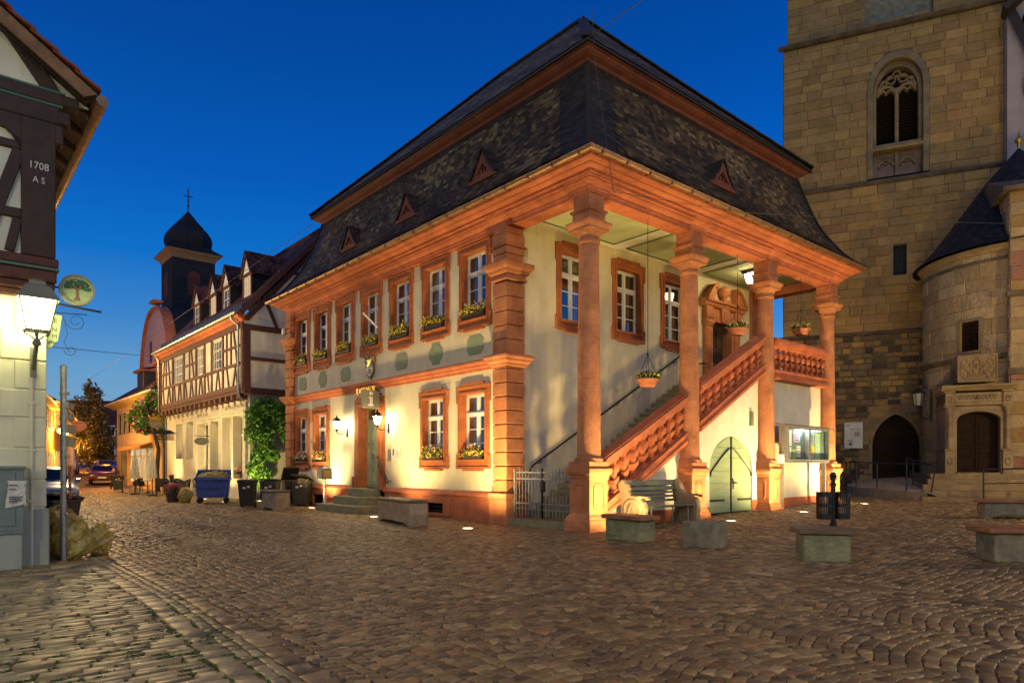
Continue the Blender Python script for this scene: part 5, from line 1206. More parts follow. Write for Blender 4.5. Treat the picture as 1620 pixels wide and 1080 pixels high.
for (wd,zs_,za_,cx_,zb_,pt) in ((2.42,18.3,19.95,2.03,14.3,0),(2.0,2.45,3.95,1.95,-.3,.45)):
    i_=[(cx_+wd/2*.97,zb_)]+arch(cx_,wd*.97,zs_,za_-.03,16,pt)+[(cx_-wd/2*.97,zb_)]; o_=[(cx_+wd/2*1.3,zb_)]+arch(cx_,wd*1.3,zs_,za_+.45,16,pt)+[(cx_-wd/2*1.3,zb_)]; mb.ring(o_,i_,-.10,-.006 if pt else -.09)
for z_ in (7.44,14.2,21.07): mb.box(S0+.02,S1,-.5,-.01 if z_<15 else -.1,z_-.12,z_+.12)
mesh('core_wall',mb,simple('tower_core',(.17,.12,.07),None,4,.9,.3),ch,recalc=False)
Tside=lambda s,d,z:(S0-d,s,z)
put('side_wall',masonry(Tside,.05,10,-.5,21,[],h=(.36,.5),w=(.5,1.2),cols=P_st,depth=.015,gap=.012,seed=7),ch)
put('pier_wall',masonry(lambda s,d,z:(s,-.12-d,z),.95,3.25,21.15,21.3,[],cols=P_st,depth=.02,seed=8),ch)
def course(z0,prj,h=.22,s0=S0,s1=S1,base=0,name='string_course'):
    mb=MB(Tt); mb.extr([(base-.02,z0),(base+prj*.5,z0+.02),(base+prj,z0+h*.45),(base+prj,z0+h*.6),(base-.02,z0+h)],s0-prj,s1); return mesh(name,mb,M_strc,ch,bev=.01)
M_strc=redstone('weathered_string_course',(.20,.14,.085),(.09,.065,.04),8,.8)
M_trim=redstone('carved_sandstone_trim',(.32,.225,.10),(.22,.155,.07),10,.5)
M_trimy=redstone('ochre_sandstone_trim',(.36,.26,.12),(.27,.19,.09),10,.5)
course(7.38,.16,.2); course(14.08,.18,.26); course(20.98,.22,.26)
# gothic belfry window
mb=MB(Tt)
o_=[(3.24,14.4)]+arch(2.03,2.42,18.3,19.95,16)+[(.82,14.4)]; i_=[(3.0,14.4)]+arch(2.03,1.94,18.3,19.6,16)+[(1.06,14.4)]
mb.ring(o_,i_,-.55,-.02)
i2=[(2.85,15.9)]+arch(2.03,1.64,18.2,19.35,16)+[(1.21,15.9)]; i1=[(3.0,15.9)]+arch(2.03,1.94,18.3,19.6,16)+[(1.06,15.9)]
mb.ring(i1,i2,-.75,-.28)
for k in range(9):   # voussoirs of the hood
    t=PI*(k+.5)/9; 
mb.box(1.06,3.0,-.55,-.12,15.72,15.9); mb.extr([(-.4,15.60),(-.05,15.62),(-.0,15.74),(-.4,15.86)],1.0,3.06)
mb.box(1.95,2.11,-.7,-.38,14.4,18.45)
sill=mesh('belfry_window',mb,M_trim,ch,bev=.02)
mb=MB(Tt)   # tracery
def arcband(cx,cz,r,t0,t1,w=.05,d0=-.66,d1=-.42,n=10,sz=1):
    o=[(cx+(r+w)*math.cos(t0+(t1-t0)*k/n),cz+sz*(r+w)*math.sin(t0+(t1-t0)*k/n)) for k in range(n+1)]; i=[(cx+(r-w)*math.cos(t0+(t1-t0)*k/n),cz+sz*(r-w)*math.sin(t0+(t1-t0)*k/n)) for k in range(n+1)]
    mb.prism(o+i[::-1],d0,d1)
for c in (1.62,2.44): arcband(c,18.22,.36,0,PI,.05); arcband(c-.15,18.30,.12,-.2,PI+.2,.035); arcband(c+.15,18.30,.12,-.2,PI+.2,.035)
for c,zc_,r in ((1.80,18.86,.17),(2.28,18.86,.17),(2.03,19.08,.14),(1.52,18.74,.12),(2.56,18.74,.12)): arcband(c,zc_,r,0,2*PI,.035,n=14)
arcband(2.03,18.2,.80,.05,PI-.05,.045)
mesh('tracery',mb,M_trim,sill,bev=.006); mb=MB(Tt)
for c in (1.62,2.44): arcband(c,15.02,.30,0,PI,.05,-.58,-.46); arcband(c-.13,15.1,.10,0,PI,.03,-.58,-.46); arcband(c+.13,15.1,.10,0,PI,.03,-.58,-.46)
mesh('tracery',mb,M_trim,sill,bev=.006)
mb=MB(Tt); 
for (p,q) in ((1.21,1.95),(2.11,2.85)):
    for k in range(17): z=15.95+k*.135; mb.add([(p,-.56,z),(q,-.56,z),(q,-.70,z+.12),(p,-.70,z+.12),(p,-.57,z+.0-.015),(q,-.57,z-.015),(q,-.71,z+.105),(p,-.71,z+.105)],[(0,1,2,3),(4,7,6,5),(0,4,5,1),(2,6,7,3),(1,5,6,2),(0,3,7,4)])
mesh('louvres',mb,M_churchdoor,sill)
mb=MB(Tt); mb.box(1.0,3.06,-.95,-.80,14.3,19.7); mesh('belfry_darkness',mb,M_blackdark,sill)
mb=MB(Tt); mb.box(1.06,3.0,-.62,-.55,14.3,15.7); mesh('blind_panel',mb,redstone('pink_blind_panel',(.38,.22,.15),(.28,.16,.11),12,.4),sill)
# small square window
mb=MB(Tt); mb.ring([(1.72,9.9),(2.50,9.9),(2.50,11.45),(1.72,11.45)],[(1.85,9.98),(2.37,9.98),(2.37,11.33),(1.85,11.33)],-.3,.03); sw=mesh('slit_window',mb,M_trimy,ch,bev=.01)
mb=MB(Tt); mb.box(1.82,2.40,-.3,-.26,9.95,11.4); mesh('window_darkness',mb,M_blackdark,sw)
mb=MB(Tt)
for k in range(4): mb.box(1.86,2.36,-.24,-.225,10.2+k*.27,10.225+k*.27)
for k in range(2): mb.box(2.02+k*.17,2.04+k*.17,-.24,-.225,9.98,11.33)
mesh('window_bars',mb,M_iron,sw)
# pointed door
mb=MB(Tt); A_=lambda w,za,zs:[(1.95+w/2,.4)]+arch(1.95,w,zs,za,16,.45)+[(1.95-w/2,.4)]
mb.ring(A_(2.9,4.72,2.5),A_(2.0,3.95,2.45),-.02,.045)
mb.ring(A_(2.12,4.03,2.45),A_(1.84,3.82,2.43),-.32,.09); pdr=mesh('pointed_doorway',mb,M_trimy,ch,bev=.02)
mb=MB(Tt); mb.prism(A_(1.98,3.93,2.45),-.36,-.30); mb.box(1.93,1.97,-.30,-.27,.5,3.8)
for (p,q) in ((1.1,1.85),(2.05,2.8)):
    for (u,v) in ((1.3,2.0),(2.1,2.8)): mb.ring([(p,u),(q,u),(q,v),(p,v)],[(p+.06,u+.06),(q-.06,u+.06),(q-.06,v-.06),(p+.06,v-.06)],-.30,-.27)
mesh('door_leaf',mb,M_churchdoor,pdr,bev=.006)
# notice board on the wall
nb=thing('wall_notice_board','white parish notice board on the tower wall left of the pointed door','notice board',(.27,-.06,2.36),FT)
mb=MB(Tt); mb.ring([(-.10,2.34),(.64,2.34),(.64,3.52),(-.10,3.52)],[(-.06,2.38),(.60,2.38),(.60,3.48),(-.06,3.48)],.06,.10); mesh('board_frame',mb,M_steel,nb)
mb=MB(Tt); mb.box(-.06,.60,.06,.085,2.38,3.48); f_=mesh('board_face',mb,M_signwhite,nb)
text('board_heading','Evangelische Kirche',.07,M_ink,nb,lambda u,v,d:(.33+u*.8,-.09-d,3.18+v),.003)
mb=MB(Tt); mb.box(.30,.56,.086,.09,2.85,3.12); mb.box(.02,.26,.086,.09,2.45,2.72); 
pp_=mesh('notice_sheet',mb,M_paper,nb); mb=MB(Tt); mb.box(.10,.20,.0905,.092,2.48,2.58)
for k in range(4): mb.box(.33,.52-.04*(k%2),.0905,.092,2.90+k*.05,2.915+k*.05)
mb.box(-.02,.08,.086,.088,3.36,3.40); mb.box(.10,.2,.0905,.092,2.64,2.67); mesh('printed_lines',mb,M_ink,pp_)
# stair turret: cylinder
X,Y=1612,0
TCX,TCY,TR=6.07,-1.6,3.29
Tc=lambda s,d,z:(TCX-(TR+d)*math.sin(s),TCY-(TR+d)*math.cos(s),z)    # s radians, 0 = towards the viewer, + to the left
def Tcyl(s,d,z): s=s/TR; return Tc(s,d,z)
tu=MB(); 
w0=Tcyl
rngs=(-1.2,5.1)
wn=(1.95,2.62,5.83,6.94)   # shuttered window in arc length
P_tur=[(.42,.30,.15),(.46,.34,.19),(.38,.27,.14),(.44,.31,.15),(.36,.25,.13)]
tw_=put('stair_turret',masonry(Tcyl,rngs[0],rngs[1],-.4,9.5,[wn],h=(.42,.62),w=(.6,1.2),cols=P_tur,depth=.018,gap=.010,seed=12,curve=.25,mortar=(.26,.19,.10)),ch)
mb=MB()
for (z0,pp,hh) in ((5.42,.14,.2),(9.0,.08,.14)):
    for k in range(24):
        s0_,s1_=rngs[0]+(rngs[1]-rngs[0])*k/24,rngs[0]+(rngs[1]-rngs[0])*(k+1)/24; pr=[(0,z0),(pp*.5,z0+.02),(pp,z0+hh*.5),(pp,z0+hh*.65),(0,z0+hh)]
        for j in range(4): mb.add([Tcyl(s0_,pr[j][0],pr[j][1]),Tcyl(s1_,pr[j][0],pr[j][1]),Tcyl(s1_,pr[j+1][0],pr[j+1][1]),Tcyl(s0_,pr[j+1][0],pr[j+1][1])],[(0,1,2,3)])
mesh('turret_course',mb,M_strc,tw_,recalc=False)
mb=MB()
for k in range(24):
    s0_,s1_=rngs[0]+(rngs[1]-rngs[0])*k/24,rngs[0]+(rngs[1]-rngs[0])*(k+1)/24; pr=[(0,9.3),(.10,9.35),(.16,9.44),(.2,9.48),(.21,9.56),(0,9.58)]
    for j in range(5): mb.add([Tcyl(s0_,pr[j][0],pr[j][1]),Tcyl(s1_,pr[j][0],pr[j][1]),Tcyl(s1_,pr[j+1][0],pr[j+1][1]),Tcyl(s0_,pr[j+1][0],pr[j+1][1])],[(0,1,2,3)])
mesh('turret_cornice',mb,M_trimy,tw_,recalc=False)
# conical slate roof, slightly flared
mb=MB(); pr=[(TR+.36,9.6),(TR+.12,9.80),(TR-.4,10.4),(TR-1.2,11.5),(TR-2.2,12.9),(TR-2.9,13.7),(.05,14.1)]; L=0
for i in range(len(pr)-1):
    (r0_,z0_),(r1_,z1_)=pr[i],pr[i+1]; dl=math.hypot(r1_-r0_,z1_-z0_)
    for k in range(48):
        t0,t1=2*PI*k/48,2*PI*(k+1)/48; P=[(TCX+r0_*math.cos(t0),TCY+r0_*math.sin(t0),z0_),(TCX+r0_*math.cos(t1),TCY+r0_*math.sin(t1),z0_),(TCX+r1_*math.cos(t1),TCY+r1_*math.sin(t1),z1_),(TCX+r1_*math.cos(t0),TCY+r1_*math.sin(t0),z1_)]
        mb.add(P,[(0,1,2,3)],0,[(t0*3.2,L),(t1*3.2,L),(t1*3.2,L+dl),(t0*3.2,L+dl)])
    L+=dl
tr=mesh('turret_roof',mb,M_tiledark,tw_,recalc=False)
mb=MB(); mb.lathe([(.05,14.05),(.06,14.3),(.14,14.4),(.14,14.48),(.04,14.6),(.01,14.9)],TCX,TCY,12); mesh('roof_finial',mb,M_brass,tr,smooth=True)
# shuttered window in turret
def arcbox(mb,s0_,s1_,d0,d1,z0_,z1_,n=3):
    for k in range(n):
        a_,b_=s0_+(s1_-s0_)*k/n,s0_+(s1_-s0_)*(k+1)/n
        mb.add([Tcyl(a_,d0,z0_),Tcyl(b_,d0,z0_),Tcyl(b_,d1,z0_),Tcyl(a_,d1,z0_),Tcyl(a_,d0,z1_),Tcyl(b_,d0,z1_),Tcyl(b_,d1,z1_),Tcyl(a_,d1,z1_)],[(0,1,2,3),(4,5,6,7),(0,1,5,4),(1,2,6,5),(2,3,7,6),(3,0,4,7)])
w0_,w1_,v0_,v1_=wn
mb=MB(); arcbox(mb,w0_-.14,w0_,-.2,.04,v0_-.05,v1_+.1,1); arcbox(mb,w1_,w1_+.14,-.2,.04,v0_-.05,v1_+.1,1); arcbox(mb,w0_,w1_,-.2,.04,v1_,v1_+.1); arcbox(mb,w0_-.1,w1_+.1,-.1,.09,v0_-.1,v0_)
wf=mesh('shuttered_window',mb,M_trimy,tw_)
mb=MB(); arcbox(mb,w0_,w1_,-.16,-.10,v0_,v1_)
for k in range(7): arcbox(mb,w0_+.04,w0_+.31,-.10,-.06,v0_+.06+k*.148,v0_+.17+k*.148,1); arcbox(mb,w0_+.36,w1_-.04,-.10,-.06,v0_+.06+k*.148,v0_+.17+k*.148,1)
mesh('shutter',mb,M_churchdoor,wf)
# portal in front of the turret (flat frontispiece)
PY=-4.97
Tp=lambda s,d,z:(4.08+(s-5.05)*.63,PY-d*.7,1.29+(z-1.02)*.83); pc=5.05
mb=MB(Tp); z0=1.02
def pilaster(s):
    mb.box(s-.26,s+.26,-2.6,.28,z0-.9,z0+.02); mb.box(s-.24,s+.24,-2.6,.26,z0+.02,z0+.95); mb.box(s-.28,s+.28,-2.6,.30,z0+.95,z0+1.03); mb.box(s-.2,s+.2,-2.6,.08,z0+1.03,z0+2.85)
    mb.box(s-.27,s+.27,-2.6,.28,z0+2.85,z0+2.93); mb.box(s-.22,s+.22,-2.6,.24,z0+2.93,z0+3.5); mb.box(s-.28,s+.28,-2.6,.30,z0+3.5,z0+3.58)
    pr=[(.19,z0+1.03),(.19,z0+1.08),(.15,z0+1.12)]+[(.15-.02*k/6,z0+1.15+k*.22) for k in range(7)]+[(.15,z0+2.52),(.13,z0+2.56),(.16,z0+2.66),(.21,z0+2.80),(.22,z0+2.85)]
    mb.lathe(pr,s,.14,16)
for s in (3.62,6.42): pilaster(s)
mb.box(3.36,6.68,-2.6,.18,z0+2.93,z0+3.08); mb.box(3.4,6.64,-2.6,.14,z0+3.08,z0+3.5)
mb.extr([(-2.6,z0+3.58),(.2,z0+3.58),(.26,z0+3.64),(.32,z0+3.70),(.42,z0+3.76),(.42,z0+3.82),(-2.6,z0+3.88)],3.2,6.84)
ao=[(6.34,z0)]+[(6.34,z0+2.88)]+[(pc+1.29*math.cos(PI*k/10),z0+2.885+.03*math.sin(PI*k/10)) for k in range(1,10)]+[(3.76,z0+2.88),(3.76,z0)]
ai=[(6.10,z0)]+[(6.10,z0+2.30)]+[(pc+1.05*math.cos(PI*k/10),z0+2.30+.36*math.sin(PI*k/10)) for k in range(1,10)]+[(4.0,z0+2.30),(4.0,z0)]
mb.ring(ao,ai,-.5,.10)
mb.box(4.0,6.1,-.5,.14,z0-.22,z0)
po=mesh('turret_portal',mb,redstone('pale_portal_stone',(.42,.31,.15),(.30,.21,.10),9,.6),ch,bev=.015)
mb=MB(Tp)   # frieze ornament and carved panel
for s in np.arange(4.15,6.0,.19): 
    mb.tube([(s+.07*math.cos(t),.16,z0+3.29+.09*math.sin(t)) for t in np.arange(0,5.5,.6)],.018,5)
mb.lathe([(.10,z0+3.2),(.11,z0+3.3),(.06,z0+3.4)],5.05,.14,10)
mesh('carved_frieze',mb,M_trim,po)
for s in (3.62,6.42): mb=MB(Tp); mb.tube([(s+.12*math.cos(t),.28,z0+.5+.15*math.sin(t)) for t in np.arange(0,6.5,.5)],.02,5); mb.tube([(s+.09*math.cos(t),.25,z0+3.2+.12*math.sin(t)) for t in np.arange(0,6.5,.5)],.02,5); mesh('carved_rosette',mb,M_trim,po)
CP0,CP1=.55,2.75
mb=MB(); 
cpz=z0+3.98
PC=5.0
mb.T=Tp
mb.box(PC-.95,PC+.95,-2.6,.06,cpz,cpz+1.15)
mb.ring([(PC-.98,cpz-.03),(PC+.98,cpz-.03),(PC+.98,cpz+1.18),(PC-.98,cpz+1.18)],[(PC-.90,cpz+.05),(PC+.90,cpz+.05),(PC+.90,cpz+1.10),(PC-.90,cpz+1.10)],.0,.11)
cpn=mesh('carved_panel',mb,M_trimy,po,bev=.01)
mb=MB(Tp)
def scroll(cx,cz,r,turns,t0,sg,w=.038):
    mb.tube([(cx+sg*(r*(1-t/turns*.8))*math.cos(t0+t*2*PI),.075,cz+(r*(1-t/turns*.8))*math.sin(t0+t*2*PI)) for t in np.arange(0,turns,.06)],w,5)
for sg in (-1,1):
    scroll(PC+sg*.62,cpz+.32,.24,1.2,PI/2,sg); scroll(PC+sg*.60,cpz+.82,.22,1.2,-PI/2,sg); scroll(PC+sg*.26,cpz+.40,.18,1.0,PI/2,sg); scroll(PC+sg*.24,cpz+.75,.16,1.0,-PI/2,sg)
    mb.tube([(PC,.075,cpz+1.05),(PC+sg*.16,.075,cpz+.86),(PC+sg*.10,.075,cpz+.62),(PC+sg*.2,.075,cpz+.45),(PC,.075,cpz+.2)],.04,6); mb.tube([(PC,.075,cpz+.1),(PC+sg*.3,.075,cpz+.12),(PC+sg*.6,.075,cpz+.1),(PC+sg*.8,.075,cpz+.3),(PC+sg*.82,.075,cpz+.6),(PC+sg*.7,.075,cpz+.62)],.03,5)
mb.lathe([(.05,cpz+.55),(.10,cpz+.6),(.1,cpz+.7),(.05,cpz+.75)],PC,.07,10)
mesh('carved_scrolls',mb,M_trimy,cpn,smooth=True)
mb=MB(Tp); mb.prism([(x,z) for x,z in ai],-.46,-.40); mb.box(5.0,5.1,-.40,-.36,z0,z0+2.62)
for (p,q) in ((4.1,4.95),(5.15,6.0)):
    for (u,v) in ((.12,.72),(.82,1.1),(1.2,1.8),(1.9,2.25)): mb.ring([(p,z0+u),(q,z0+u),(q,z0+v),(p,z0+v)],[(p+.06,z0+u+.05),(q-.06,z0+u+.05),(q-.06,z0+v-.05),(p+.06,z0+v-.05)],-.40,-.37)
mesh('turret_door',mb,M_churchdoor,po,bev=.008)
# infill behind the portal and right hand buttress
mb=MB(); 
Tb2=lambda s,d,z:(s,-5.35-d,z)
BX0,BX1=5.02,11.0
put('buttress',masonry(lambda s,d,z:(s,-5.05-d,z),BX0,BX1,-.4,11.3,[],h=(.36,.55),w=(.4,1.0),cols=P_tur+P_st[:3]+[(.36,.17,.10)],depth=.02,gap=.012,seed=21,mortar=(.24,.17,.09)),ch)
put('buttress_side',masonry(lambda s,d,z:(BX0-d,s,z),-5.05,0,-.4,11.3,[],h=(.36,.55),w=(.4,1.0),cols=P_tur,depth=.015,gap=.012,seed=22),ch)
mb=MB(); 
for z_,o in ((4.78,.10),(7.55,.12)): mb.extr([(5.13,z_),(5.15+o,z_+.08),(5.15+o,z_+.14),(5.13,z_+.24)],BX0-.12,BX1) if False else mb.box(BX0-o,BX1,-5.05-o,-5.0,z_,z_+.2)
mb.add([(BX0-.25,-5.3,11.3),(BX1,-5.3,11.3),(BX1,0,11.3),(BX0-.25,0,11.3),(BX0-.25,-5.3,11.45),(BX1,-5.3,11.45),(BX1,-2.5,12.6),(BX0-.25,-2.5,12.6)],[(0,1,2,3),(4,5,6,7),(0,1,5,4),(1,2,6,5),(2,3,7,6),(3,0,4,7)])
mesh('buttress_weathering',mb,M_strc,ch,bev=.02)
# nave gable seen at the right edge
mb=MB(); NX=5.95; mb.add([(NX,-.4,13.2),(14,-1.4,13.2),(14,-1.4,26),(NX,-.4,20.6)],[(0,1,2,3)]); mb.add([(NX,-.4,13.2),(NX,0,13.2),(NX,0,20.6),(NX,-.4,20.6)],[(0,1,2,3)])
nv=mesh('nave_gable',mb,plaster('mauve_nave_plaster',(.42,.33,.30),(.32,.25,.23)),ch,recalc=False)
mb=MB(); mb.bar((NX-.15,-.55,20.2),(14,-1.6,26.6),.9,.25); mb.bar((NX+.05,-.5,20.4),(NX+1.2,-.9,17.0),.28,.3); mesh('nave_timber',mb,M_timberdark,nv)
mb=MB(); mb.box(NX+.55,NX+.72,-.75,-.45,16.7,17.4); mb.box(NX+.5,NX+.62,-.75,-.45,19.2,19.9); mesh('slit_opening',mb,M_blackdark,nv)
# lantern on the turret (unlit)
lt=thing('unlit_lantern','unlit glass lantern on an iron bracket left of the turret portal','lantern',(2.55,-2.6,3.9),FT)
bx,by=2.95,-2.65; lx,ly=bx-.5,by-.25
mb=MB(); mb.tube([(bx,by,3.75),(bx-.05,by-.02,3.5),(bx-.2,by-.05,3.42),(bx-.42,by-.12,3.55),(lx,ly,3.85),(lx,ly,3.95)],.022,6); mb.box(bx-.05,bx+.05,by-.08,by+.1,3.35,4.6); mesh('bracket',mb,M_iron,lt,smooth=True)
mb=MB(); mb.lathe([(.12,3.95),(.20,4.42)],lx,ly,6,cap=False); mesh('lamp_glass',mb,simple('frosted_glass',(.45,.42,.33),None,4,.25,0),lt)
mb=MB(); mb.lathe([(.24,4.42),(.24,4.46),(.12,4.58),(.03,4.66)],lx,ly,6)
for k in range(6): q=2*PI*k/6; mb.tube([(lx+.125*math.cos(q),ly+.125*math.sin(q),3.95),(lx+.2*math.cos(q),ly+.2*math.sin(q),4.42)],.012,5)
mb.lathe([(.05,3.9),(.13,3.95)],lx,ly,6); mesh('lamp_cap',mb,M_iron,lt)
# steps and ramp before the church doors
cs=thing('church_steps','broad stone steps and curved ramp before the two church doors','steps',(4,-6,.3),FT)
mb=MB(); gq=.30
for k,(s0_,s1_,y) in enumerate(((1.9,12,-8.2),(2.0,12,-7.7),(2.1,12,-6.9),(2.3,12,-6.4),(2.45,12,-5.9))): mb.box(s0_,s1_,y,0,gq-.4,gq+.19*(k+1))
mesh('step_block',mb,M_trimy,cs,bev=.015)
# ramp: curved low wall rising to the pointed door
mb=MB(); pts=[(.2,-1.0,.52),(-.1,-2.8,.50),(-.05,-4.3,.46),(.5,-5.7,.42),(1.3,-6.8,.38),(2.1,-7.9,.34)]
def cr(P,n):
    out=[]
    for i in range(len(P)-1):
        p0_=P[max(i-1,0)];p1=P[i];p2=P[i+1];p3=P[min(i+2,len(P)-1)]
        for k in range(n):
            t=k/n; out.append(tuple(.5*((2*b)+(-a+c)*t+(2*a-5*b+4*c-d)*t*t+(-a+3*b-3*c+d)*t**3) for a,b,c,d in zip(p0_,p1,p2,p3)))
    out.append(P[-1]); return out
cp=cr(pts,5)
for (p,q) in zip(cp[:-1],cp[1:]): 
    mb.add([(p[0],p[1],-.2),(q[0],q[1],-.2),(q[0],q[1],q[2]+.28),(p[0],p[1],p[2]+.28),(2.9,-1.2,1.12)],[(0,1,2,3),(3,2,4)])
mb.add([(cp[0][0],cp[0][1],cp[0][2]+.28),(2.9,-1.2,1.12),(2.9,0,1.12),(.2,0,.9)],[(0,1,2,3)]); mb.add([(2.9,-1.2,1.12),(2.4,-8.1,.5),(2.1,-7.9,.62)],[(0,1,2)]); mesh('ramp',mb,M_tanstone,cs,recalc=False)
def railing(label,path,group='steel handrails at the church steps'):
    t=thing('handrail',label,'railing',path[0][:3],FT,group); mb=MB(); P=[Vector(p) for p in path]
    mb.tube([(p.x,p.y,p.z+.95) for p in P],.025,7); mb.tube([(p.x,p.y,p.z+.5) for p in P],.018,6)
    for p in P[::max(1,len(P)//5)]: mb.tube([(p.x,p.y,p.z-.1),(p.x,p.y,p.z+.95)],.025,7)
    mb.tube([(P[-1].x,P[-1].y,P[-1].z+.95),(P[-1].x+.12,P[-1].y-.1,P[-1].z+.88),(P[-1].x+.06,P[-1].y-.05,P[-1].z+.5),(P[-1].x,P[-1].y,P[-1].z)],.022,7)
    mesh('rail',mb,M_iron,t,smooth=True)
railing('curved iron handrail along the ramp to the pointed door',[(p[0]+.12,p[1]+.06,p[2]+.28) for p in cp[1:]])
railing('short handrail on the far side of the ramp by the pointed door',[(1.9,-4.2,.9),(2.0,-5.2,.8),(2.2,-6.2,.7)])
railing('iron handrail on the right side of the turret steps',[(3.6,-8.3,.45),(5.2,-8.4,.5),(6.8,-8.5,.5)])
# ================================================================ HALF-TIMBERED CAFE HOUSE (B)
hb=thing('half_timbered_house','cafe house with half-timbered jettied upper floor and four gabled dormers','house',(0,21.1,0),FA)
TB=lambda s,d,z:(-d,s,z); TBj=lambda s,d,z:(-.32-d,s,z); TBs=lambda s,d,z:(s,21.1-d,z); TBs2=lambda s,d,z:(s,20.95-d,z)
B0,BE=21.1,35.4
hol=[(21.95,24.85,.95,3.95),(25.45,26.75,.1,3.85),(27.1,29.0,.25,3.85),(29.75,31.05,2.0,4.05),(31.95,33.2,2.0,4.05)]
mb=MB(TB); mb.wall(B0,BE,-.2,4.8,hol)
for h in hol:
    for p in (h[0],h[1]): mb.quad((p,0,h[2]),(p,-.45,h[2]),(p,-.45,h[3]),(p,0,h[3]))
    mb.quad((h[0],0,h[3]),(h[1],0,h[3]),(h[1],-.45,h[3]),(h[0],-.45,h[3])); mb.quad((h[0],0,h[2]),(h[1],0,h[2]),(h[1],-.45,h[2]),(h[0],-.45,h[2]))
M_cafe=plaster('cafe_plaster',(.74,.68,.46),(.6,.54,.36))
mesh('ground_floor_wall',mb,M_cafe,hb,recalc=False)
mb=MB(TBs); mb.wall(0,8,-.2,4.8); mesh('alley_wall',mb,plaster('alley_plaster',(.40,.40,.28),(.30,.30,.21)),hb,recalc=False)
mb=MB(TB); 
for (p,q) in ((B0,25.3),(26.9,27.05),(29.05,BE)): mb.box(p,q,-.02,.05,-.2,.85)
mesh('plinth',mb,M_cafe,hb,bev=.01)
mb=MB(TB)
for h in hol: 
    w=.13; mb.ring([(h[0]-w,h[2]),(h[1]+w,h[2]),(h[1]+w,h[3]+w),(h[0]-w,h[3]+w)],[(h[0],h[2]),(h[1],h[2]),(h[1],h[3]),(h[0],h[3])],-.02,.035)
    mb.box(h[0]-.2,h[1]+.2,-.02,.09,h[3]+w,h[3]+w+.07)
mesh('window_surrounds',mb,M_cafe,hb,bev=.006)
def cafe_window(h,n,warm=None):
    p,q,u,v=h; mb=MB(TB); w=.07; D=-.40
    for k in range(n):
        a=p+(q-p)*k/n; b=p+(q-p)*(k+1)/n
        mb.ring([(a,u),(b,u),(b,v),(a,v)],[(a+w,u+w),(b-w,u+w),(b-w,v-w),(a+w,v-w)],D-.04,D+.03); zt=v-(v-u)*.3; mb.box(a+w,b-w,D-.03,D+.03,zt-.03,zt+.03)
    f=mesh('window',mb,M_sash,hb); g=MB(TB); g.quad((p,D-.01,u),(q,D-.01,u),(q,D-.01,v),(p,D-.01,v)); mesh('pane',g,M_glass,f)
    g=MB(TB); g.box(p-.1,q+.1,-1.0,-.9,u-.1,v+.1); mesh('blind',g,M_curtainlt if warm else M_curtain,f)
cafe_window(hol[0],2); cafe_window(hol[2],1); cafe_window(hol[3],1); cafe_window(hol[4],1)
mb=MB(TB); mb.box(23.3,23.5,-.4,.03,.95,3.95); mesh('window_mullion',mb,M_cafe,hb,bev=.008)
mb=MB(TB); mb.box(25.45,26.75,-.55,-.50,.1,3.85); mb.box(26.08,26.12,-.5,-.46,.1,3.85); d_=mesh('cafe_door',mb,M_doorg,hb,bev=.01)
mb=MB(TB)
for s in (25.6,26.5): mb.tube([(s,.35,.1),(s,.35,.95),(s-.05,.25,1.08),(s-.1,.1,1.05)],.022,6)
mesh('entrance_rail',mb,M_iron,hb,smooth=True)
lettering=lambda body,size,s,z,nm: text(nm,body,size,M_inkred,hb,lambda u,v,d:(-.004-d*.4,s-u,z+v),.006)
lettering('CAFE AM ALTEN RATHAUS',.24,23.15,4.32,'painted_lettering'); lettering('Zucker & Salz',.34,28.2,4.22,'painted_name'); lettering('WEIN',.42,25.9,4.32,'painted_lettering')
# carried beam ends
for k in range(17):
    s=21.5+k*.83; mb=MB(TB); mb.box(s-.13,s+.13,-.1,.42,4.60,4.84); mesh('beam_end',mb,M_timber,hb,bev=.012)
mb=MB(TBj); mb.box(B0-.1,BE,-.4,.03,4.86,5.02); mb.box(B0-.1,BE,-.4,.07,5.02,5.10); mesh('jetty_moulding',mb,M_timber,hb,bev=.01)
upw=[(23.9,25.3,6.3,7.75),(26.75,27.95,6.3,7.75),(30.5,32.5,6.3,7.75)]
mb=MB(TBj); mb.wall(B0-.15,BE,5.1,8.1,upw); mb.T=TBs2; mb.wall(-.32,8,4.8,8.3); mb.prism([(-.32,8.3),(8.1,8.3),(3.9,13.1)],-.1,0); mesh('infill_plaster',mb,M_white,hb,recalc=False)
mb=MB(TBj); D=.05
def tb(s,w,z0,z1,lean=0): mb.prism([(s-w/2,z0),(s+w/2,z0),(s+w/2+lean,z1),(s-w/2+lean,z1)],-.02,D)
mb.box(B0-.15,BE,-.02,.07,5.10,5.28); mb.box(B0-.15,BE,-.02,.065,6.16,6.30); mb.box(B0-.15,BE,-.02,.08,7.82,8.08)
for s,w in ((B0+.0,.3),(23.75,.2),(25.45,.2),(26.6,.2),(28.1,.2),(30.35,.2),(32.65,.2),(BE-.15,.28)): mb.box(s-w/2,s+w/2,-.02,.06,5.28,7.82)
for s,l in ((21.7,.35),(22.3,-.3),(22.9,.3),(24.2,.25),(24.8,-.25),(25.9,.2),(27.0,.2),(27.6,-.25),(28.6,.3),(29.2,-.2),(29.8,.25),(30.9,.2),(31.5,-.2),(32.1,.2),(33.1,.3),(33.8,-.3),(34.5,.3)): tb(s,.13,5.28,6.16,l)
for s,l in ((21.75,.5),(22.6,.0),(23.2,.0),(28.5,.45),(29.3,0),(33.2,.45),(34.1,0),(34.8,-.3)): tb(s,.14,6.30,7.82,l)
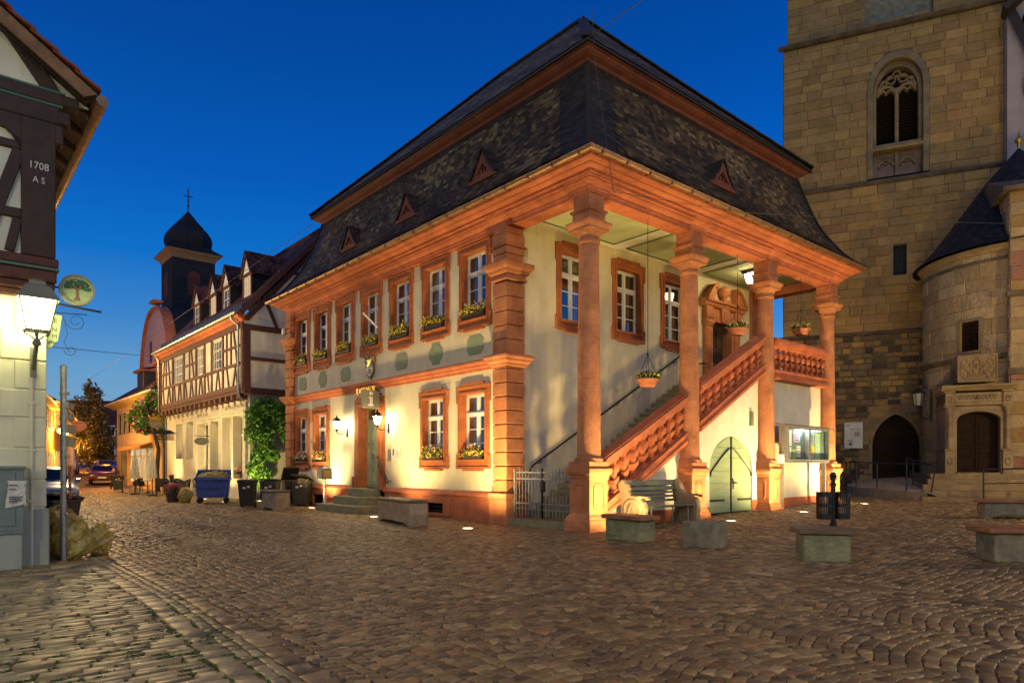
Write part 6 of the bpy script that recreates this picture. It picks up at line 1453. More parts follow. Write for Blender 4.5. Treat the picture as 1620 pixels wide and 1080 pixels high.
mb.box(21.3,23.7,-.02,.05,7.0,7.12); mb.box(28.2,30.3,-.02,.05,7.0,7.12); mb.box(32.7,35.2,-.02,.05,7.0,7.12)
mesh('timber_framing',mb,M_timber,hb,bev=.008)
for h in upw:
    p,q,u,v=h; mb=MB(TBj); w=.06; n=2 if q-p<1.6 else 3
    mb.ring([(p,u),(q,u),(q,v),(p,v)],[(p+w,u+w),(q-w,u+w),(q-w,v-w),(p+w,v-w)],-.12,-.03)
    for k in range(1,n*2): x=p+(q-p)*k/(n*2); mb.box(x-.02,x+.02,-.11,-.05,u+w,v-w)
    for k in (1,2): z=u+(v-u)*k/3; mb.box(p+w,q-w,-.105,-.055,z-.015,z+.015)
    f=mesh('window',mb,M_sash,hb); g=MB(TBj); g.quad((p,-.085,u),(q,-.085,u),(q,-.085,v),(p,-.085,v)); mesh('pane',g,M_glass,f)
    g=MB(TBj); g.box(p-.1,q+.1,-.5,-.45,u,v); mesh('curtain',g,M_curtainlt,f)
# gable framing
mb=MB(TBs2)
for (s0_,s1_,z0_,z1_) in ((-.32,8,4.82,5.12),(-.32,8,6.36,6.52),(-.32,8,7.72,7.98),(.2,7.6,9.1,9.25),(1.3,6.5,10.6,10.75)): mb.box(s0_,s1_,-.02,.06,z0_,z1_)
for s,w,l,z0_,z1_ in ((-.18,.30,0,5.12,7.72),(1.75,.2,.0,5.12,7.72),(2.0,.2,.7,5.12,6.36),(3.9,.2,0,5.12,12.5),(6.0,.2,0,5.12,9.1),(1.2,.18,-.5,7.98,9.1),(2.6,.2,.8,7.98,10.6),(1.5,.18,.9,9.25,10.6),(5.2,.2,-.6,7.98,10.6)): mb.prism([(s-w/2,z0_),(s+w/2,z0_),(s+w/2+l,z1_),(s-w/2+l,z1_)],-.02,.055)
for sg in (1,-1):
    mb.prism([(3.9-sg*4.3,8.15),(3.9-sg*4.0,8.15),(3.9,12.85),(3.9,13.2)],-.02,.10)
mesh('gable_framing',mb,M_timber,hb,bev=.008)
# eaves, gutter, roof
mb=MB(TBj); mb.extr([(0,8.08),(.10,8.10),(.16,8.18),(.30,8.24),(.34,8.36),(0,8.45)],B0-.3,BE+.2); mesh('eaves_moulding',mb,M_corn,hb,bev=.004)
mb=MB(TBj); mb.tube([(B0-.35,.42,8.42),(BE+.25,.42,8.42)],.085,8); mb.tube([(21.45,.42,8.40),(21.42,.38,8.2),(21.35,.12,7.95),(21.35,.10,4.9),(21.35,.05,4.7),(21.38,-.26,4.45),(21.38,-.26,.1)],.055,8); mb.tube([(BE-.05,.42,8.40),(BE-.05,.14,8.0),(BE-.05,.12,4.9),(BE-.05,-.26,4.5),(BE-.05,-.26,.1)],.055,8); mesh('rainwater_pipes',mb,M_steel,hb,smooth=True)
def gable_roof(name,a0,a1,zr0,ar,zr,b0,b1,mat,parent,th_=.14,z1=None):
    z1=z1 if z1 is not None else zr0
    mb=MB()
    for (x0_,z0_,x1_,zz1) in ((a0,zr0,ar,zr),(ar,zr,a1,z1)):
        L=math.hypot(x1_-x0_,zz1-z0_)
        u0=0
        mb.add([(x0_,b0,z0_),(x1_,b0,zz1),(x1_,b1,zz1),(x0_,b1,z0_)],[(0,1,2,3)],0,[(b0,0),(b0,L),(b1,L),(b1,0)])
        mb.add([(x0_,b0,z0_-th_),(x1_,b0,zz1-th_),(x1_,b1,zz1-th_),(x0_,b1,z0_-th_)],[(0,1,2,3)],0,[(b0,0),(b0,L),(b1,L),(b1,0)])
        mb.add([(x0_,b0,z0_-th_),(x0_,b0,z0_),(x1_,b0,zz1),(x1_,b0,zz1-th_)],[(0,1,2,3)],0,[(0,0)]*4); mb.add([(x0_,b1,z0_-th_),(x0_,b1,z0_),(x1_,b1,zz1),(x1_,b1,zz1-th_)],[(0,1,2,3)],0,[(0,0)]*4)
        mb.add([(x0_,b0,z0_-th_),(x0_,b0,z0_),(x0_,b1,z0_),(x0_,b1,z0_-th_)],[(0,1,2,3)],0,[(0,0)]*4)
    mb.tube([(ar,b0,zr+.03),(ar,b1,zr+.03)],.11,8)
    for k in range(len(mb.uv)):
        if mb.uv[k] is None: mb.uv[k]=[(0,0)]*len(mb.f[k])
    return mesh(name,mb,mat,parent,recalc=False)
rf_=gable_roof('tiled_roof',-.62,8.4,8.42,3.9,13.45,B0-.45,BE+.3,M_tileroof,hb)
mb=MB(); mb.bar((-.6,B0-.47,8.36),(3.9,B0-.47,13.36),.05,.22); mb.bar((8.4,B0-.47,8.36),(3.9,B0-.47,13.36),.05,.22); mesh('verge_board',mb,M_timber,hb)
mb=MB()   # snow guard
for k in range(34): s=B0+k*.42; mb.box(-.35,-.33,s,s+.38,8.72,8.98)
mb.tube([(-.34,B0,8.98),(-.34,BE,8.98)],.012,5); mb.tube([(-.34,B0,8.74),(-.34,BE,8.74)],.012,5); mesh('snow_guard',mb,M_iron,rf_)
for i,s in enumerate((23.0,26.0,28.15,31.05)):
    lit=(i in(0,2))
    mb=MB(); w=.62; f=.55
    mb.add([(f,s-w,9.2),(f,s+w,9.2),(f,s+w,10.75),(f,s-w,10.75)],[(0,1,2,3)]) if False else None
    mb.T=lambda q,d,z:(f-d,q,z)
    mb.ring([(s-w,9.2),(s+w,9.2),(s+w,10.8),(s-w,10.8)],[(s-w+.14,9.36),(s+w-.14,9.36),(s+w-.14,10.7),(s-w+.14,10.7)],-.06,.02)
    mb.prism([(s-w-.1,10.8),(s+w+.1,10.8),(s,11.75)],-.06,.03)
    for sg in (-1,1): mb.prism([(s+sg*(w+.16),10.7),(s+sg*(w+.02),10.7),(s,11.72),(s,11.92)],-.1,.10)
    dm=mesh('dormer',mb,M_timber,rf_,bev=.01)
    mb=MB(lambda q,d,z:(f-d,q,z)); mb.prism([(s-w*.62,10.86),(s+w*.62,10.86),(s,11.5)],.03,.04)
    mb.ring([(s-w+.14,9.36),(s+w-.14,9.36),(s+w-.14,10.7),(s-w+.14,10.7)],[(s-w+.2,9.42),(s+w-.2,9.42),(s+w-.2,10.64),(s-w+.2,10.64)],-.08,-.02); mb.box(s-.025,s+.025,-.07,-.03,9.42,10.64); mb.box(s-w+.2,s+w-.2,-.065,-.035,10.15,10.19); mesh('dormer_window',mb,M_sash,rf_)
    mb=MB(); x1_=3.4
    mb.add([(f,s-w,9.2),(f,s-w,10.8),(x1_-.7,s-w,10.8)],[(0,1,2)]); mb.add([(f,s+w,9.2),(f,s+w,10.8),(x1_-.7,s+w,10.8)],[(0,1,2)]); mesh('dormer_cheek',mb,M_shingle,rf_,recalc=False)
    mb=MB()
    for sg in (-1,1):
        P=[(f-.14,s+sg*(w+.18),10.72),(f-.14,s,11.95),(2.62,s,11.95),(1.6,s+sg*(w+.18),10.72)]; mb.add(P,[(0,1,2,3)],0,[(p[0],p[1]*1.3) for p in P])
    mesh('dormer_roof',mb,M_tileroof,rf_,recalc=False)
    mb=MB(); mb.quad((f+.05,s-w+.18,9.4),(f+.05,s+w-.18,9.4),(f+.05,s+w-.18,10.66),(f+.05,s-w+.18,10.66)); mesh('pane',mb,emit('lit_dormer_pane',(1,.62,.3),.55) if lit else M_glass,rf_)
    mb=MB(); mb.box(f+.2,f+.25,s-w+.1,s+w-.1,9.3,10.8); mesh('dormer_curtain',mb,M_curtainlt,rf_)
    if lit:   # shallow wooden glazing bars inside lit panes already in the window frame
        pass
# projecting oval sign, plaque and socket
os_=thing('oval_cafe_sign','small dark oval sign on an iron arm beside the cafe door','sign',(-.4,27.0,2.9),FA)
mb=MB(); mb.tube([(0,26.95,3.12),(-.75,26.95,3.12)],.018,6); mb.tube([(-.2,26.95,3.12),(-.2,26.95,3.0)],.008,5); mb.tube([(-.6,26.95,3.12),(-.6,26.95,3.0)],.008,5); mesh('arm',mb,M_iron,os_)
mb=MB(lambda s,d,z:(-.4+s,26.95-d,z)); mb.prism([(.36*math.cos(2*PI*k/20),2.84+.2*math.sin(2*PI*k/20)) for k in range(20)],-.02,.02); mesh('sign_plate',mb,M_signgray,os_)
# vine on the alley corner
vn=thing('climbing_vine','bright green wisteria hanging down the corner of the cafe house','vine',(.6,20.9,0),FA)
cl=[(.65,20.75,4.25,.75,.22,.45),(.2,20.75,3.8,.55,.22,.6),(1.15,20.75,3.7,.55,.2,.6),(-.05,20.75,3.0,.35,.2,.45),(.55,20.72,3.0,.55,.24,.5),(.6,20.72,2.35,.4,.2,.5),(.25,20.72,2.0,.4,.22,.4),(.95,20.75,2.0,.35,.18,.3),(.1,20.72,1.4,.4,.22,.45),(.5,20.72,1.1,.45,.22,.4),(.25,20.72,.75,.35,.2,.3),(1.6,20.8,4.3,.35,.15,.25),(1.5,20.8,2.9,.2,.12,.3)]
leaves('foliage',M_leaf,cl,5200,.085,vn,drop=1.2,up=.0)
mb=MB(); mb.tube([(.5,20.95,-.05),(.45,20.93,1.2),(.6,20.93,2.4),(.5,20.93,3.6),(.7,20.93,4.4)],.05,7,rs=[.07,.06,.05,.04,.03]); mb.tube([(.6,20.93,2.4),(1.2,20.95,3.2),(1.6,20.95,4.2)],.02,6); mesh('stem',mb,M_bark,vn,smooth=True)
# flowers in the shop window box
wb=thing('window_planter','grey planter of pink geraniums on the big cafe window sill','flower box',(-.1,22.4,1.0),FA)
mb=MB(); mb.box(-.14,.14,22.0,22.95,.98,1.17); mesh('trough',mb,M_trough,wb,bev=.008)
cl=[(0,22.1+.15*k,1.27,.12,.12,.12) for k in range(6)]; leaves('foliage',M_leafbox,cl,320,.035,wb); leaves('blossoms',[M_pinkfl,M_wht],[(c[0],c[1],c[2]+.08,.12,.12,.12) for c in cl],170,.035,wb,weights=[.8,.2])
# ================================================================ rubbish container, wheelie bins
def bagmesh(cx,cy,cz,rx,ry,rz,seed,n=16,m=12,amp=.16,tie=True):
    rd=np.random.default_rng(seed); P=[];F=[]; pl_=rd.integers(9,14); fr=[(rd.uniform(1,7),rd.uniform(0,6.28),rd.uniform(.4,1)*amp/3,rd.integers(1,6)) for _ in range(9)]
    for j in range(m+1):
        ph=PI*j/m
        for k in range(n):
            t=2*PI*k/n; f=1+sum(a*math.sin(w*ph*1.5+p+q*t) for w,p,a,q in fr); f*=1
            f+=.045*abs(math.sin(pl_*t*.5+2*ph))*math.cos(ph*.5)-.02+.03*math.sin(3*t+5*ph)*math.sin(6*ph); x,y,z=math.sin(ph)*math.cos(t),math.sin(ph)*math.sin(t),math.cos(ph)
            zz=cz+rz*z*f
            P.append((cx+rx*x*f,cy+ry*y*f,max(zz,cz-rz*.92)))
    for j in range(m):
        for k in range(n): F.append((j*n+k,j*n+(k+1)%n,(j+1)*n+(k+1)%n,(j+1)*n+k))
    return P,F
def baggy(name_c):
    m,nt,b=newmat(name_c); v=coord(nt); n=noise(nt,9,5,v,.7); r=ramp(nt,[(.3,(.45,.38,.10)),(.6,(.66,.54,.13)),(.75,(.6,.5,.25))]); 
    vo=nt.nodes.new('ShaderNodeTexVoronoi'); vo.inputs['Scale'].default_value=17; nt.links.new(v,vo.inputs['Vector']); s=nt.nodes.new('ShaderNodeSeparateColor'); nt.links.new(vo.outputs['Color'],s.inputs[0])
    r2=ramp(nt,[(.0,(.34,.30,.11)),(.35,(.42,.34,.07)),(.55,(.55,.50,.32)),(.68,(.16,.2,.06)),(.8,(.42,.12,.05)),(.9,(.6,.57,.5)),(1,(.06,.09,.06))]); nt.links.new(s.outputs[0],r2.inputs[0])
    nt.links.new(mixc(nt,.38,r.outputs[0],r2.outputs[0]),b.inputs['Base Color']); b.inputs['Roughness'].default_value=.25; b.inputs['Coat Weight'].default_value=.4
    mu=nt.nodes.new('ShaderNodeTexNoise'); mu.noise_type='RIDGED_MULTIFRACTAL'; mu.inputs['Scale'].default_value=4.5; mu.inputs['Detail'].default_value=6; mu.inputs['Roughness'].default_value=.65; mu.inputs['Distortion'].default_value=2; nt.links.new(v,mu.inputs['Vector']); bump(nt,b,mu.outputs[0],1,.07)
    t=nt.nodes.new('ShaderNodeBsdfTranslucent'); t.inputs[0].default_value=(.85,.7,.2,1); mx=nt.nodes.new('ShaderNodeMixShader'); mx.inputs[0].default_value=.42; nt.links.new(b.outputs[0],mx.inputs[1]); nt.links.new(t.outputs[0],mx.inputs[2]); nt.links.new(mx.outputs[0],nt.nodes['Material Output'].inputs[0]); return m
M_bag=baggy('translucent_yellow_bag')
def bag(x,y,z,rx,ry,rz,seed,label,fr=FW,group='filled yellow rubbish sacks'):
    mb=MB(); P,F=bagmesh(x,y,z+rz*.9,rx,ry,rz,seed,60,40); mb.add(P,F)
    # gathered neck
    mb.lathe([(.10,z+rz*1.75),(.035,z+rz*1.9),(.03,z+rz*1.95),(.09,z+rz*2.15)],x+rx*.2,y,9,cap=False)
    o=mesh('rubbish_sack',mb,M_bag,loc=(x,y,z),fr=fr,smooth=True,label=label,cat='rubbish sack',group=group)
    tx=bpy.data.textures.new('crumple','CLOUDS'); tx.noise_scale=.12; tx.noise_type='HARD_NOISE'; tx.noise_depth=3; dm=o.modifiers.new('crumple','DISPLACE'); dm.texture=tx; dm.strength=.06; dm.mid_level=.4; dm.texture_coords='LOCAL'; return o
X,Y=-12.45,28.45; ca_,cb_=FA.loc(X,Y)
ct=thing('rubbish_container','blue four-wheeled rubbish container with open lid full of yellow sacks','container',(X,Y,0),FW,rot=R(20)); OFF[ct.name]=Vector((0,0,0))
mb=MB(); 
mb.add([(-.58,-.42,.22),(.58,-.42,.22),(.58,.42,.22),(-.58,.42,.22),(-.66,-.52,1.02),(.66,-.52,1.02),(.66,.52,1.02),(-.66,.52,1.02)],[(0,3,2,1),(0,1,5,4),(1,2,6,5),(2,3,7,6),(3,0,4,7)])
mb.box(-.70,.70,-.57,.57,.96,1.06); mb.box(-.6,.6,-.53,-.50,.62,.66)
for k in range(9): x=-.6+k*.15; mb.box(x,x+.03,-.56,-.48,.86,.97)
for x in (-.5,.42): mb.box(x,x+.09,-.475,-.44,.28,.9)
mb.box(-.36,.36,-.455,-.43,.30,.62)
mesh('tub',mb,M_blueplastic,ct,bev=.015,recalc=False)
mb=MB(); mb.add([(-.66,.46,1.04),(.66,.46,1.04),(.64,.70,1.36),(-.64,.70,1.36),(-.66,.50,1.02),(.66,.50,1.02),(.66,.74,1.33),(-.66,.74,1.33)],[(0,1,2,3),(4,5,6,7),(0,1,5,4),(1,2,6,5),(2,3,7,6),(3,0,4,7)]); mb.box(-.66,.66,.66,.78,1.32,1.38)
mb.add([(-.66,-.3,1.05),(-.66,.5,1.05),(-.64,.72,1.36)],[(0,1,2)]); mb.add([(.66,-.1,1.05),(.66,.5,1.05),(.64,.72,1.36)],[(0,1,2)]); mesh('lid',mb,M_blueplastic,ct,bev=.01)
mb=MB(); mb.tube([(-.72,-.3,.9),(-.76,-.3,.9),(-.76,.3,.9),(-.72,.3,.9)],.02,6); mb.tube([(-.35,-.5,.25),(.5,-.5,.25)],.015,6); mesh('handle_bar',mb,M_steel,ct)
for x in (-.5,.5):
    for y in (-.32,.32):
        mb=MB(lambda s,d,z:(s,z,d)); mb.lathe([(.11,y-.03),(.11,y+.03)],x,.11,16) if False else None
        mb.T=lambda p,q,r_:(p,r_,q); mb.lathe([(.06,y-.035),(.105,y-.03),(.11,y-.02),(.11,y+.02),(.105,y+.03),(.06,y+.035)],x,.11,16); mesh('wheel',mb,M_rubber,ct,smooth=True)
for i,(x,y,z,r) in enumerate(((-.3,.05,1.0,.30),(.25,.0,1.02,.31),(0,.3,1.05,.3))):
    wx,wy=X+x*math.cos(R(20))-y*math.sin(R(20)),Y+x*math.sin(R(20))+y*math.cos(R(20)); bag(wx,wy,z-.12,r*1.15,r*.9,r*.62,40+i,['yellow sack at the left inside the blue container','yellow sack at the right inside the blue container','yellow sack at the back inside the blue container'][i])
bag(-13.75,28.7,0,.27,.25,.3,50,'small yellow sack on the paving left of the blue container')
mb=MB(); 
def wheelie(x,y,rot,label,mat,lid=0,w=.58,h=1.06,d=.72,stk=1):
    z=gz(x,y); t=thing('wheelie_bin',label,'wheelie bin',(x,y,z),FW,'wheelie bins',rot=rot); OFF[t.name]=Vector((0,0,0)); mb=MB()
    b0_,b1_=w*.40,w*.5
    mb.add([(-b0_,-d*.34,.06),(b0_,-d*.34,.06),(b0_,d*.30,.06),(-b0_,d*.30,.06),(-b1_,-d*.48,h*.90),(b1_,-d*.48,h*.90),(b1_,d*.46,h*.90),(-b1_,d*.46,h*.90)],[(0,3,2,1),(4,5,6,7),(0,1,5,4),(1,2,6,5),(2,3,7,6),(3,0,4,7)])
    mb.box(-b1_-.025,b1_+.025,-d*.51,d*.49,h*.87,h*.92); 
    for k in range(5): xx=-b1_+.06+k*(w-.14)/4; mb.box(xx,xx+.02,-d*.52,-d*.46,h*.80,h*.88)
    mb.tube([(-b1_,d*.56,h*.93),(b1_,d*.56,h*.93)],.02,6)
    mesh('tub',mb,mat,t,bev=.015)
    mb=MB(); a=lid; c,s_=math.cos(a),math.sin(a); hy=d*.46; 
    def rp(y_,zz): y2=y_-hy; return (hy+y2*c+zz*s_*0, h*.92+zz-y2*s_)
    Pq=[]; 
    for zz in (0.0,.05):
        for (xx,yy) in ((-b1_-.03,-d*.53),(b1_+.03,-d*.53),(b1_+.03,hy+.03),(-b1_-.03,hy+.03)):
            k=1 if zz==0 else .93; q=rp(yy*k,zz); Pq.append((xx*k,q[0],q[1]))
    mb.add(Pq,[(0,3,2,1),(4,5,6,7),(0,1,5,4),(1,2,6,5),(2,3,7,6),(3,0,4,7)]); mesh('lid',mb,M_blackplastic,t,bev=.015,seg=2)
    for sx in (-1,1):
        mb=MB(lambda p,q,r_:(r_,p,q)); mb.lathe([(.05,sx*b0_-.03),(.10,sx*b0_-.025),(.10,sx*b0_+.025),(.05,sx*b0_+.03)],d*.30,.10,14); mesh('wheel',mb,M_rubber,t,smooth=True)
    if stk:
        mb=MB(); mb.box(-.12,-.02,-d*.475-.005,-d*.46,h*.66,h*.72); mb.box(.04,.12,-d*.485-.005,-d*.46,h*.70,h*.76); mesh('sticker',mb,M_signwhite,t)
    return t
wheelie(-9.68,25.0,R(12),'black wheelie bin farthest left, lid closed',M_blackplastic,0)
wheelie(-8.95,25.3,R(4),'dark grey wheelie bin with two white stickers, second from the left',M_bindark,.05)
wheelie(-8.72,26.9,R(30),'wheelie bin behind the others, its lid propped far open',M_bindark,.75,stk=0)
wheelie(-8.05,26.2,R(-5),'grey wheelie bin at the wall with yellow rubbish under its ajar lid',M_bindark,.3)
bag(-8.05,26.1,.86,.22,.25,.11,61,'crumpled yellow sack poking out of the right hand wheelie bin')
# ================================================================ cafe terrace
def chair(x,y,rot,label):
    z=gz(x,y); t=thing('cafe_chair',label,'chair',(x,y,z),FW,'cafe terrace chairs',rot=rot); OFF[t.name]=Vector((0,0,0))
    mb=MB(); mb.box(-.25,.25,-.24,.24,.42,.46); mesh('seat',mb,M_wicker,t,bev=.01)
    mb=MB(); P=[];n=8
    for k in range(n+1):
        a=PI*k/n; P+= [(-.27*math.cos(a),.0+.27*math.sin(a)*1.0,.46),(-.29*math.cos(a),.02+.33*math.sin(a),.66+.22*math.sin(a))]
    mb.add(P,[(2*k,2*k+2,2*k+3,2*k+1) for k in range(n)]); o=mesh('backrest',mb,M_wicker,t,recalc=False); sd=o.modifiers.new('s','SOLIDIFY'); sd.thickness=.03
    for sx,sy in ((-1,-1),(1,-1),(-1,1),(1,1)):
        mb=MB(); mb.tube([(sx*.22,sy*.2,.44),(sx*.25,sy*.24,0)],.016,6); mesh('leg',mb,M_iron,t)
    return t
chairs=[(-16.2,36.1,.4,'dark wicker chair nearest the vine-side end of the terrace'),(-16.9,36.9,2.6,'dark wicker chair facing away beside the first cafe table'),(-17.6,36.6,-.7,'wicker chair turned to the right, third along the terrace'),(-18.4,37.8,.9,'wicker chair under the right folded parasol'),(-19.3,37.6,3.5,'wicker chair with its back to the square, mid terrace'),(-19.9,38.9,.2,'wicker chair just left of the right folded parasol'),(-20.9,38.8,2.2,'wicker chair beneath the left folded parasol'),(-21.8,39.6,-.4,'leftmost wicker chair of the terrace')]
c0=None
for x,y,r_,l in chairs:
    if c0 is None: c0=chair(x,y,r_,l)
    else: copytree(c0,x,y,gz(x,y),r_,l)
def table(x,y,label,fl=True):
    z=gz(x,y); t=thing('cafe_table',label,'table',(x,y,z),FW,'round cafe tables'); mb=MB(); mb.lathe([(.36,z+.72),(.37,z+.73),(.37,z+.75),(.36,z+.755)],x,y,24); mesh('table_top',mb,M_signgray,t)
    mb=MB(); mb.tube([(x,y,z),(x,y,z+.72)],.025,8); 
    for k in range(4): q=PI/4+PI/2*k; mb.tube([(x,y,z+.12),(x+.27*math.cos(q),y+.27*math.sin(q),z)],.015,6)
    mesh('leg',mb,M_iron,t)
def planter(x,y,z0,label,r=.15,n=160,big=False):
    t=thing('flower_pot',label,'flower pot',(x,y,z0),FW,'pots of pink flowers'); mb=MB(); mb.lathe([(r*.7,z0),(r,z0+r*1.4),(r*.9,z0+r*1.4),(.01,z0+r*1.3)],x,y,14); mesh('pot',mb,M_trough,t,smooth=True)
    cl=[(x,y,z0+r*1.9,r*1.1,r*1.1,r*.7)]; leaves('foliage',M_leafbox,cl,n,.04,t); leaves('blossoms',M_pinkfl,[(x,y,z0+r*2.2,r*1.2,r*1.2,r*.6)],n,.035,t)
for i,(x,y,l) in enumerate(((-16.6,36.4,'cafe table at the right end of the terrace'),(-18.6,37.3,'cafe table with a pot of pink flowers, mid terrace'),(-20.4,38.2,'cafe table between the two folded parasols and the street'),(-22.6,39.6,'small table with pink flowers at the left end of the terrace'))):
    table(x,y,l); 
    if i!=2: planter(x,y,gz(x,y)+.756,'pot of pink flowers standing on '+['the rightmost cafe table','the middle cafe table','','the leftmost cafe table'][i],.12)
planter(-14.4,29.0,0,'large pot of pink flowers beside the blue container',.3,420)
# folding chair by the container
t=thing('folding_chair','dark slatted folding chair leaning beside the blue container','chair',(-14.7,29.6,0),FW,rot=.8); OFF[t.name]=Vector((0,0,0))
mb=MB()
for k in range(5): mb.box(-.22,.22,-.25+k*.09,-.18+k*.09,.44,.46)
mesh('seat',mb,M_iron,t)
mb=MB()
for k in range(3): mb.box(-.22,.22,.2+.04*k,.215+.04*k,.62+.1*k,.69+.1*k)
mesh('backrest',mb,M_iron,t)
for sx in (-1,1):
    mb=MB(); mb.tube([(sx*.23,-.3,0),(sx*.23,.2,.55),(sx*.23,.32,.95)],.014,6); mb.tube([(sx*.21,.3,0),(sx*.21,-.25,.45)],.014,6); mesh('leg',mb,M_iron,t)
def parasol(x,y,label,h=2.6):
    z=gz(x,y); t=thing('folded_parasol',label,'parasol',(x,y,z),FW,'folded parasols on the cafe terrace'); mb=MB(); mb.tube([(x,y,z),(x,y,z+h)],.025,8); mb.lathe([(.25,z),(.25,z+.06),(.05,z+.1)],x,y,16); mesh('pole',mb,M_iron,t)
    mb=MB(); P=[];F=[];pr=[(.03,h),(.06,h-.2),(.12,h-.6),(.15,h-1.0),(.20,h-1.45),(.18,h-1.52)]
    for r_,zz in pr:
        for k in range(20): a=2*PI*k/20; rr=r_*(1+.22*(1 if k%2 else -1)); P.append((x+rr*math.cos(a),y+rr*math.sin(a),z+zz+.04*(k%3)*(r_>.2)))
    for i in range(len(pr)-1):
        for k in range(20): F.append((i*20+k,i*20+(k+1)%20,(i+1)*20+(k+1)%20,(i+1)*20+k))
    mb.add(P,F); mesh('canopy',mb,M_umbr,t,recalc=False)
parasol(-18.6,35.3,'right one of the two folded cream parasols',2.45); parasol(-20.6,37.3,'left one of the two folded cream parasols',2.4)
t=thing('patio_canopy','dark slatted metal heater hood on a pole above the cafe terrace','patio heater',(-19.3,37.9,0),FW)
mb=MB(); mb.tube([(-19.3,37.9,0),(-19.3,37.9,3.0)],.035,8); mesh('pole',mb,M_iron,t)
mb=MB()
for k in range(4): mb.box(-19.75,-18.85,37.7,38.1,3.0+k*.11,3.04+k*.11+.02)
mb.add([(-19.85,37.6,3.36),(-18.75,37.6,3.36),(-18.75,38.2,3.36),(-19.85,38.2,3.36),(-19.6,37.8,3.55),(-19.0,37.8,3.55),(-19.0,38.0,3.55),(-19.6,38.0,3.55)],[(0,1,2,3),(4,5,6,7),(0,1,5,4),(1,2,6,5),(2,3,7,6),(3,0,4,7)]); mesh('hood',mb,M_iron,t)
# ================================================================ OCHRE HOUSE (C)
hc=thing('ochre_house','long ochre house with grey shutters, lit shop window and two roof dormers','house',(0,43,0),FA)
CB0,CB1=36.4,49.9
cwins=[(38.2,39.3),(40.1,41.2),(42.3,43.4),(44.9,45.8),(46.5,47.4),(48.0,48.9)]
mb=MB(TB); shp=(39.2,45.2,.45,2.85); mb.wall(CB0,CB1,-.3,6.2,[shp,(47.0,48.2,-.3,2.7)]+[(p,q,4.0,5.55) for p,q in cwins]); mesh('front_wall',mb,M_yellowp,hc,recalc=False)
for q_ in (CB0,CB1): mb=MB(); mb.quad((0,q_,-.3),(8,q_,-.3),(8,q_,9),(0,q_,6.2)); mesh('end_wall',mb,M_yellowp,hc,recalc=False)
for p,q in cwins:
    mb=MB(TB); mb.ring([(p,4.0),(q,4.0),(q,5.55),(p,5.55)],[(p+.07,4.07),(q-.07,4.07),(q-.07,5.48),(p+.07,5.48)],-.16,-.1); mb.box((p+q)/2-.03,(p+q)/2+.03,-.15,-.1,4.07,5.48); mb.box(p+.07,q-.07,-.15,-.1,5.0,5.05); f=mesh('window',mb,M_sash,hc)
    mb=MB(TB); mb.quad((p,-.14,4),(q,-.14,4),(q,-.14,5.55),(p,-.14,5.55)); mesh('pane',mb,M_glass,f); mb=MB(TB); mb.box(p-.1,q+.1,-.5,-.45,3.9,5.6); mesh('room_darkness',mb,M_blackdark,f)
    for sgn,x in ((-1,p),(1,q)):
        mb=MB(TB); x0_,x1_=(x-.42,x-.02) if sgn<0 else (x+.02,x+.42); mb.ring([(x0_,4.0),(x1_,4.0),(x1_,5.55),(x0_,5.55)],[(x0_+.05,4.06),(x1_-.05,4.06),(x1_-.05,5.49),(x0_+.05,5.49)],.01,.06)
        for k in range(12): mb.box(x0_+.04,x1_-.04,.02,.045,4.08+k*.118,4.16+k*.118)
        mesh('shutter',mb,simple('grey_shutter_paint',(.33,.30,.22),None,5,.6,.1) if 'grey_shutter_paint' not in MATS else MATS['grey_shutter_paint'],hc)
M_shut=None
mb=MB(TB); mb.ring([(shp[0],shp[2]),(shp[1],shp[2]),(shp[1],shp[3]),(shp[0],shp[3])],[(shp[0]+.08,shp[2]+.08),(shp[1]-.08,shp[2]+.08),(shp[1]-.08,shp[3]-.08),(shp[0]+.08,shp[3]-.08)],-.2,0)
for s in (40.7,42.2,43.7): mb.box(s-.05,s+.05,-.19,-.02,.53,2.77)
mb.box(39.28,45.12,-.18,-.03,2.25,2.32); sw=mesh('shop_window',mb,M_sash,hc)
mb=MB(TB); mb.quad((39.2,-.15,.45),(45.2,-.15,.45),(45.2,-.15,2.85),(39.2,-.15,2.85)); mesh('pane',mb,M_glassclear,sw)
mb=MB(TB); mb.box(38.9,45.5,-2.2,-2.1,.2,3.1); mb.box(38.9,39.0,-2.1,-.21,.2,3.1); mb.box(45.4,45.5,-2.1,-.21,.2,3.1); mb.box(38.9,45.5,-2.2,-.21,.1,.2); mb.box(38.9,45.5,-2.2,-.21,3.1,3.2); mesh('shop_interior',mb,M_white,sw)
mb=MB(TB); mb.box(40,44.5,-1.2,-1.1,3.0,3.05); mesh('shop_light',mb,emit('shop_ceiling_light',(1,.95,.75),40),sw)
for s in (39.9,41.4): 
    mb=MB(TB); mb.prism([(s,.6),(s+.7,.6),(s+.9,2.1),(s+.5,2.35),(s+.1,2.0)],-.6,-.5); mesh('shop_display',mb,M_umbr,sw)
mb=MB(TB); mb.extr([(0,3.15),(.75,2.92),(.75,2.86),(0,3.05)],39.0,45.5)
for k in range(33): mb.box(39.0+k*.2,39.1+k*.2,.70,.76,2.68,2.87)
mesh('awning',mb,simple('striped_awning',(.55,.34,.14),(.35,.2,.08),20,.8,.2),hc)
mb=MB(TB); mb.box(47.0,48.2,-.4,-.35,-.3,2.7); mesh('shop_door',mb,M_signgray,hc)
mb=MB(TB); mb.box(46.4,46.8,0,.3,-.3,2.8); mesh('drain_pilaster',mb,M_signgray,hc)
mb=MB(TB); mb.extr([(0,6.0),(.3,6.1),(.55,6.2),(.6,6.32),(0,6.4)],CB0-.2,CB1+.9); mb.tube([(CB0-.2,.66,6.3),(CB1+.9,.66,6.3)],.08,8); mesh('eaves',mb,M_cafe,hc)
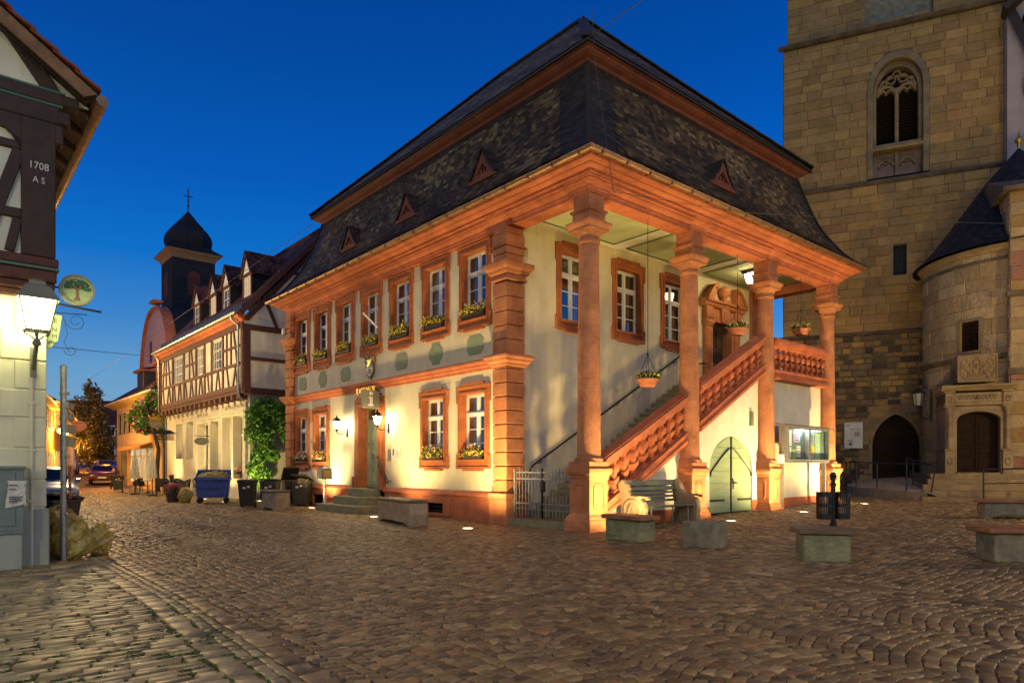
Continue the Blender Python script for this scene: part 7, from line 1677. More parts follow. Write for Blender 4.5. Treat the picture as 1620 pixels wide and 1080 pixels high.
rf_=gable_roof('tiled_roof',-.7,9,6.38,4.4,9.9,CB0-.2,CB1+.5,M_tileroof,hc)
for s in (38.6,44.0):
    mb=MB(); w=1.0; f=.4; mb.add([(f,s-w,7.1),(f,s+w,7.1),(f,s+w,8.3),(f,s-w,8.3),(3,s-w,8.3),(3,s+w,8.3)],[(0,1,2,3),(0,3,4),(1,5,2)]); dm=mesh('dormer',mb,M_tiledark,rf_,recalc=False)
    mb=MB(); mb.box(f-.02,f,s-w,s-w+.15,7.1,8.3); mb.box(f-.02,f,s+w-.15,s+w,7.1,8.3); mb.box(f-.25,3.4,s-w-.15,s+w+.15,8.3,8.42); mb.add([(f-.3,s-w-.2,8.42),(f-.3,s+w+.2,8.42),(3.9,s+w*.6,9.4),(3.9,s-w*.6,9.4)],[(0,1,2,3)]); mesh('dormer_roof',mb,M_tileroof if False else M_rooftile_edge,rf_)
# cafe crown sign hanging in front of the flowering tree
cs_=thing('crown_cafe_sign','dark hanging cafe sign topped by a gilt crown, among pink blossom','sign',(-.5,36.0,4.3),FA)
mb=MB(lambda s,d,z:(-.45+s,35.9-d,z)); mb.prism([(-.42,4.35),(-.38,4.12),(-.25,3.95),(0,3.88),(.25,3.95),(.38,4.12),(.42,4.35)],-.03,.03); mesh('sign_plate',mb,M_signgray,cs_)
text('sign_lettering','CAFÉ',.26,M_brass,cs_,lambda u,v,d:(-.45+u,35.86-d,4.10+v),.006)
mb=MB(lambda s,d,z:(-.45+s,35.9-d,z)); mb.prism([(-.36,4.38),(.36,4.38),(.44,4.72),(.24,4.56),(.14,4.84),(0,4.6),(-.14,4.84),(-.24,4.56),(-.44,4.72)],-.02,.02); mesh('crown',mb,M_brass,cs_)
mb=MB(); mb.tube([(-.45,35.9,4.9),(-.45,35.9,5.0),(.3,35.9,5.0)],.02,6); mb.tube([(-.1,35.9,4.3),(-.5,35.9,4.6),(-.9,35.9,5.0)],.015,6); mesh('arm',mb,M_iron,cs_)
ft_=thing('flowering_tree','leafy tree with pink blossom clusters against the ochre house','tree',(-.6,36.1,0),FA)
cl=[(-.9,36.8,6.1,.9,.9,.7),(-1.4,37.2,5.2,1.0,.9,.7),(-.6,36.3,5.2,.7,.7,.8),(-1.7,38.4,4.6,.9,.8,.5),(-1.5,37.0,4.1,.9,.8,.6),(-.5,36.2,3.9,.5,.6,.7),(-.5,36.0,3.0,.4,.45,.5),(-.4,36.5,6.9,.4,.5,.4),(-1.9,38.6,4.9,.5,.5,.35),(-.4,36.0,2.3,.3,.3,.4)]
cl=[(x+.75,y,z,rx*.9,ry*.8,rz) for x,y,z,rx,ry,rz in cl]; leaves('crown',M_leaf,cl,3400,.12,ft_,drop=.5); leaves('blossoms',M_pinkfl,cl,520,.15,ft_)
mb=MB(); mb.tube([(-.35,36.0,-.1),(-.4,36.0,1.2),(-.3,36.05,2.6),(-.6,36.2,4.0),(-.9,36.8,5.6)],.12,8,rs=[.16,.13,.12,.09,.05]); mb.tube([(-.6,36.2,4.0),(-1.5,37.4,4.7),(-1.9,38.6,4.8)],.05,6,rs=[.07,.05,.03]); mesh('trunk',mb,M_bark,ft_,smooth=True)
# ================================================================ SLATE CHURCH TOWER AND PINK GABLE
sc=thing('slate_tower_church','church with dark slate tower under a bulbous cap and a pink curved gable','church',(5,50,0),FA)
u0,v0=4.87,53.5; uc,vc=u0+1.78,v0+1.78
mb=MB(); mb.box(u0,u0+3.56,v0,v0+3.56,0,19.9); tw=mesh('tower_shaft',mb,M_shingle,sc)
mb=MB(); mb.sq([(1.80,19.75),(1.85,19.85),(2.0,20.1),(2.2,20.25),(2.3,20.4)],uc,vc); mesh('tower_cornice',mb,simple('ochre_cornice_paint',(.34,.20,.09),None,3,.7,.1),tw)
mb=MB(); mb.sq([(2.32,20.4),(2.3,20.45),(1.9,20.75),(1.62,20.95),(1.56,21.1)],uc,vc); mb.lathe([(1.75,21.05),(1.95,21.4),(2.02,21.8),(1.9,22.3),(1.55,22.8),(1.25,23.05),(1.28,23.1),(.9,23.5),(.45,24.05),(.08,24.5)],uc,vc,8,0,PI/8); mesh('tower_cap',mb,M_tiledark if False else M_shingle,tw)
mb=MB(); mb.tube([(uc,vc,24.4),(uc,vc,26.6)],.05,6); mb.lathe([(.02,24.9),(.14,25.0),(.02,25.1)],uc,vc,8); mb.bar((uc-.38,vc+.0,25.9),(uc+.38,vc,25.9),.07,.07); mb.bar((uc,vc-.3,25.5),(uc,vc+.3,25.5),.06,.06); mesh('tower_cross',mb,M_iron,tw)
for T in (lambda s,d,z:(uc+s,v0-d,z),lambda s,d,z:(u0-d,vc+s,z)):
    mb=MB(T); pts=[(.52,16.6)]+arch(0,1.04,18.2,18.75,10)+[(-.52,16.6)]; mb.prism(pts,0,.03)
    for k in range(12): mb.box(-.46,.46,.03,.08,16.7+k*.15,16.78+k*.15)
    mb.box(-.04,.04,.03,.1,16.6,18.7); mesh('belfry_louvres',mb,M_darkred,tw)
Tg=lambda s,d,z:(2.5-d,s,z)
def bell(cx,hw,z0_,z1_,n=12):
    out=[]
    for k in range(n+1):
        t=k/n; x=hw*(1-t)**.62*1.0; out.append((x,z0_+(z1_-z0_)*math.sin(t*PI/2)**.85))
    L=[(cx+hw*math.cos(t*PI/2)**.8,z0_+(z1_-z0_)*math.sin(t*PI/2)) for t in [k/n for k in range(n+1)]]
    Rr=[(2*cx-x,z) for x,z in L[::-1][1:]]; return L+Rr
bl=bell(48.8,4.35,7.8,14.0)
mb=MB(Tg); mb.prism([(53.15,0),*bl,(44.45,0)],-.3,0); gb=mesh('pink_gable',mb,M_pink,sc,recalc=True)
mb=MB(Tg); bo=bell(48.8,4.46,7.8,14.12)
mb.ring([(53.3,7.0)]+bo+[(44.25,7.0)],[(53.1,7.0)]+bl+[(44.5,7.0)],-.5,.25); mb.box(48.2,49.4,-.4,.35,14.4,14.62); mesh('gable_coping',mb,M_corn,gb)
mb=MB(Tg); mb.ring([(53.25,7.0)]+bell(48.8,4.5,7.8,14.15)+[(44.3,7.0)],[(53.1,7.0)]+bl+[(44.5,7.0)],-10,-.5); mesh('curved_slate_roof',mb,M_shingle,sc)
mb=MB(Tg); mb.box(50.0,50.6,-.1,.04,9.9,11.6); mesh('gable_window',mb,M_darkred,gb)
# ================================================================ LEFT FOREGROUND HOUSE
lh=thing('corner_inn','pale yellow corner house with dark timbered jettied gable at the left edge','house',(-9.85,2.0,0),FA)
TL=lambda s,d,z:(s,2.0-d,z); TLs=lambda s,d,z:(-9.85+d,s,z)
mb=MB(TL); mb.wall(-17,-9.85,-.1,4.1); mb.T=TLs; mb.wall(2.0,11,-.1,7.0); mb.T=None; mb.quad((-17,11,-.1),(-9.85,11,-.1),(-9.85,11,9),(-17,11,9)); mesh('ground_floor_wall',mb,M_lhouse,lh,recalc=False)
mb=MB(TL)   # rendered quoins, worn edges
for k,(z0_,z1_) in enumerate(((.86,1.28),(1.28,1.75),(1.75,2.2),(2.2,2.62),(2.62,3.05),(3.05,3.5),(3.5,3.95))):
    mb.box(-9.85-(.55 if k%2 else .38),-9.835,-.3,.018,z0_+.008,z1_-.008)
mesh('corner_quoins',mb,M_lhouse,lh,bev=.012)
mb=MB(); mb.box(-17,-9.80,1.95,2.3,-.2,.84); mb.box(-9.9,-9.80,2.3,11,-.2,.84); mesh('plinth',mb,M_grayplinth,lh,bev=.02)
mb=MB(TL); mb.box(-17,-9.80,-.3,.06,3.98,4.10); mb.box(-17,-9.74,-.3,.12,4.10,4.22); mb.box(-17,-9.72,-.3,.16,4.22,4.40); mb.box(-17,-9.70,-.3,.20,4.44,4.58); mesh('jetty_beams',mb,M_timber,lh,bev=.02)
mb=MB(TL); mb.box(-17,-9.695,-.3,.19,4.402,4.438); mb.box(-17,-9.66,-.3,.205,6.86,6.89); mb.box(-17,-9.62,-.3,.215,7.06,7.09); mesh('green_beading',mb,simple('green_beading_paint',(.05,.16,.09),None,4,.5,0),lh)
TU=lambda s,d,z:(s,1.88-d,z)
mb=MB(TU); mb.wall(-17,-9.78,4.5,7.1); mb.prism([(-17,7.0),(-9.3,7.0),(-17,12.4)],-.05,0); mb.T=None; mb.quad((-9.78,1.88,4.5),(-9.78,11,4.5),(-9.78,11,7.1),(-9.78,1.88,7.1)); mesh('infill_plaster',mb,plaster('grey_white_infill',(.64,.64,.54),(.52,.52,.43)),lh,recalc=False)
mb=MB(TU)
mb.box(-10.16,-9.74,-.02,.08,4.58,6.60); mb.box(-17,-9.70,-.02,.085,6.60,6.86); mb.box(-17,-9.64,-.02,.10,6.89,7.06)
mb.box(-17,-10.16,-.02,.06,6.1,6.22) ; mb.box(-17,-10.16,-.02,.06,5.10,5.24)
def br(x0_,z0_,x1_,z1_,w=.16): 
    dx,dz=x1_-x0_,z1_-z0_; L=math.hypot(dx,dz); nx,nz=-dz/L*w/2,dx/L*w/2; mb.prism([(x0_+nx,z0_+nz),(x1_+nx,z1_+nz),(x1_-nx,z1_-nz),(x0_-nx,z0_-nz)],-.02,.055)
br(-10.62,4.6,-10.18,6.1); br(-10.3,4.6,-10.2,5.1,.12); br(-11.2,4.6,-11.5,6.1)
mb.box(-11.9,-11.7,-.02,.06,4.58,6.6)
br(-9.72,7.0,-10.95,8.75,.2); br(-12,7.1,-12,11,.22)
mb.prism([(-9.35,7.02),(-17,12.36),(-17,12.62),(-9.2,7.12)],-.02,.12)
mesh('timber_framing',mb,M_timberdark,lh,bev=.012)
mb=MB(TU); # curved panel head with trefoil
mb.prism([(-10.16,6.1),(-10.16,6.22)]+[(-10.22-.10*k-.03*math.sin(k*2.2),6.26+.055*k+.05*abs(math.sin(k*1.6))) for k in range(6)]+[(-10.9,6.62),(-10.16,6.62)],-.02,.065); mesh('carved_spandrel',mb,M_timberdark,lh,bev=.006)
text('carved_date','1708',.15,M_paper,lh,lambda u,v,d:(-9.95+u*.85,1.795-d,5.86+v),.004); text('carved_initials','A S',.13,M_paper,lh,lambda u,v,d:(-9.95+u*.85,1.795-d,5.66+v),.004)
mb=MB(); mb.box(-9.76,-9.64,1.80,2.0,6.30,6.60); mb.box(-9.72,-9.55,1.80,2.0,6.62,6.82); mb.box(-9.68,-9.44,1.78,2.0,6.9,7.06); mesh('bracket_carving',mb,M_timberdark,lh,bev=.02)
# roof with scalloped tile verge, boarded soffit and copper gutter
sl=.70; VB=1.52
rz=lambda s:7.10+(-9.2-s)*sl
P=[]; mb=MB()
L=math.hypot(8,8*sl)
mb.add([(-9.2,VB,rz(-9.2)),(-17,VB,rz(-17)),(-17,12,rz(-17)),(-9.2,12,rz(-9.2))],[(0,1,2,3)],0,[(VB,0),(VB,L),(12,L),(12,0)]); mesh('tiled_roof',mb,M_tileroof,lh,recalc=False)
mb=MB()
for k in range(30):   # overlapping half round verge tiles
    s=-9.22-k*.27; z=rz(s); q=[]
    for j in range(7):
        t=PI*j/6; q.append((math.cos(t)*.105,math.sin(t)*.085))
    A=[(s+.02,VB+.06+x,z+.04+zz) for x,zz in q]; Bq=[(s-.32,VB+.06+x*.85,rz(s-.32)+.005+zz*.85) for x,zz in q]
    mb.add(A+Bq,[(j,j+1,8+j,7+j) for j in range(6)]+[tuple(range(7)),(0,7,13,6)])
mesh('verge_tiles',mb,M_rooftile_edge,lh,bev=0)
mb=MB(); mb.add([(-9.24,VB,rz(-9.24)-.03),(-17,VB,rz(-17)-.03),(-17,VB,rz(-17)-.26),(-9.42,VB,rz(-9.42)-.24),(-9.24,VB+.05,rz(-9.24)-.03),(-17,VB+.05,rz(-17)-.03),(-17,VB+.05,rz(-17)-.26),(-9.42,VB+.05,rz(-9.42)-.24)],[(0,1,2,3),(4,5,6,7),(0,1,5,4),(1,2,6,5),(2,3,7,6),(3,0,4,7)]); mb.add([(-9.26,VB,rz(-9.26)-.10),(-9.78,VB,rz(-9.78)-.10),(-9.78,12,rz(-9.78)-.10),(-9.26,12,rz(-9.26)-.10)],[(0,1,2,3)]); mb.add([(-9.78,VB,rz(-9.78)-.1),(-17,VB,rz(-17)-.1),(-17,1.95,rz(-17)-.1),(-9.78,1.95,rz(-9.78)-.1)],[(0,1,2,3)])
for k in range(14): b_=2.1+k*.75; mb.bar((-9.26,b_,rz(-9.26)-.16),(-9.85,b_,rz(-9.85)-.16),.10,.12)
mesh('eaves_boarding',mb,simple('brown_boarding',(.22,.12,.05),(.12,.065,.03),5,.7,.4),lh)
mb=MB(); mb.tube([(-9.18,VB-.02,7.02),(-9.18,12,6.98)],.085,10)
for k in range(12): mb.tube([(-9.18,VB+.3+k*.5,7.02),(-9.18,VB+.32+k*.5,7.02)],.092,10)
mesh('gutter',mb,M_copper,lh,smooth=True)
mb=MB(TL); mb.tube([(-10.02,.03,-.0),(-10.02,.03,2.95)],.026,8)
for z in (.35,.95,1.7,2.4): mb.box(-10.07,-9.97,0,.05,z,z+.03)
mesh('cable_conduit',mb,M_lhouse,lh)
# street lantern on the corner house
ax,bx_=-10.0,1.55; zc=3.74
ln=thing('street_lantern','brightly lit four-sided lantern on the wall of the pale corner house','lantern',(ax,2.0,3.3),FA)
mb=MB(); mb.tube([(ax,1.97,2.92),(ax,1.88,2.98),(ax,1.80,3.10),(ax,bx_+.05,3.2),(ax,bx_,3.30)],.03,8); mb.box(ax-.04,ax+.04,1.94,2.0,2.8,3.25)
for sg in (-1,1): mb.tube([(ax,bx_,3.28),(ax+sg*.08,bx_,3.36),(ax+sg*.14,bx_,3.38),(ax+sg*.16,bx_,3.44)],.014,6); mb.tube([(ax,bx_,3.28),(ax,bx_+sg*.08,3.36),(ax,bx_+sg*.14,3.38),(ax,bx_+sg*.16,3.44)],.014,6)
mb.lathe([(.05,3.22),(.06,3.26),(.03,3.32)],ax,bx_,10); mesh('bracket',mb,M_signgray,ln,smooth=True)
mb=MB(); mb.sq([(.135,3.44),(.215,3.86)],ax,bx_); gl_=mesh('lamp_glass',mb,E_green,ln)
mb=MB(); mb.sq([(.25,3.86),(.25,3.88),(.15,4.06),(.10,4.09),(.10,4.13),(.05,4.17)],ax,bx_)
for x,y in ((-1,-1),(1,-1),(1,1),(-1,1)): mb.bar((ax+x*.14,bx_+y*.14,3.43),(ax+x*.22,bx_+y*.22,3.87),.02,.02)
mb.sq([(.15,3.42),(.15,3.44)],ax,bx_); mesh('lamp_frame',mb,M_signgray,ln)
# round tree sign and hanging inn sign
ts=thing('round_tree_sign','round hanging sign painted with a green tree, on the house corner','sign',(-9.6,1.9,4.16),FA)
tcx,tcz,tb_=-9.45,4.19,1.95; T_=lambda s,d,z:(tcx+s,tb_-d,tcz+z)
circ=lambda r,n=32:[(r*math.cos(2*PI*k/n),r*math.sin(2*PI*k/n)) for k in range(n)]
mb=MB(T_); mb.prism(circ(.205),-.035,.035); sp_=mesh('sign_disc',mb,M_signcream,ts)
mb=MB(T_); mb.ring(circ(.235),circ(.205),-.05,.05); mesh('sign_rim',mb,M_signgray,ts)
mb=MB(T_); rd=random.Random(4)
for k in range(420):
    a,r_=rd.uniform(-.3,PI+.3),rd.uniform(.0,.175); x,z=math.cos(a)*r_,.03+math.sin(a)*r_*.75; mb.box(x-.012,x+.012,.035,.038,z-.009,z+.009)
mesh('painted_crown',mb,M_signgreen,ts)
mb=MB(T_); mb.prism([(-.05,-.17),(.05,-.17),(.018,-.10),(.016,-.02),(.07,.06),(.05,.065),(.0,.01),(-.05,.065),(-.07,.06),(-.016,-.02),(-.018,-.10)],.035,.0395); mesh('painted_trunk',mb,M_trunkpaint,ts)
mb=MB(); mb.tube([(-9.84,tb_,3.95),(-9.12,tb_,3.90)],.018,6); mb.tube([(-9.45,tb_,3.93),(-9.45,tb_,3.96)],.01,5); mb.box(-9.84,-9.80,1.93,1.99,3.85,4.3); mb.tube([(-9.80,tb_,4.19),(-9.69,tb_,4.19)],.015,5); mesh('bracket',mb,M_iron,ts)
hs=thing('hanging_inn_sign','grey shield-shaped hanging sign with lettering and thin iron scrolls behind the lit lantern','sign',(-9.6,2.25,3.6),FA)
T_=lambda s,d,z:(-9.77+s,2.25-d,z)
mb=MB(T_); mb.prism([(-.25,3.83),(.17,3.83),(.14,3.60),(.11,3.42),(.02,3.30),(-.12,3.27),(-.25,3.27)],-.02,.02); mesh('sign_plate',mb,M_signcream,hs,bev=.006)
for body,z,sz in (('UTE',3.70,.10),('EN',3.56,.10),('M',3.46,.09),('chäfer',3.37,.075)): text('sign_lettering',body,sz,M_ink,hs,lambda u,v,d,z=z:(-9.77+.10+u-.0*z,2.225-d,z+v),.003,align='RIGHT')
mb=MB(T_)
def spiral(cx,cz,r,t0,turns,sg): mb.tube([(cx+sg*r*(1-t/turns*.75)*math.cos(t0+t*2*PI),0,cz+r*(1-t/turns*.75)*math.sin(t0+t*2*PI)) for t in np.arange(0,turns,.07)],.005,5)
spiral(.35,3.76,.14,PI,1.5,1); spiral(.28,3.30,.09,PI,1.3,1); mb.tube([(.18,0,3.83),(.24,0,3.55),(.19,0,3.42),(.25,0,3.30)],.005,5); mb.tube([(-.1,0,3.85),(.5,0,3.89)],.008,5); mesh('iron_scrolls',mb,M_iron,hs)
# electrical cabinet with torn poster
cbn=thing('electric_cabinet','grey-green metal electricity cabinet against the pale house wall','cabinet',(-10.6,1.8,0),FA)
mb=MB(); mb.box(-11.3,-10.14,1.66,1.97,.55,1.45); mb.box(-11.33,-10.12,1.63,1.97,1.43,1.48); mb.box(-11.3,-10.14,1.65,1.97,.50,.555); mb.ring if False else None
mesh('cabinet_body',mb,M_cabinet,cbn,bev=.008)
mb=MB(); mb.box(-11.2,-10.24,1.645,1.66,.62,1.38); mesh('cabinet_door',mb,M_cabinet,cbn,bev=.006)
mb=MB(); mb.box(-11.28,-10.16,1.68,1.97,-.1,.50); mesh('cabinet_base',mb,M_grayplinth,cbn,bev=.008)
ps=thing('torn_poster','crumpled white paper notice taped to the grey cabinet','poster',(-10.3,1.64,1.1),FA)
T_=lambda s,d,z:(s,1.64-d,z); rd=random.Random(8); mb=MB(T_); nx,nz=7,9; P=[];F=[]
for j in range(nz+1):
    for i in range(nx+1):
        u,v=i/nx,j/nz; wv=.0 if 0<i<nx else rd.uniform(-.012,.012); P.append((-10.36+.24*u+wv+.03*v*(1-u),.012+rd.uniform(0,.012)+.01*math.sin(u*7+v*4),.93+.34*v-(.05*(1-u)*(j==0))))
for j in range(nz):
    for i in range(nx): a=j*(nx+1)+i; F.append((a,a+1,a+nx+2,a+nx+1))
mb.add(P,F); mesh('paper_sheet',mb,M_paper,ps,recalc=False)
mb=MB(T_)
for k,(z,w) in enumerate(((1.20,.10),(1.14,.08),(1.03,.16),(1.005,.14),(.98,.15),(.955,.10))): mb.box(-10.32,-10.32+w,.032,.034,z,z+.012)
mesh('printed_lines',mb,M_ink,ps)
# signpost
gp=thing('direction_post','galvanised signpost with grey direction arms seen nearly edge on','signpost',(-7.05,10.73,0),FW)
mb=MB(); mb.tube([(-7.05,10.73,-.05),(-7.05,10.73,3.03)],.044,12); mb.lathe([(.048,3.02),(.048,3.05),(.02,3.07)],-7.05,10.73,12)
for z in (.7,1.05,1.6,2.2,2.6): mb.lathe([(.052,z),(.052,z+.04)],-7.05,10.73,12,cap=False); mb.box(-7.01,-6.97,10.70,10.76,z,z+.04)
mesh('post',mb,M_steel,gp,smooth=True)
for z,l,h,dy in ((2.44,.35,.13,1.1),(2.27,.4,.13,1.3),(2.07,.5,.17,2.2),(1.87,.5,.2,2.6)):
    mb=MB(); mb.bar((-6.99,10.73,z),(-6.99-l*.40,10.73+l*1.0,z),.03,h*.8); mesh('direction_arm',mb,M_signgray,gp)
mb=MB(); mb.bar((-6.985,10.76,1.22),(-7.09,10.97,1.22),.02,.52); mesh('red_side_plate',mb,simple('dark_red_plate',(.16,.02,.02),None,4,.5,.1),gp)
wheelie(-8.14,12.0,R(-8),'large black bin with lid ajar behind the sacks at the pale house corner',M_blackplastic,.12,w=.74,h=.98,d=.7,stk=0)
bag(-7.50,11.3,.44,.26,.24,.19,71,'upper yellow sack resting on the heap behind the signpost')
bag(-7.08,11.0,0,.28,.27,.31,72,'big yellow sack with green packets just right of the signpost')
bag(-6.93,11.45,0,.2,.2,.25,73,'yellow sack at the right end of the heap by the signpost')
bag(-7.48,11.15,-.02,.26,.25,.24,74,'dark sack at the foot of the heap against the pale house wall')
# ================================================================ FAR STREET
def house(name,label,fr,s0_,s1_,dep,h,mat,roofm,win=(1.0,1.4),nf=2,rh=3,z=0,lit=()):
    t=thing(name,label,'house',(s0_,0,z),fr); T=lambda s,d,zz:(s,-d,zz+z)
    T=lambda s,d,zz:(s,d,zz+z)   # outward +y of this frame
    hs_=[];n=max(1,int((s1_-s0_)/2.1))
    for f in range(nf):
        for k in range(n):
            c=s0_+(k+.5)*(s1_-s0_)/n; hs_.append((c-win[0]/2,c+win[0]/2,f*2.9+1.0,f*2.9+1.0+win[1]))
    mb=MB(T); mb.wall(s0_,s1_,-1,h,hs_); mb.T=lambda s,d,zz:(s,d,zz+z)
    mb.quad((s0_,0,-1),(s0_,-dep,-1),(s0_,-dep,h),(s0_,0,h)); mb.quad((s1_,0,-1),(s1_,-dep,-1),(s1_,-dep,h),(s1_,0,h)); mb.add([(s0_,0,h),(s0_,-dep,h),(s0_,-dep/2,h+rh),(s1_,0,h),(s1_,-dep,h),(s1_,-dep/2,h+rh)],[(0,1,2),(3,4,5)]); w_=mesh('wall',mb,mat,t,recalc=False)
    for i,(p,q,u,v) in enumerate(hs_):
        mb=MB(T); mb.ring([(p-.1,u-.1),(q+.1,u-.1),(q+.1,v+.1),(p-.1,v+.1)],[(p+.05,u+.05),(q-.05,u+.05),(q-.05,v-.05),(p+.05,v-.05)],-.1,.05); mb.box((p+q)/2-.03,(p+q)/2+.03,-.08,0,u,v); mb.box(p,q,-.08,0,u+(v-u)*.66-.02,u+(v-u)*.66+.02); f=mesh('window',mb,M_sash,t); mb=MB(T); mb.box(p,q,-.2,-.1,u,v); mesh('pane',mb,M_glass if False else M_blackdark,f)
    mb=MB(T); e=.5
    for (y0_,z0_,y1_,z1_) in ((e,h-.35*1,-dep/2,h+rh),(-dep-e,h-.35,-dep/2,h+rh)):
        mb.add([(s0_-.2,y0_,z0_),(s1_+.2,y0_,z0_),(s1_+.2,y1_,z1_),(s0_-.2,y1_,z1_)],[(0,1,2,3)],0,[(s0_,0),(s1_,0),(s1_,6),(s0_,6)])
    mesh('roof',mb,roofm,t,recalc=False)
    mb=MB(T); mb.box(s0_-.1,s1_+.1,.0,.5,h-.4,h-.22); mesh('eaves',mb,M_cafe,t)
    return t
M_sodwall=plaster('yellow_street_plaster',(.72,.48,.14),(.6,.4,.12))
# frame with +y pointing to the street for left-hand houses
FDs=Frame(FD.x,FD.y,FD.a)
# FD x-axis runs up the street, y-axis points left; mirror by a frame running back towards the viewer
ex,ey=FD.w(40,0); FDr=Frame(ex,ey,FD.a+PI)       # its +y points to the right = street side
house('yellow_house','yellow plastered house on the left of the far street, lit by sodium lamps',FDr,40-19.5,40-6,9,6.0,M_sodwall,M_tileroof,z=.15)
house('gabled_street_house','narrower yellow house beyond the first, with small roof dormers',FDr,40-31,40-20.2,9,5.2,M_sodwall,M_tileroof,z=.8,rh=3.5)
house('yellow_house','first yellow house on the left, its end against the pale corner house',FDr,40-5.5,40+8,9,5.6,M_sodwall,M_tileroof,z=0)
FE=Frame(-66,98,R(8)+PI)
house('brown_roofed_house','wide house with plain brown roof closing the far end of the street',FE,-9,9,9,5.2,plaster('dull_far_plaster',(.4,.3,.18),(.3,.22,.13)),M_tileroof,z=2.2,rh=4.2)
house('far_brown_house','low house behind the far tree at the right end of the street',FE,-22,-10,9,4.6,plaster('dull_far_plaster_two',(.42,.32,.2),(.3,.22,.13)),M_tileroof,z=2.2,rh=3.6)
def lamp_on_wall(x,y,z,label,p=260):
    t=thing('street_lamp',label,'street lamp',(x,y,z),FW,'sodium street lamps down the far street'); mb=MB(); mb.lathe([(.05,z-.22),(.16,z-.12),(.19,z+.05),(.12,z+.12)],x,y,10); mesh('lamp_glass',mb,E_sod,t,smooth=True)
    mb=MB(); mb.lathe([(.24,z+.12),(.2,z+.18),(.05,z+.3)],x,y,10); mb.tube([(x-.05,y,z+.3),(x-.7,y-.1,z+.3)],.03,6); mesh('bracket',mb,M_iron,t)
    point((x,y-.3,z-.35),p,SOD,.15)
lamp_on_wall(-29.4,44.5,3.9,'nearest sodium lamp on the yellow house wall',900)
lamp_on_wall(-36.6,56,4.35,'middle sodium lamp seen just right of the signpost',900)
lamp_on_wall(-46.0,71.5,3.9,'sodium lamp above the parked cars in front of the white van',1300)
point((-36.5,62,6.2),1300,SOD,.3); point((-50,84,7.5),1800,SOD,.3); point((-46.5,66,6.5),1500,SOD,.3)  # added sodium points without a fixture, brightening the far street and trees
# trees
def tree(x,y,h,w,label,mat=M_leafdark,n=2600,sz=.26,name='tree'):
    z=gz(x,y); t=thing(name,label,'tree',(x,y,z),FW); rd=random.Random(int(x*10)); cl=[]
    for k in range(22):
        q=k/21; zz=z+h*(.16+.80*q); rr=w*(.30+.62*math.sin(PI*min(1,.18+.8*q))**1.0)*.62*(1.1-.25*q); a=rd.uniform(0,6.28); d=rr*.75*rd.random(); cl.append((x+d*math.cos(a),y+d*math.sin(a),zz,rr*rd.uniform(.5,.85),rr*rd.uniform(.5,.85),h*.085*rd.uniform(.8,1.5)))
    leaves('crown',mat,cl,n,sz,t); mb=MB(); mb.tube([(x,y,z-.2),(x+.1,y,z+h*.3),(x-.05,y,z+h*.6),(x,y,z+h*.85)],.15,8,rs=[w*.05,w*.04,w*.03,.03])
    for k in range(6): a=rd.uniform(0,6.28); b0_=h*(.25+.08*k); mb.tube([(x,y,z+b0_),(x+w*.3*math.cos(a),y+w*.3*math.sin(a),z+b0_+h*.12)],.05,5,rs=[w*.02,.02])
    mesh('trunk',mb,M_bark,t,smooth=True)
tree(-45.6,74,9.3,4.4,'tall dark broadleaf tree at the end of the street',n=6500,sz=.17)
tree(-43.8,72,6.6,3.0,'shorter dark tree beside the end of the ochre house',n=3600,sz=.17)
tree(-48.2,73.5,4.2,2.6,'small orange-lit tree low in front of the tall dark tree',n=3000,sz=.15)
tree(-61,90,6.5,5,'round tree left of the far houses',n=2600,sz=.25)
tree(-41,60,3.2,1.4,'slim shrub at the far end of the ochre house',n=1200,sz=.13)
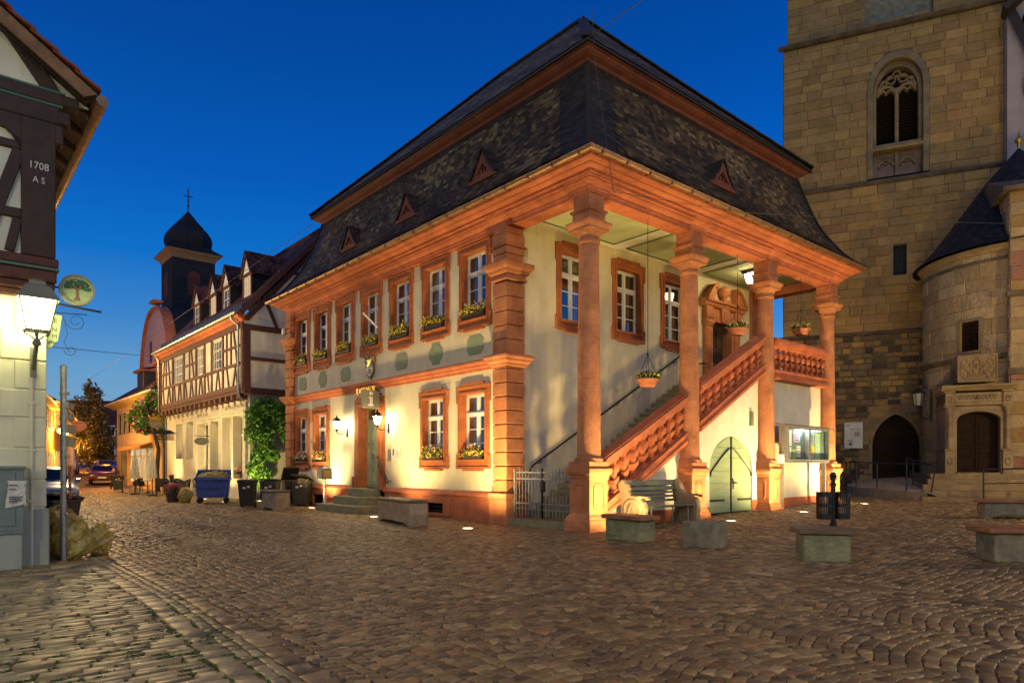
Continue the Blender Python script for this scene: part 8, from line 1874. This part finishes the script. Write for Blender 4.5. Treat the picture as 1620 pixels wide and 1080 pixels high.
# cars
def car(x,y,rot,label,body,L=4.3,Wd=1.76,H=1.45,name='parked_car',van=False,estate=False):
    z=gz(x,y); t=thing(name,label,'van' if van else 'car',(x,y,z),FW,'vehicles parked along the far street',rot=rot); OFF[t.name]=Vector((0,0,0))
    f,r_=L/2,-L/2; hw=Wd/2
    # loft of cross sections along the length: (y, half width low, z low, shoulder z, half width roof, roof z)
    if van: secs=[(f,.70,.45,.95,.60,.97),(f-.25,.86,.35,1.15,.72,1.2),(f-.75,.88,.3,1.25,.74,H-.15),(f-1.1,.88,.3,1.3,.76,H),(r_+.1,.88,.3,1.3,.76,H),(r_,.84,.35,1.25,.72,H-.12)]
    else:
        rb=.25 if estate else .9
        secs=[(f,.62*hw/.88,.42,.62,.5,.66),(f-.12,.80*hw/.88,.30,.72,.66,.76),(f-.6,.87*hw/.88,.24,.84,.76,.90),(f-1.25,.88*hw/.88,.22,.92,.80,.97),(f-1.9,hw,.22,.95,.60,H-.06),(f-2.4,hw,.22,.96,.58,H),(r_+rb+.45,hw,.22,.97,.58,H-.02),(r_+rb,hw*.99,.24,.97,.60,H-.12),(r_+.22,hw*.95,.28,.95,.66 ,1.0 if not estate else 1.02),(r_+.02,hw*.85,.36,.88,.66,.92)]
    mb=MB(); P=[];n=10
    for (yy,wl,zl,zs,wr,zr) in secs: P+=[(-wl*.92,yy,zl),(-wl,yy,zl+.12),(-wl,yy,zs-.08),(-wl*.96,yy,zs),(-wr,yy,zr-.03),(-wr*.85,yy,zr),(wr*.85,yy,zr),(wr,yy,zr-.03),(wl*.96,yy,zs),(wl,yy,zs-.08),(wl,yy,zl+.12),(wl*.92,yy,zl)]
    n=12; F=[]
    for i in range(len(secs)-1):
        for k in range(n): F.append((i*n+k,i*n+(k+1)%n,(i+1)*n+(k+1)%n,(i+1)*n+k))
    F+=[tuple(range(n)),tuple(range((len(secs)-1)*n,len(secs)*n))]; mb.add(P,F); mesh('body',mb,body,t,smooth=True,bev=0)
    # glazing
    gl=MB(); a,b=(3,4) if not van else (1,2)
    def lerp(p,q,k): return tuple(p[i]+(q[i]-p[i])*k for i in range(len(p)))
    s0_,s1_=secs[a],secs[b]
    def win_front(p,q,o):
        A=lerp(p,q,.12);B=lerp(p,q,.90)
        gl.add([(-A[4]*.92,A[0]+o,A[5]+.02),(A[4]*.92,A[0]+o,A[5]+.02),(B[4]*.88,B[0]+o,B[5]+.015),(-B[4]*.88,B[0]+o,B[5]+.015)],[(0,1,2,3)])
    win_front(s0_,s1_,.015)
    if not van: win_front(secs[-3],secs[-3+-1],-.0) if False else None
    if not van:
        for sg in (-1,1):
            m1,m2=secs[4],secs[6]; 
            for (p,q) in ((.06,.46),(.52,.98)):
                A=lerp(m1,m2,p);B=lerp(m1,m2,q); gl.add([(sg*(A[1]*.965),A[0],A[3]+.03),(sg*(B[1]*.965),B[0],B[3]+.03),(sg*(B[4]+.03),B[0],B[5]-.10),(sg*(A[4]+.03),A[0],A[5]-.10)],[(0,1,2,3)])
        A,B=secs[-3],secs[-2]; A=lerp(secs[-3],secs[-2],.1); B=lerp(secs[-3],secs[-2],.85); gl.add([(-A[4]*.9,A[0]-.02,A[5]+.01),(A[4]*.9,A[0]-.02,A[5]+.01),(B[4]*.9,B[0]-.02,B[5]+.02),(-B[4]*.9,B[0]-.02,B[5]+.02)],[(0,1,2,3)])
    mesh('windscreen',gl,M_carglass,t,recalc=False)
    for sg in (-1,1):
        for yy in (f-.8,r_+.75):
            mb=MB(lambda p,q,s_:(s_,p,q)); mb.lathe([(.2,sg*(hw-.1)-.09),(.30,sg*(hw-.1)-.08),(.31,sg*(hw-.1)),(.30,sg*(hw-.1)+.08),(.2,sg*(hw-.1)+.09)],yy,.31,18); w_=mesh('wheel',mb,M_rubber,t,smooth=True); mb=MB(lambda p,q,s_:(s_,p,q)); mb.lathe([(.19,sg*(hw-.005)-.01),(.19,sg*(hw-.005)+.005),(.02,sg*(hw-.005)+.01)],yy,.31,14); mesh('rim',mb,M_steel,w_)
        mb=MB(); hx=hw*.66; mb.box(sg*hx-.17,sg*hx+.17,f-.22,f-.02,.56,.70); mesh('headlight',mb,M_headl,t,bev=.03,seg=2)
        mb=MB(); mb.box(sg*(hw*.8)-.1,sg*(hw*.8)+.1,r_+.0,r_+.12,.72,.86); mesh('tail_light',mb,M_tail,t,bev=.02)
        mb=MB(); mb.box(sg*(hw+.10)-.09,sg*(hw+.10)+.09,f-1.75,f-1.62,.94,1.08); mesh('wing_mirror',mb,body,t,bev=.03,seg=2)
    mb=MB(); mb.box(-.26,.26,f-.005,f+.01,.44,.54); mesh('number_plate',mb,M_signwhite,t); mb=MB(); mb.box(-.45,.45,f-.08,f+.005,.56,.64); mb.box(-.5,.5,f-.06,f+.012,.30,.38); mesh('grille',mb,M_blackplastic,t)
    return t
def paint(name,c):
    m,nt,b=newmat(name); b.inputs['Base Color'].default_value=(*c,1); b.inputs['Roughness'].default_value=.3; b.inputs['Coat Weight'].default_value=.6; b.inputs['Metallic'].default_value=.3; return m
M_carglass=simple('car_glass',(.012,.014,.02),None,3,.05,0); M_headl=simple('headlight_glass',(.55,.5,.4),None,6,.1,0); M_tail=simple('tail_light_glass',(.3,.02,.02),None,6,.2,0)
hd=math.atan2(-.6505,-.7595)   # heading down the street towards the viewer
car(-16.7,24.3,PI-R(0)+math.atan2(.6505,.7595),'silver-blue estate car facing the square, parked beside the pale house',paint('silver_blue_paint',(.15,.22,.28)),L=4.5,H=1.5,estate=True)
dfar=FD.a-PI/2+PI
car(-31.3,52.2,dfar,'small dark red car parked behind the silver-blue estate',paint('dark_red_paint',(.12,.03,.03)))
car(-37.8,63.5,dfar+.25,'dark blue car angled out from the left kerb, farther up the street',paint('dark_blue_paint',(.03,.04,.10)))
car(-39.0,61.0,dfar,'white van with high box body behind the dark cars',paint('white_van_paint',(.6,.58,.5)),L=5.4,Wd=1.95,H=2.5,name='parked_van',van=True) if False else None
car(-43.4,66.5,dfar,'white delivery van behind the dark blue car, left side of the street',paint('white_van_paint',(.6,.58,.5)),L=5.4,Wd=1.95,H=2.5,name='parked_van',van=True)
car(-52.5,82.0,dfar+1.2,'orange-red car parked crosswise at the end of the street',paint('orange_red_paint',(.40,.10,.03)))
# person sitting by the ochre house
def person(x,y,rot,label):
    z=gz(x,y); t=thing('person',label,'person',(x,y,z),FW,rot=rot); OFF[t.name]=Vector((0,0,0))
    V=[(0,0,.52),(0,.02,.72),(0,.03,.95),(0,.02,1.06),(0,.0,1.16),(.10,0,.50),(.12,-.42,.50),(.12,-.44,.08),(.12,-.56,.04),(-.10,0,.50),(-.12,-.42,.50),(-.12,-.44,.08),(-.12,-.56,.04),(.17,.02,.98),(.24,-.04,.74),(.20,-.26,.62),(.17,-.36,.60),(-.17,.02,.98),(-.24,-.04,.74),(-.20,-.26,.62),(-.17,-.36,.60)]
    E=[(0,1),(1,2),(2,3),(3,4),(0,5),(5,6),(6,7),(7,8),(0,9),(9,10),(10,11),(11,12),(2,13),(13,14),(14,15),(15,16),(2,17),(17,18),(18,19),(19,20)]
    rr=[.14,.13,.16,.07,.06,.10,.075,.05,.045,.10,.075,.05,.045,.07,.05,.04,.035,.07,.05,.04,.035]
    me=bpy.data.meshes.new('body'); me.from_pydata(V,E,[]); o=bpy.data.objects.new('body',me); COL.objects.link(o); o.parent=t; OFF[o.name]=Vector((0,0,0))
    sk_=o.modifiers.new('skin','SKIN'); 
    for i,sv in enumerate(me.skin_vertices[0].data): sv.radius=(rr[i],rr[i]); sv.use_root=(i==0)
    o.modifiers.new('sub','SUBSURF').render_levels=2; me.materials.append(M_coat)
    mb=MB(); mb.lathe([(.02,1.14),(.06,1.15),(.08,1.20),(.092,1.27),(.09,1.33),(.07,1.38),(.02,1.40)],0,-.01,14); mb.box(-.012,.012,-.115,-.09,1.24,1.28); hd_=mesh('head',mb,M_skin,t,smooth=True)
    mb=MB(); mb.lathe([(.098,1.27),(.102,1.33),(.08,1.40),(.02,1.425)],0,.012,14); mesh('hair',mb,M_iron,t,smooth=True)
    for sg in (-1,1):
        mb=MB(); mb.box(sg*.17-.035,sg*.17+.035,-.44,-.34,.57,.62)
        for k in range(4): mb.tube([(sg*.17-.03+k*.02,-.44,.59),(sg*.17-.03+k*.02,-.48-.01*(k in(1,2)),.575)],.009,5)
        mb.tube([(sg*.17-sg*.03,-.38,.6),(sg*.17-sg*.06,-.42,.59)],.011,5); mesh('hand',mb,M_skin,t,bev=.008)
px_,py_=-27.0,46.3
person(px_,py_,.5,'person in dark clothes sitting at the corner of the ochre house')
st=thing('stool','dark stool under the seated person at the ochre house corner','stool',(px_,py_,gz(px_,py_)),FW,rot=.5); OFF[st.name]=Vector((0,0,0))
mb=MB(); mb.box(-.22,.22,-.2,.22,.40,.44); mesh('seat',mb,M_iron,st)
for sx,sy in ((-1,-1),(1,-1),(-1,1),(1,1)): mb=MB(); mb.tube([(sx*.18,sy*.16,.40),(sx*.22,sy*.2,0)],.018,6); mesh('leg',mb,M_iron,st)
bb=MB(); bx,by=-25.5,44.2; z=gz(bx,by)
wheelie(bx,by,.4,'green-grey wheelie bin at the far end of the cafe terrace',simple('green_bin_plastic',(.06,.08,.04),None,4,.5,.1),0)
t=thing('round_hanging_sign','round pale hanging sign beyond the end of the ochre house','sign',(-34.2,53,4.2),FW); mb=MB(lambda s,d,z_:(-34.0+s,53.6-d,z_)); mb.prism([(.62*math.cos(2*PI*k/20),4.75+.42*math.sin(2*PI*k/20)) for k in range(20)],-.05,.05); mesh('sign_plate',mb,M_pink,t); mb=MB(); mb.tube([(-33.9,53.6,5.2),(-32.9,54.4,5.2)],.03,6); mesh('arm',mb,M_iron,t)
# ================================================================ overhead cables
def cable(pts,label,r=.012,sag=0,mat=None):
    P=[]
    for i in range(len(pts)-1):
        a,b=Vector(pts[i]),Vector(pts[i+1])
        for k in range(12): t_=k/12; p=a.lerp(b,t_); p.z-=sag*4*t_*(1-t_); P.append(p)
    P.append(Vector(pts[-1])); mb=MB(); mb.tube(P,r,6); mesh('overhead_cable',mb,mat or M_wire,loc=tuple(pts[0]),fr=FW,label=label,cat='cable',group='overhead wires across the square')
def px(x,y,Y): return ((x-810)/1080*Y,Y,1.45+(740-y)/1080*Y)
cable([px(1180,-110,13.4),px(940,53,14.9),px(497,352,24.0),px(125,612,50)],'long wire running diagonally across the big mansard roof into the street',.009)
cable([px(932,-60,15.2),px(941,96,16.0),px(970,303,14.55)],'short wire dropping past the roof corner to the porch cornice',.007)
cable([px(970,303,14.5),px(1200,338,17.8),px(1612,354,24.6)],'thin wire from the porch corner across to the stair turret',.006,.03)
cable([px(66,547,14),px(262,566,40)],'wire crossing the street from the pale house to the cafe house',.009)
cable([px(105,640,40),px(185,646,50)],'distant wire across the far street, upper one',.012); cable([px(105,668,45),px(178,672,55)],'distant wire across the far street, lower one',.012)
# ================================================================ broad light of the square's street lamps (behind the viewer and to the right)
def wpoint(x,y,z,p,c,s=.25): return point((x,y,z),p,c,s)
AMB=(1,.80,.36)
wpoint(-7.5,-6,5.5,1450,AMB)
wpoint(9.5,-3.5,6,1800,(1,.74,.32))
wpoint(20,14,5,2100,(1,.68,.22))
wpoint(-3,-16,9,1300,AMB,.5)
wpoint(-18.5,30,7,1700,(1,.70,.28),.4)  # added fill above the side street, warming its bluish paving
wpoint(-26.5,41,7.5,1800,(1,.60,.2),.4)  # added fill above the street, warming the slate church
sl_=bpy.data.lights.new('fill_sun','SUN'); sl_.energy=.36; sl_.angle=R(30); sl_.color=(1,.78,.45); so=bpy.data.objects.new('fill_sun',sl_); COL.objects.link(so); so.rotation_euler=Vector((.15,.75,-.62)).to_track_quat('-Z','Y').to_euler()  # soft sun added as faint fill for roofs and tower
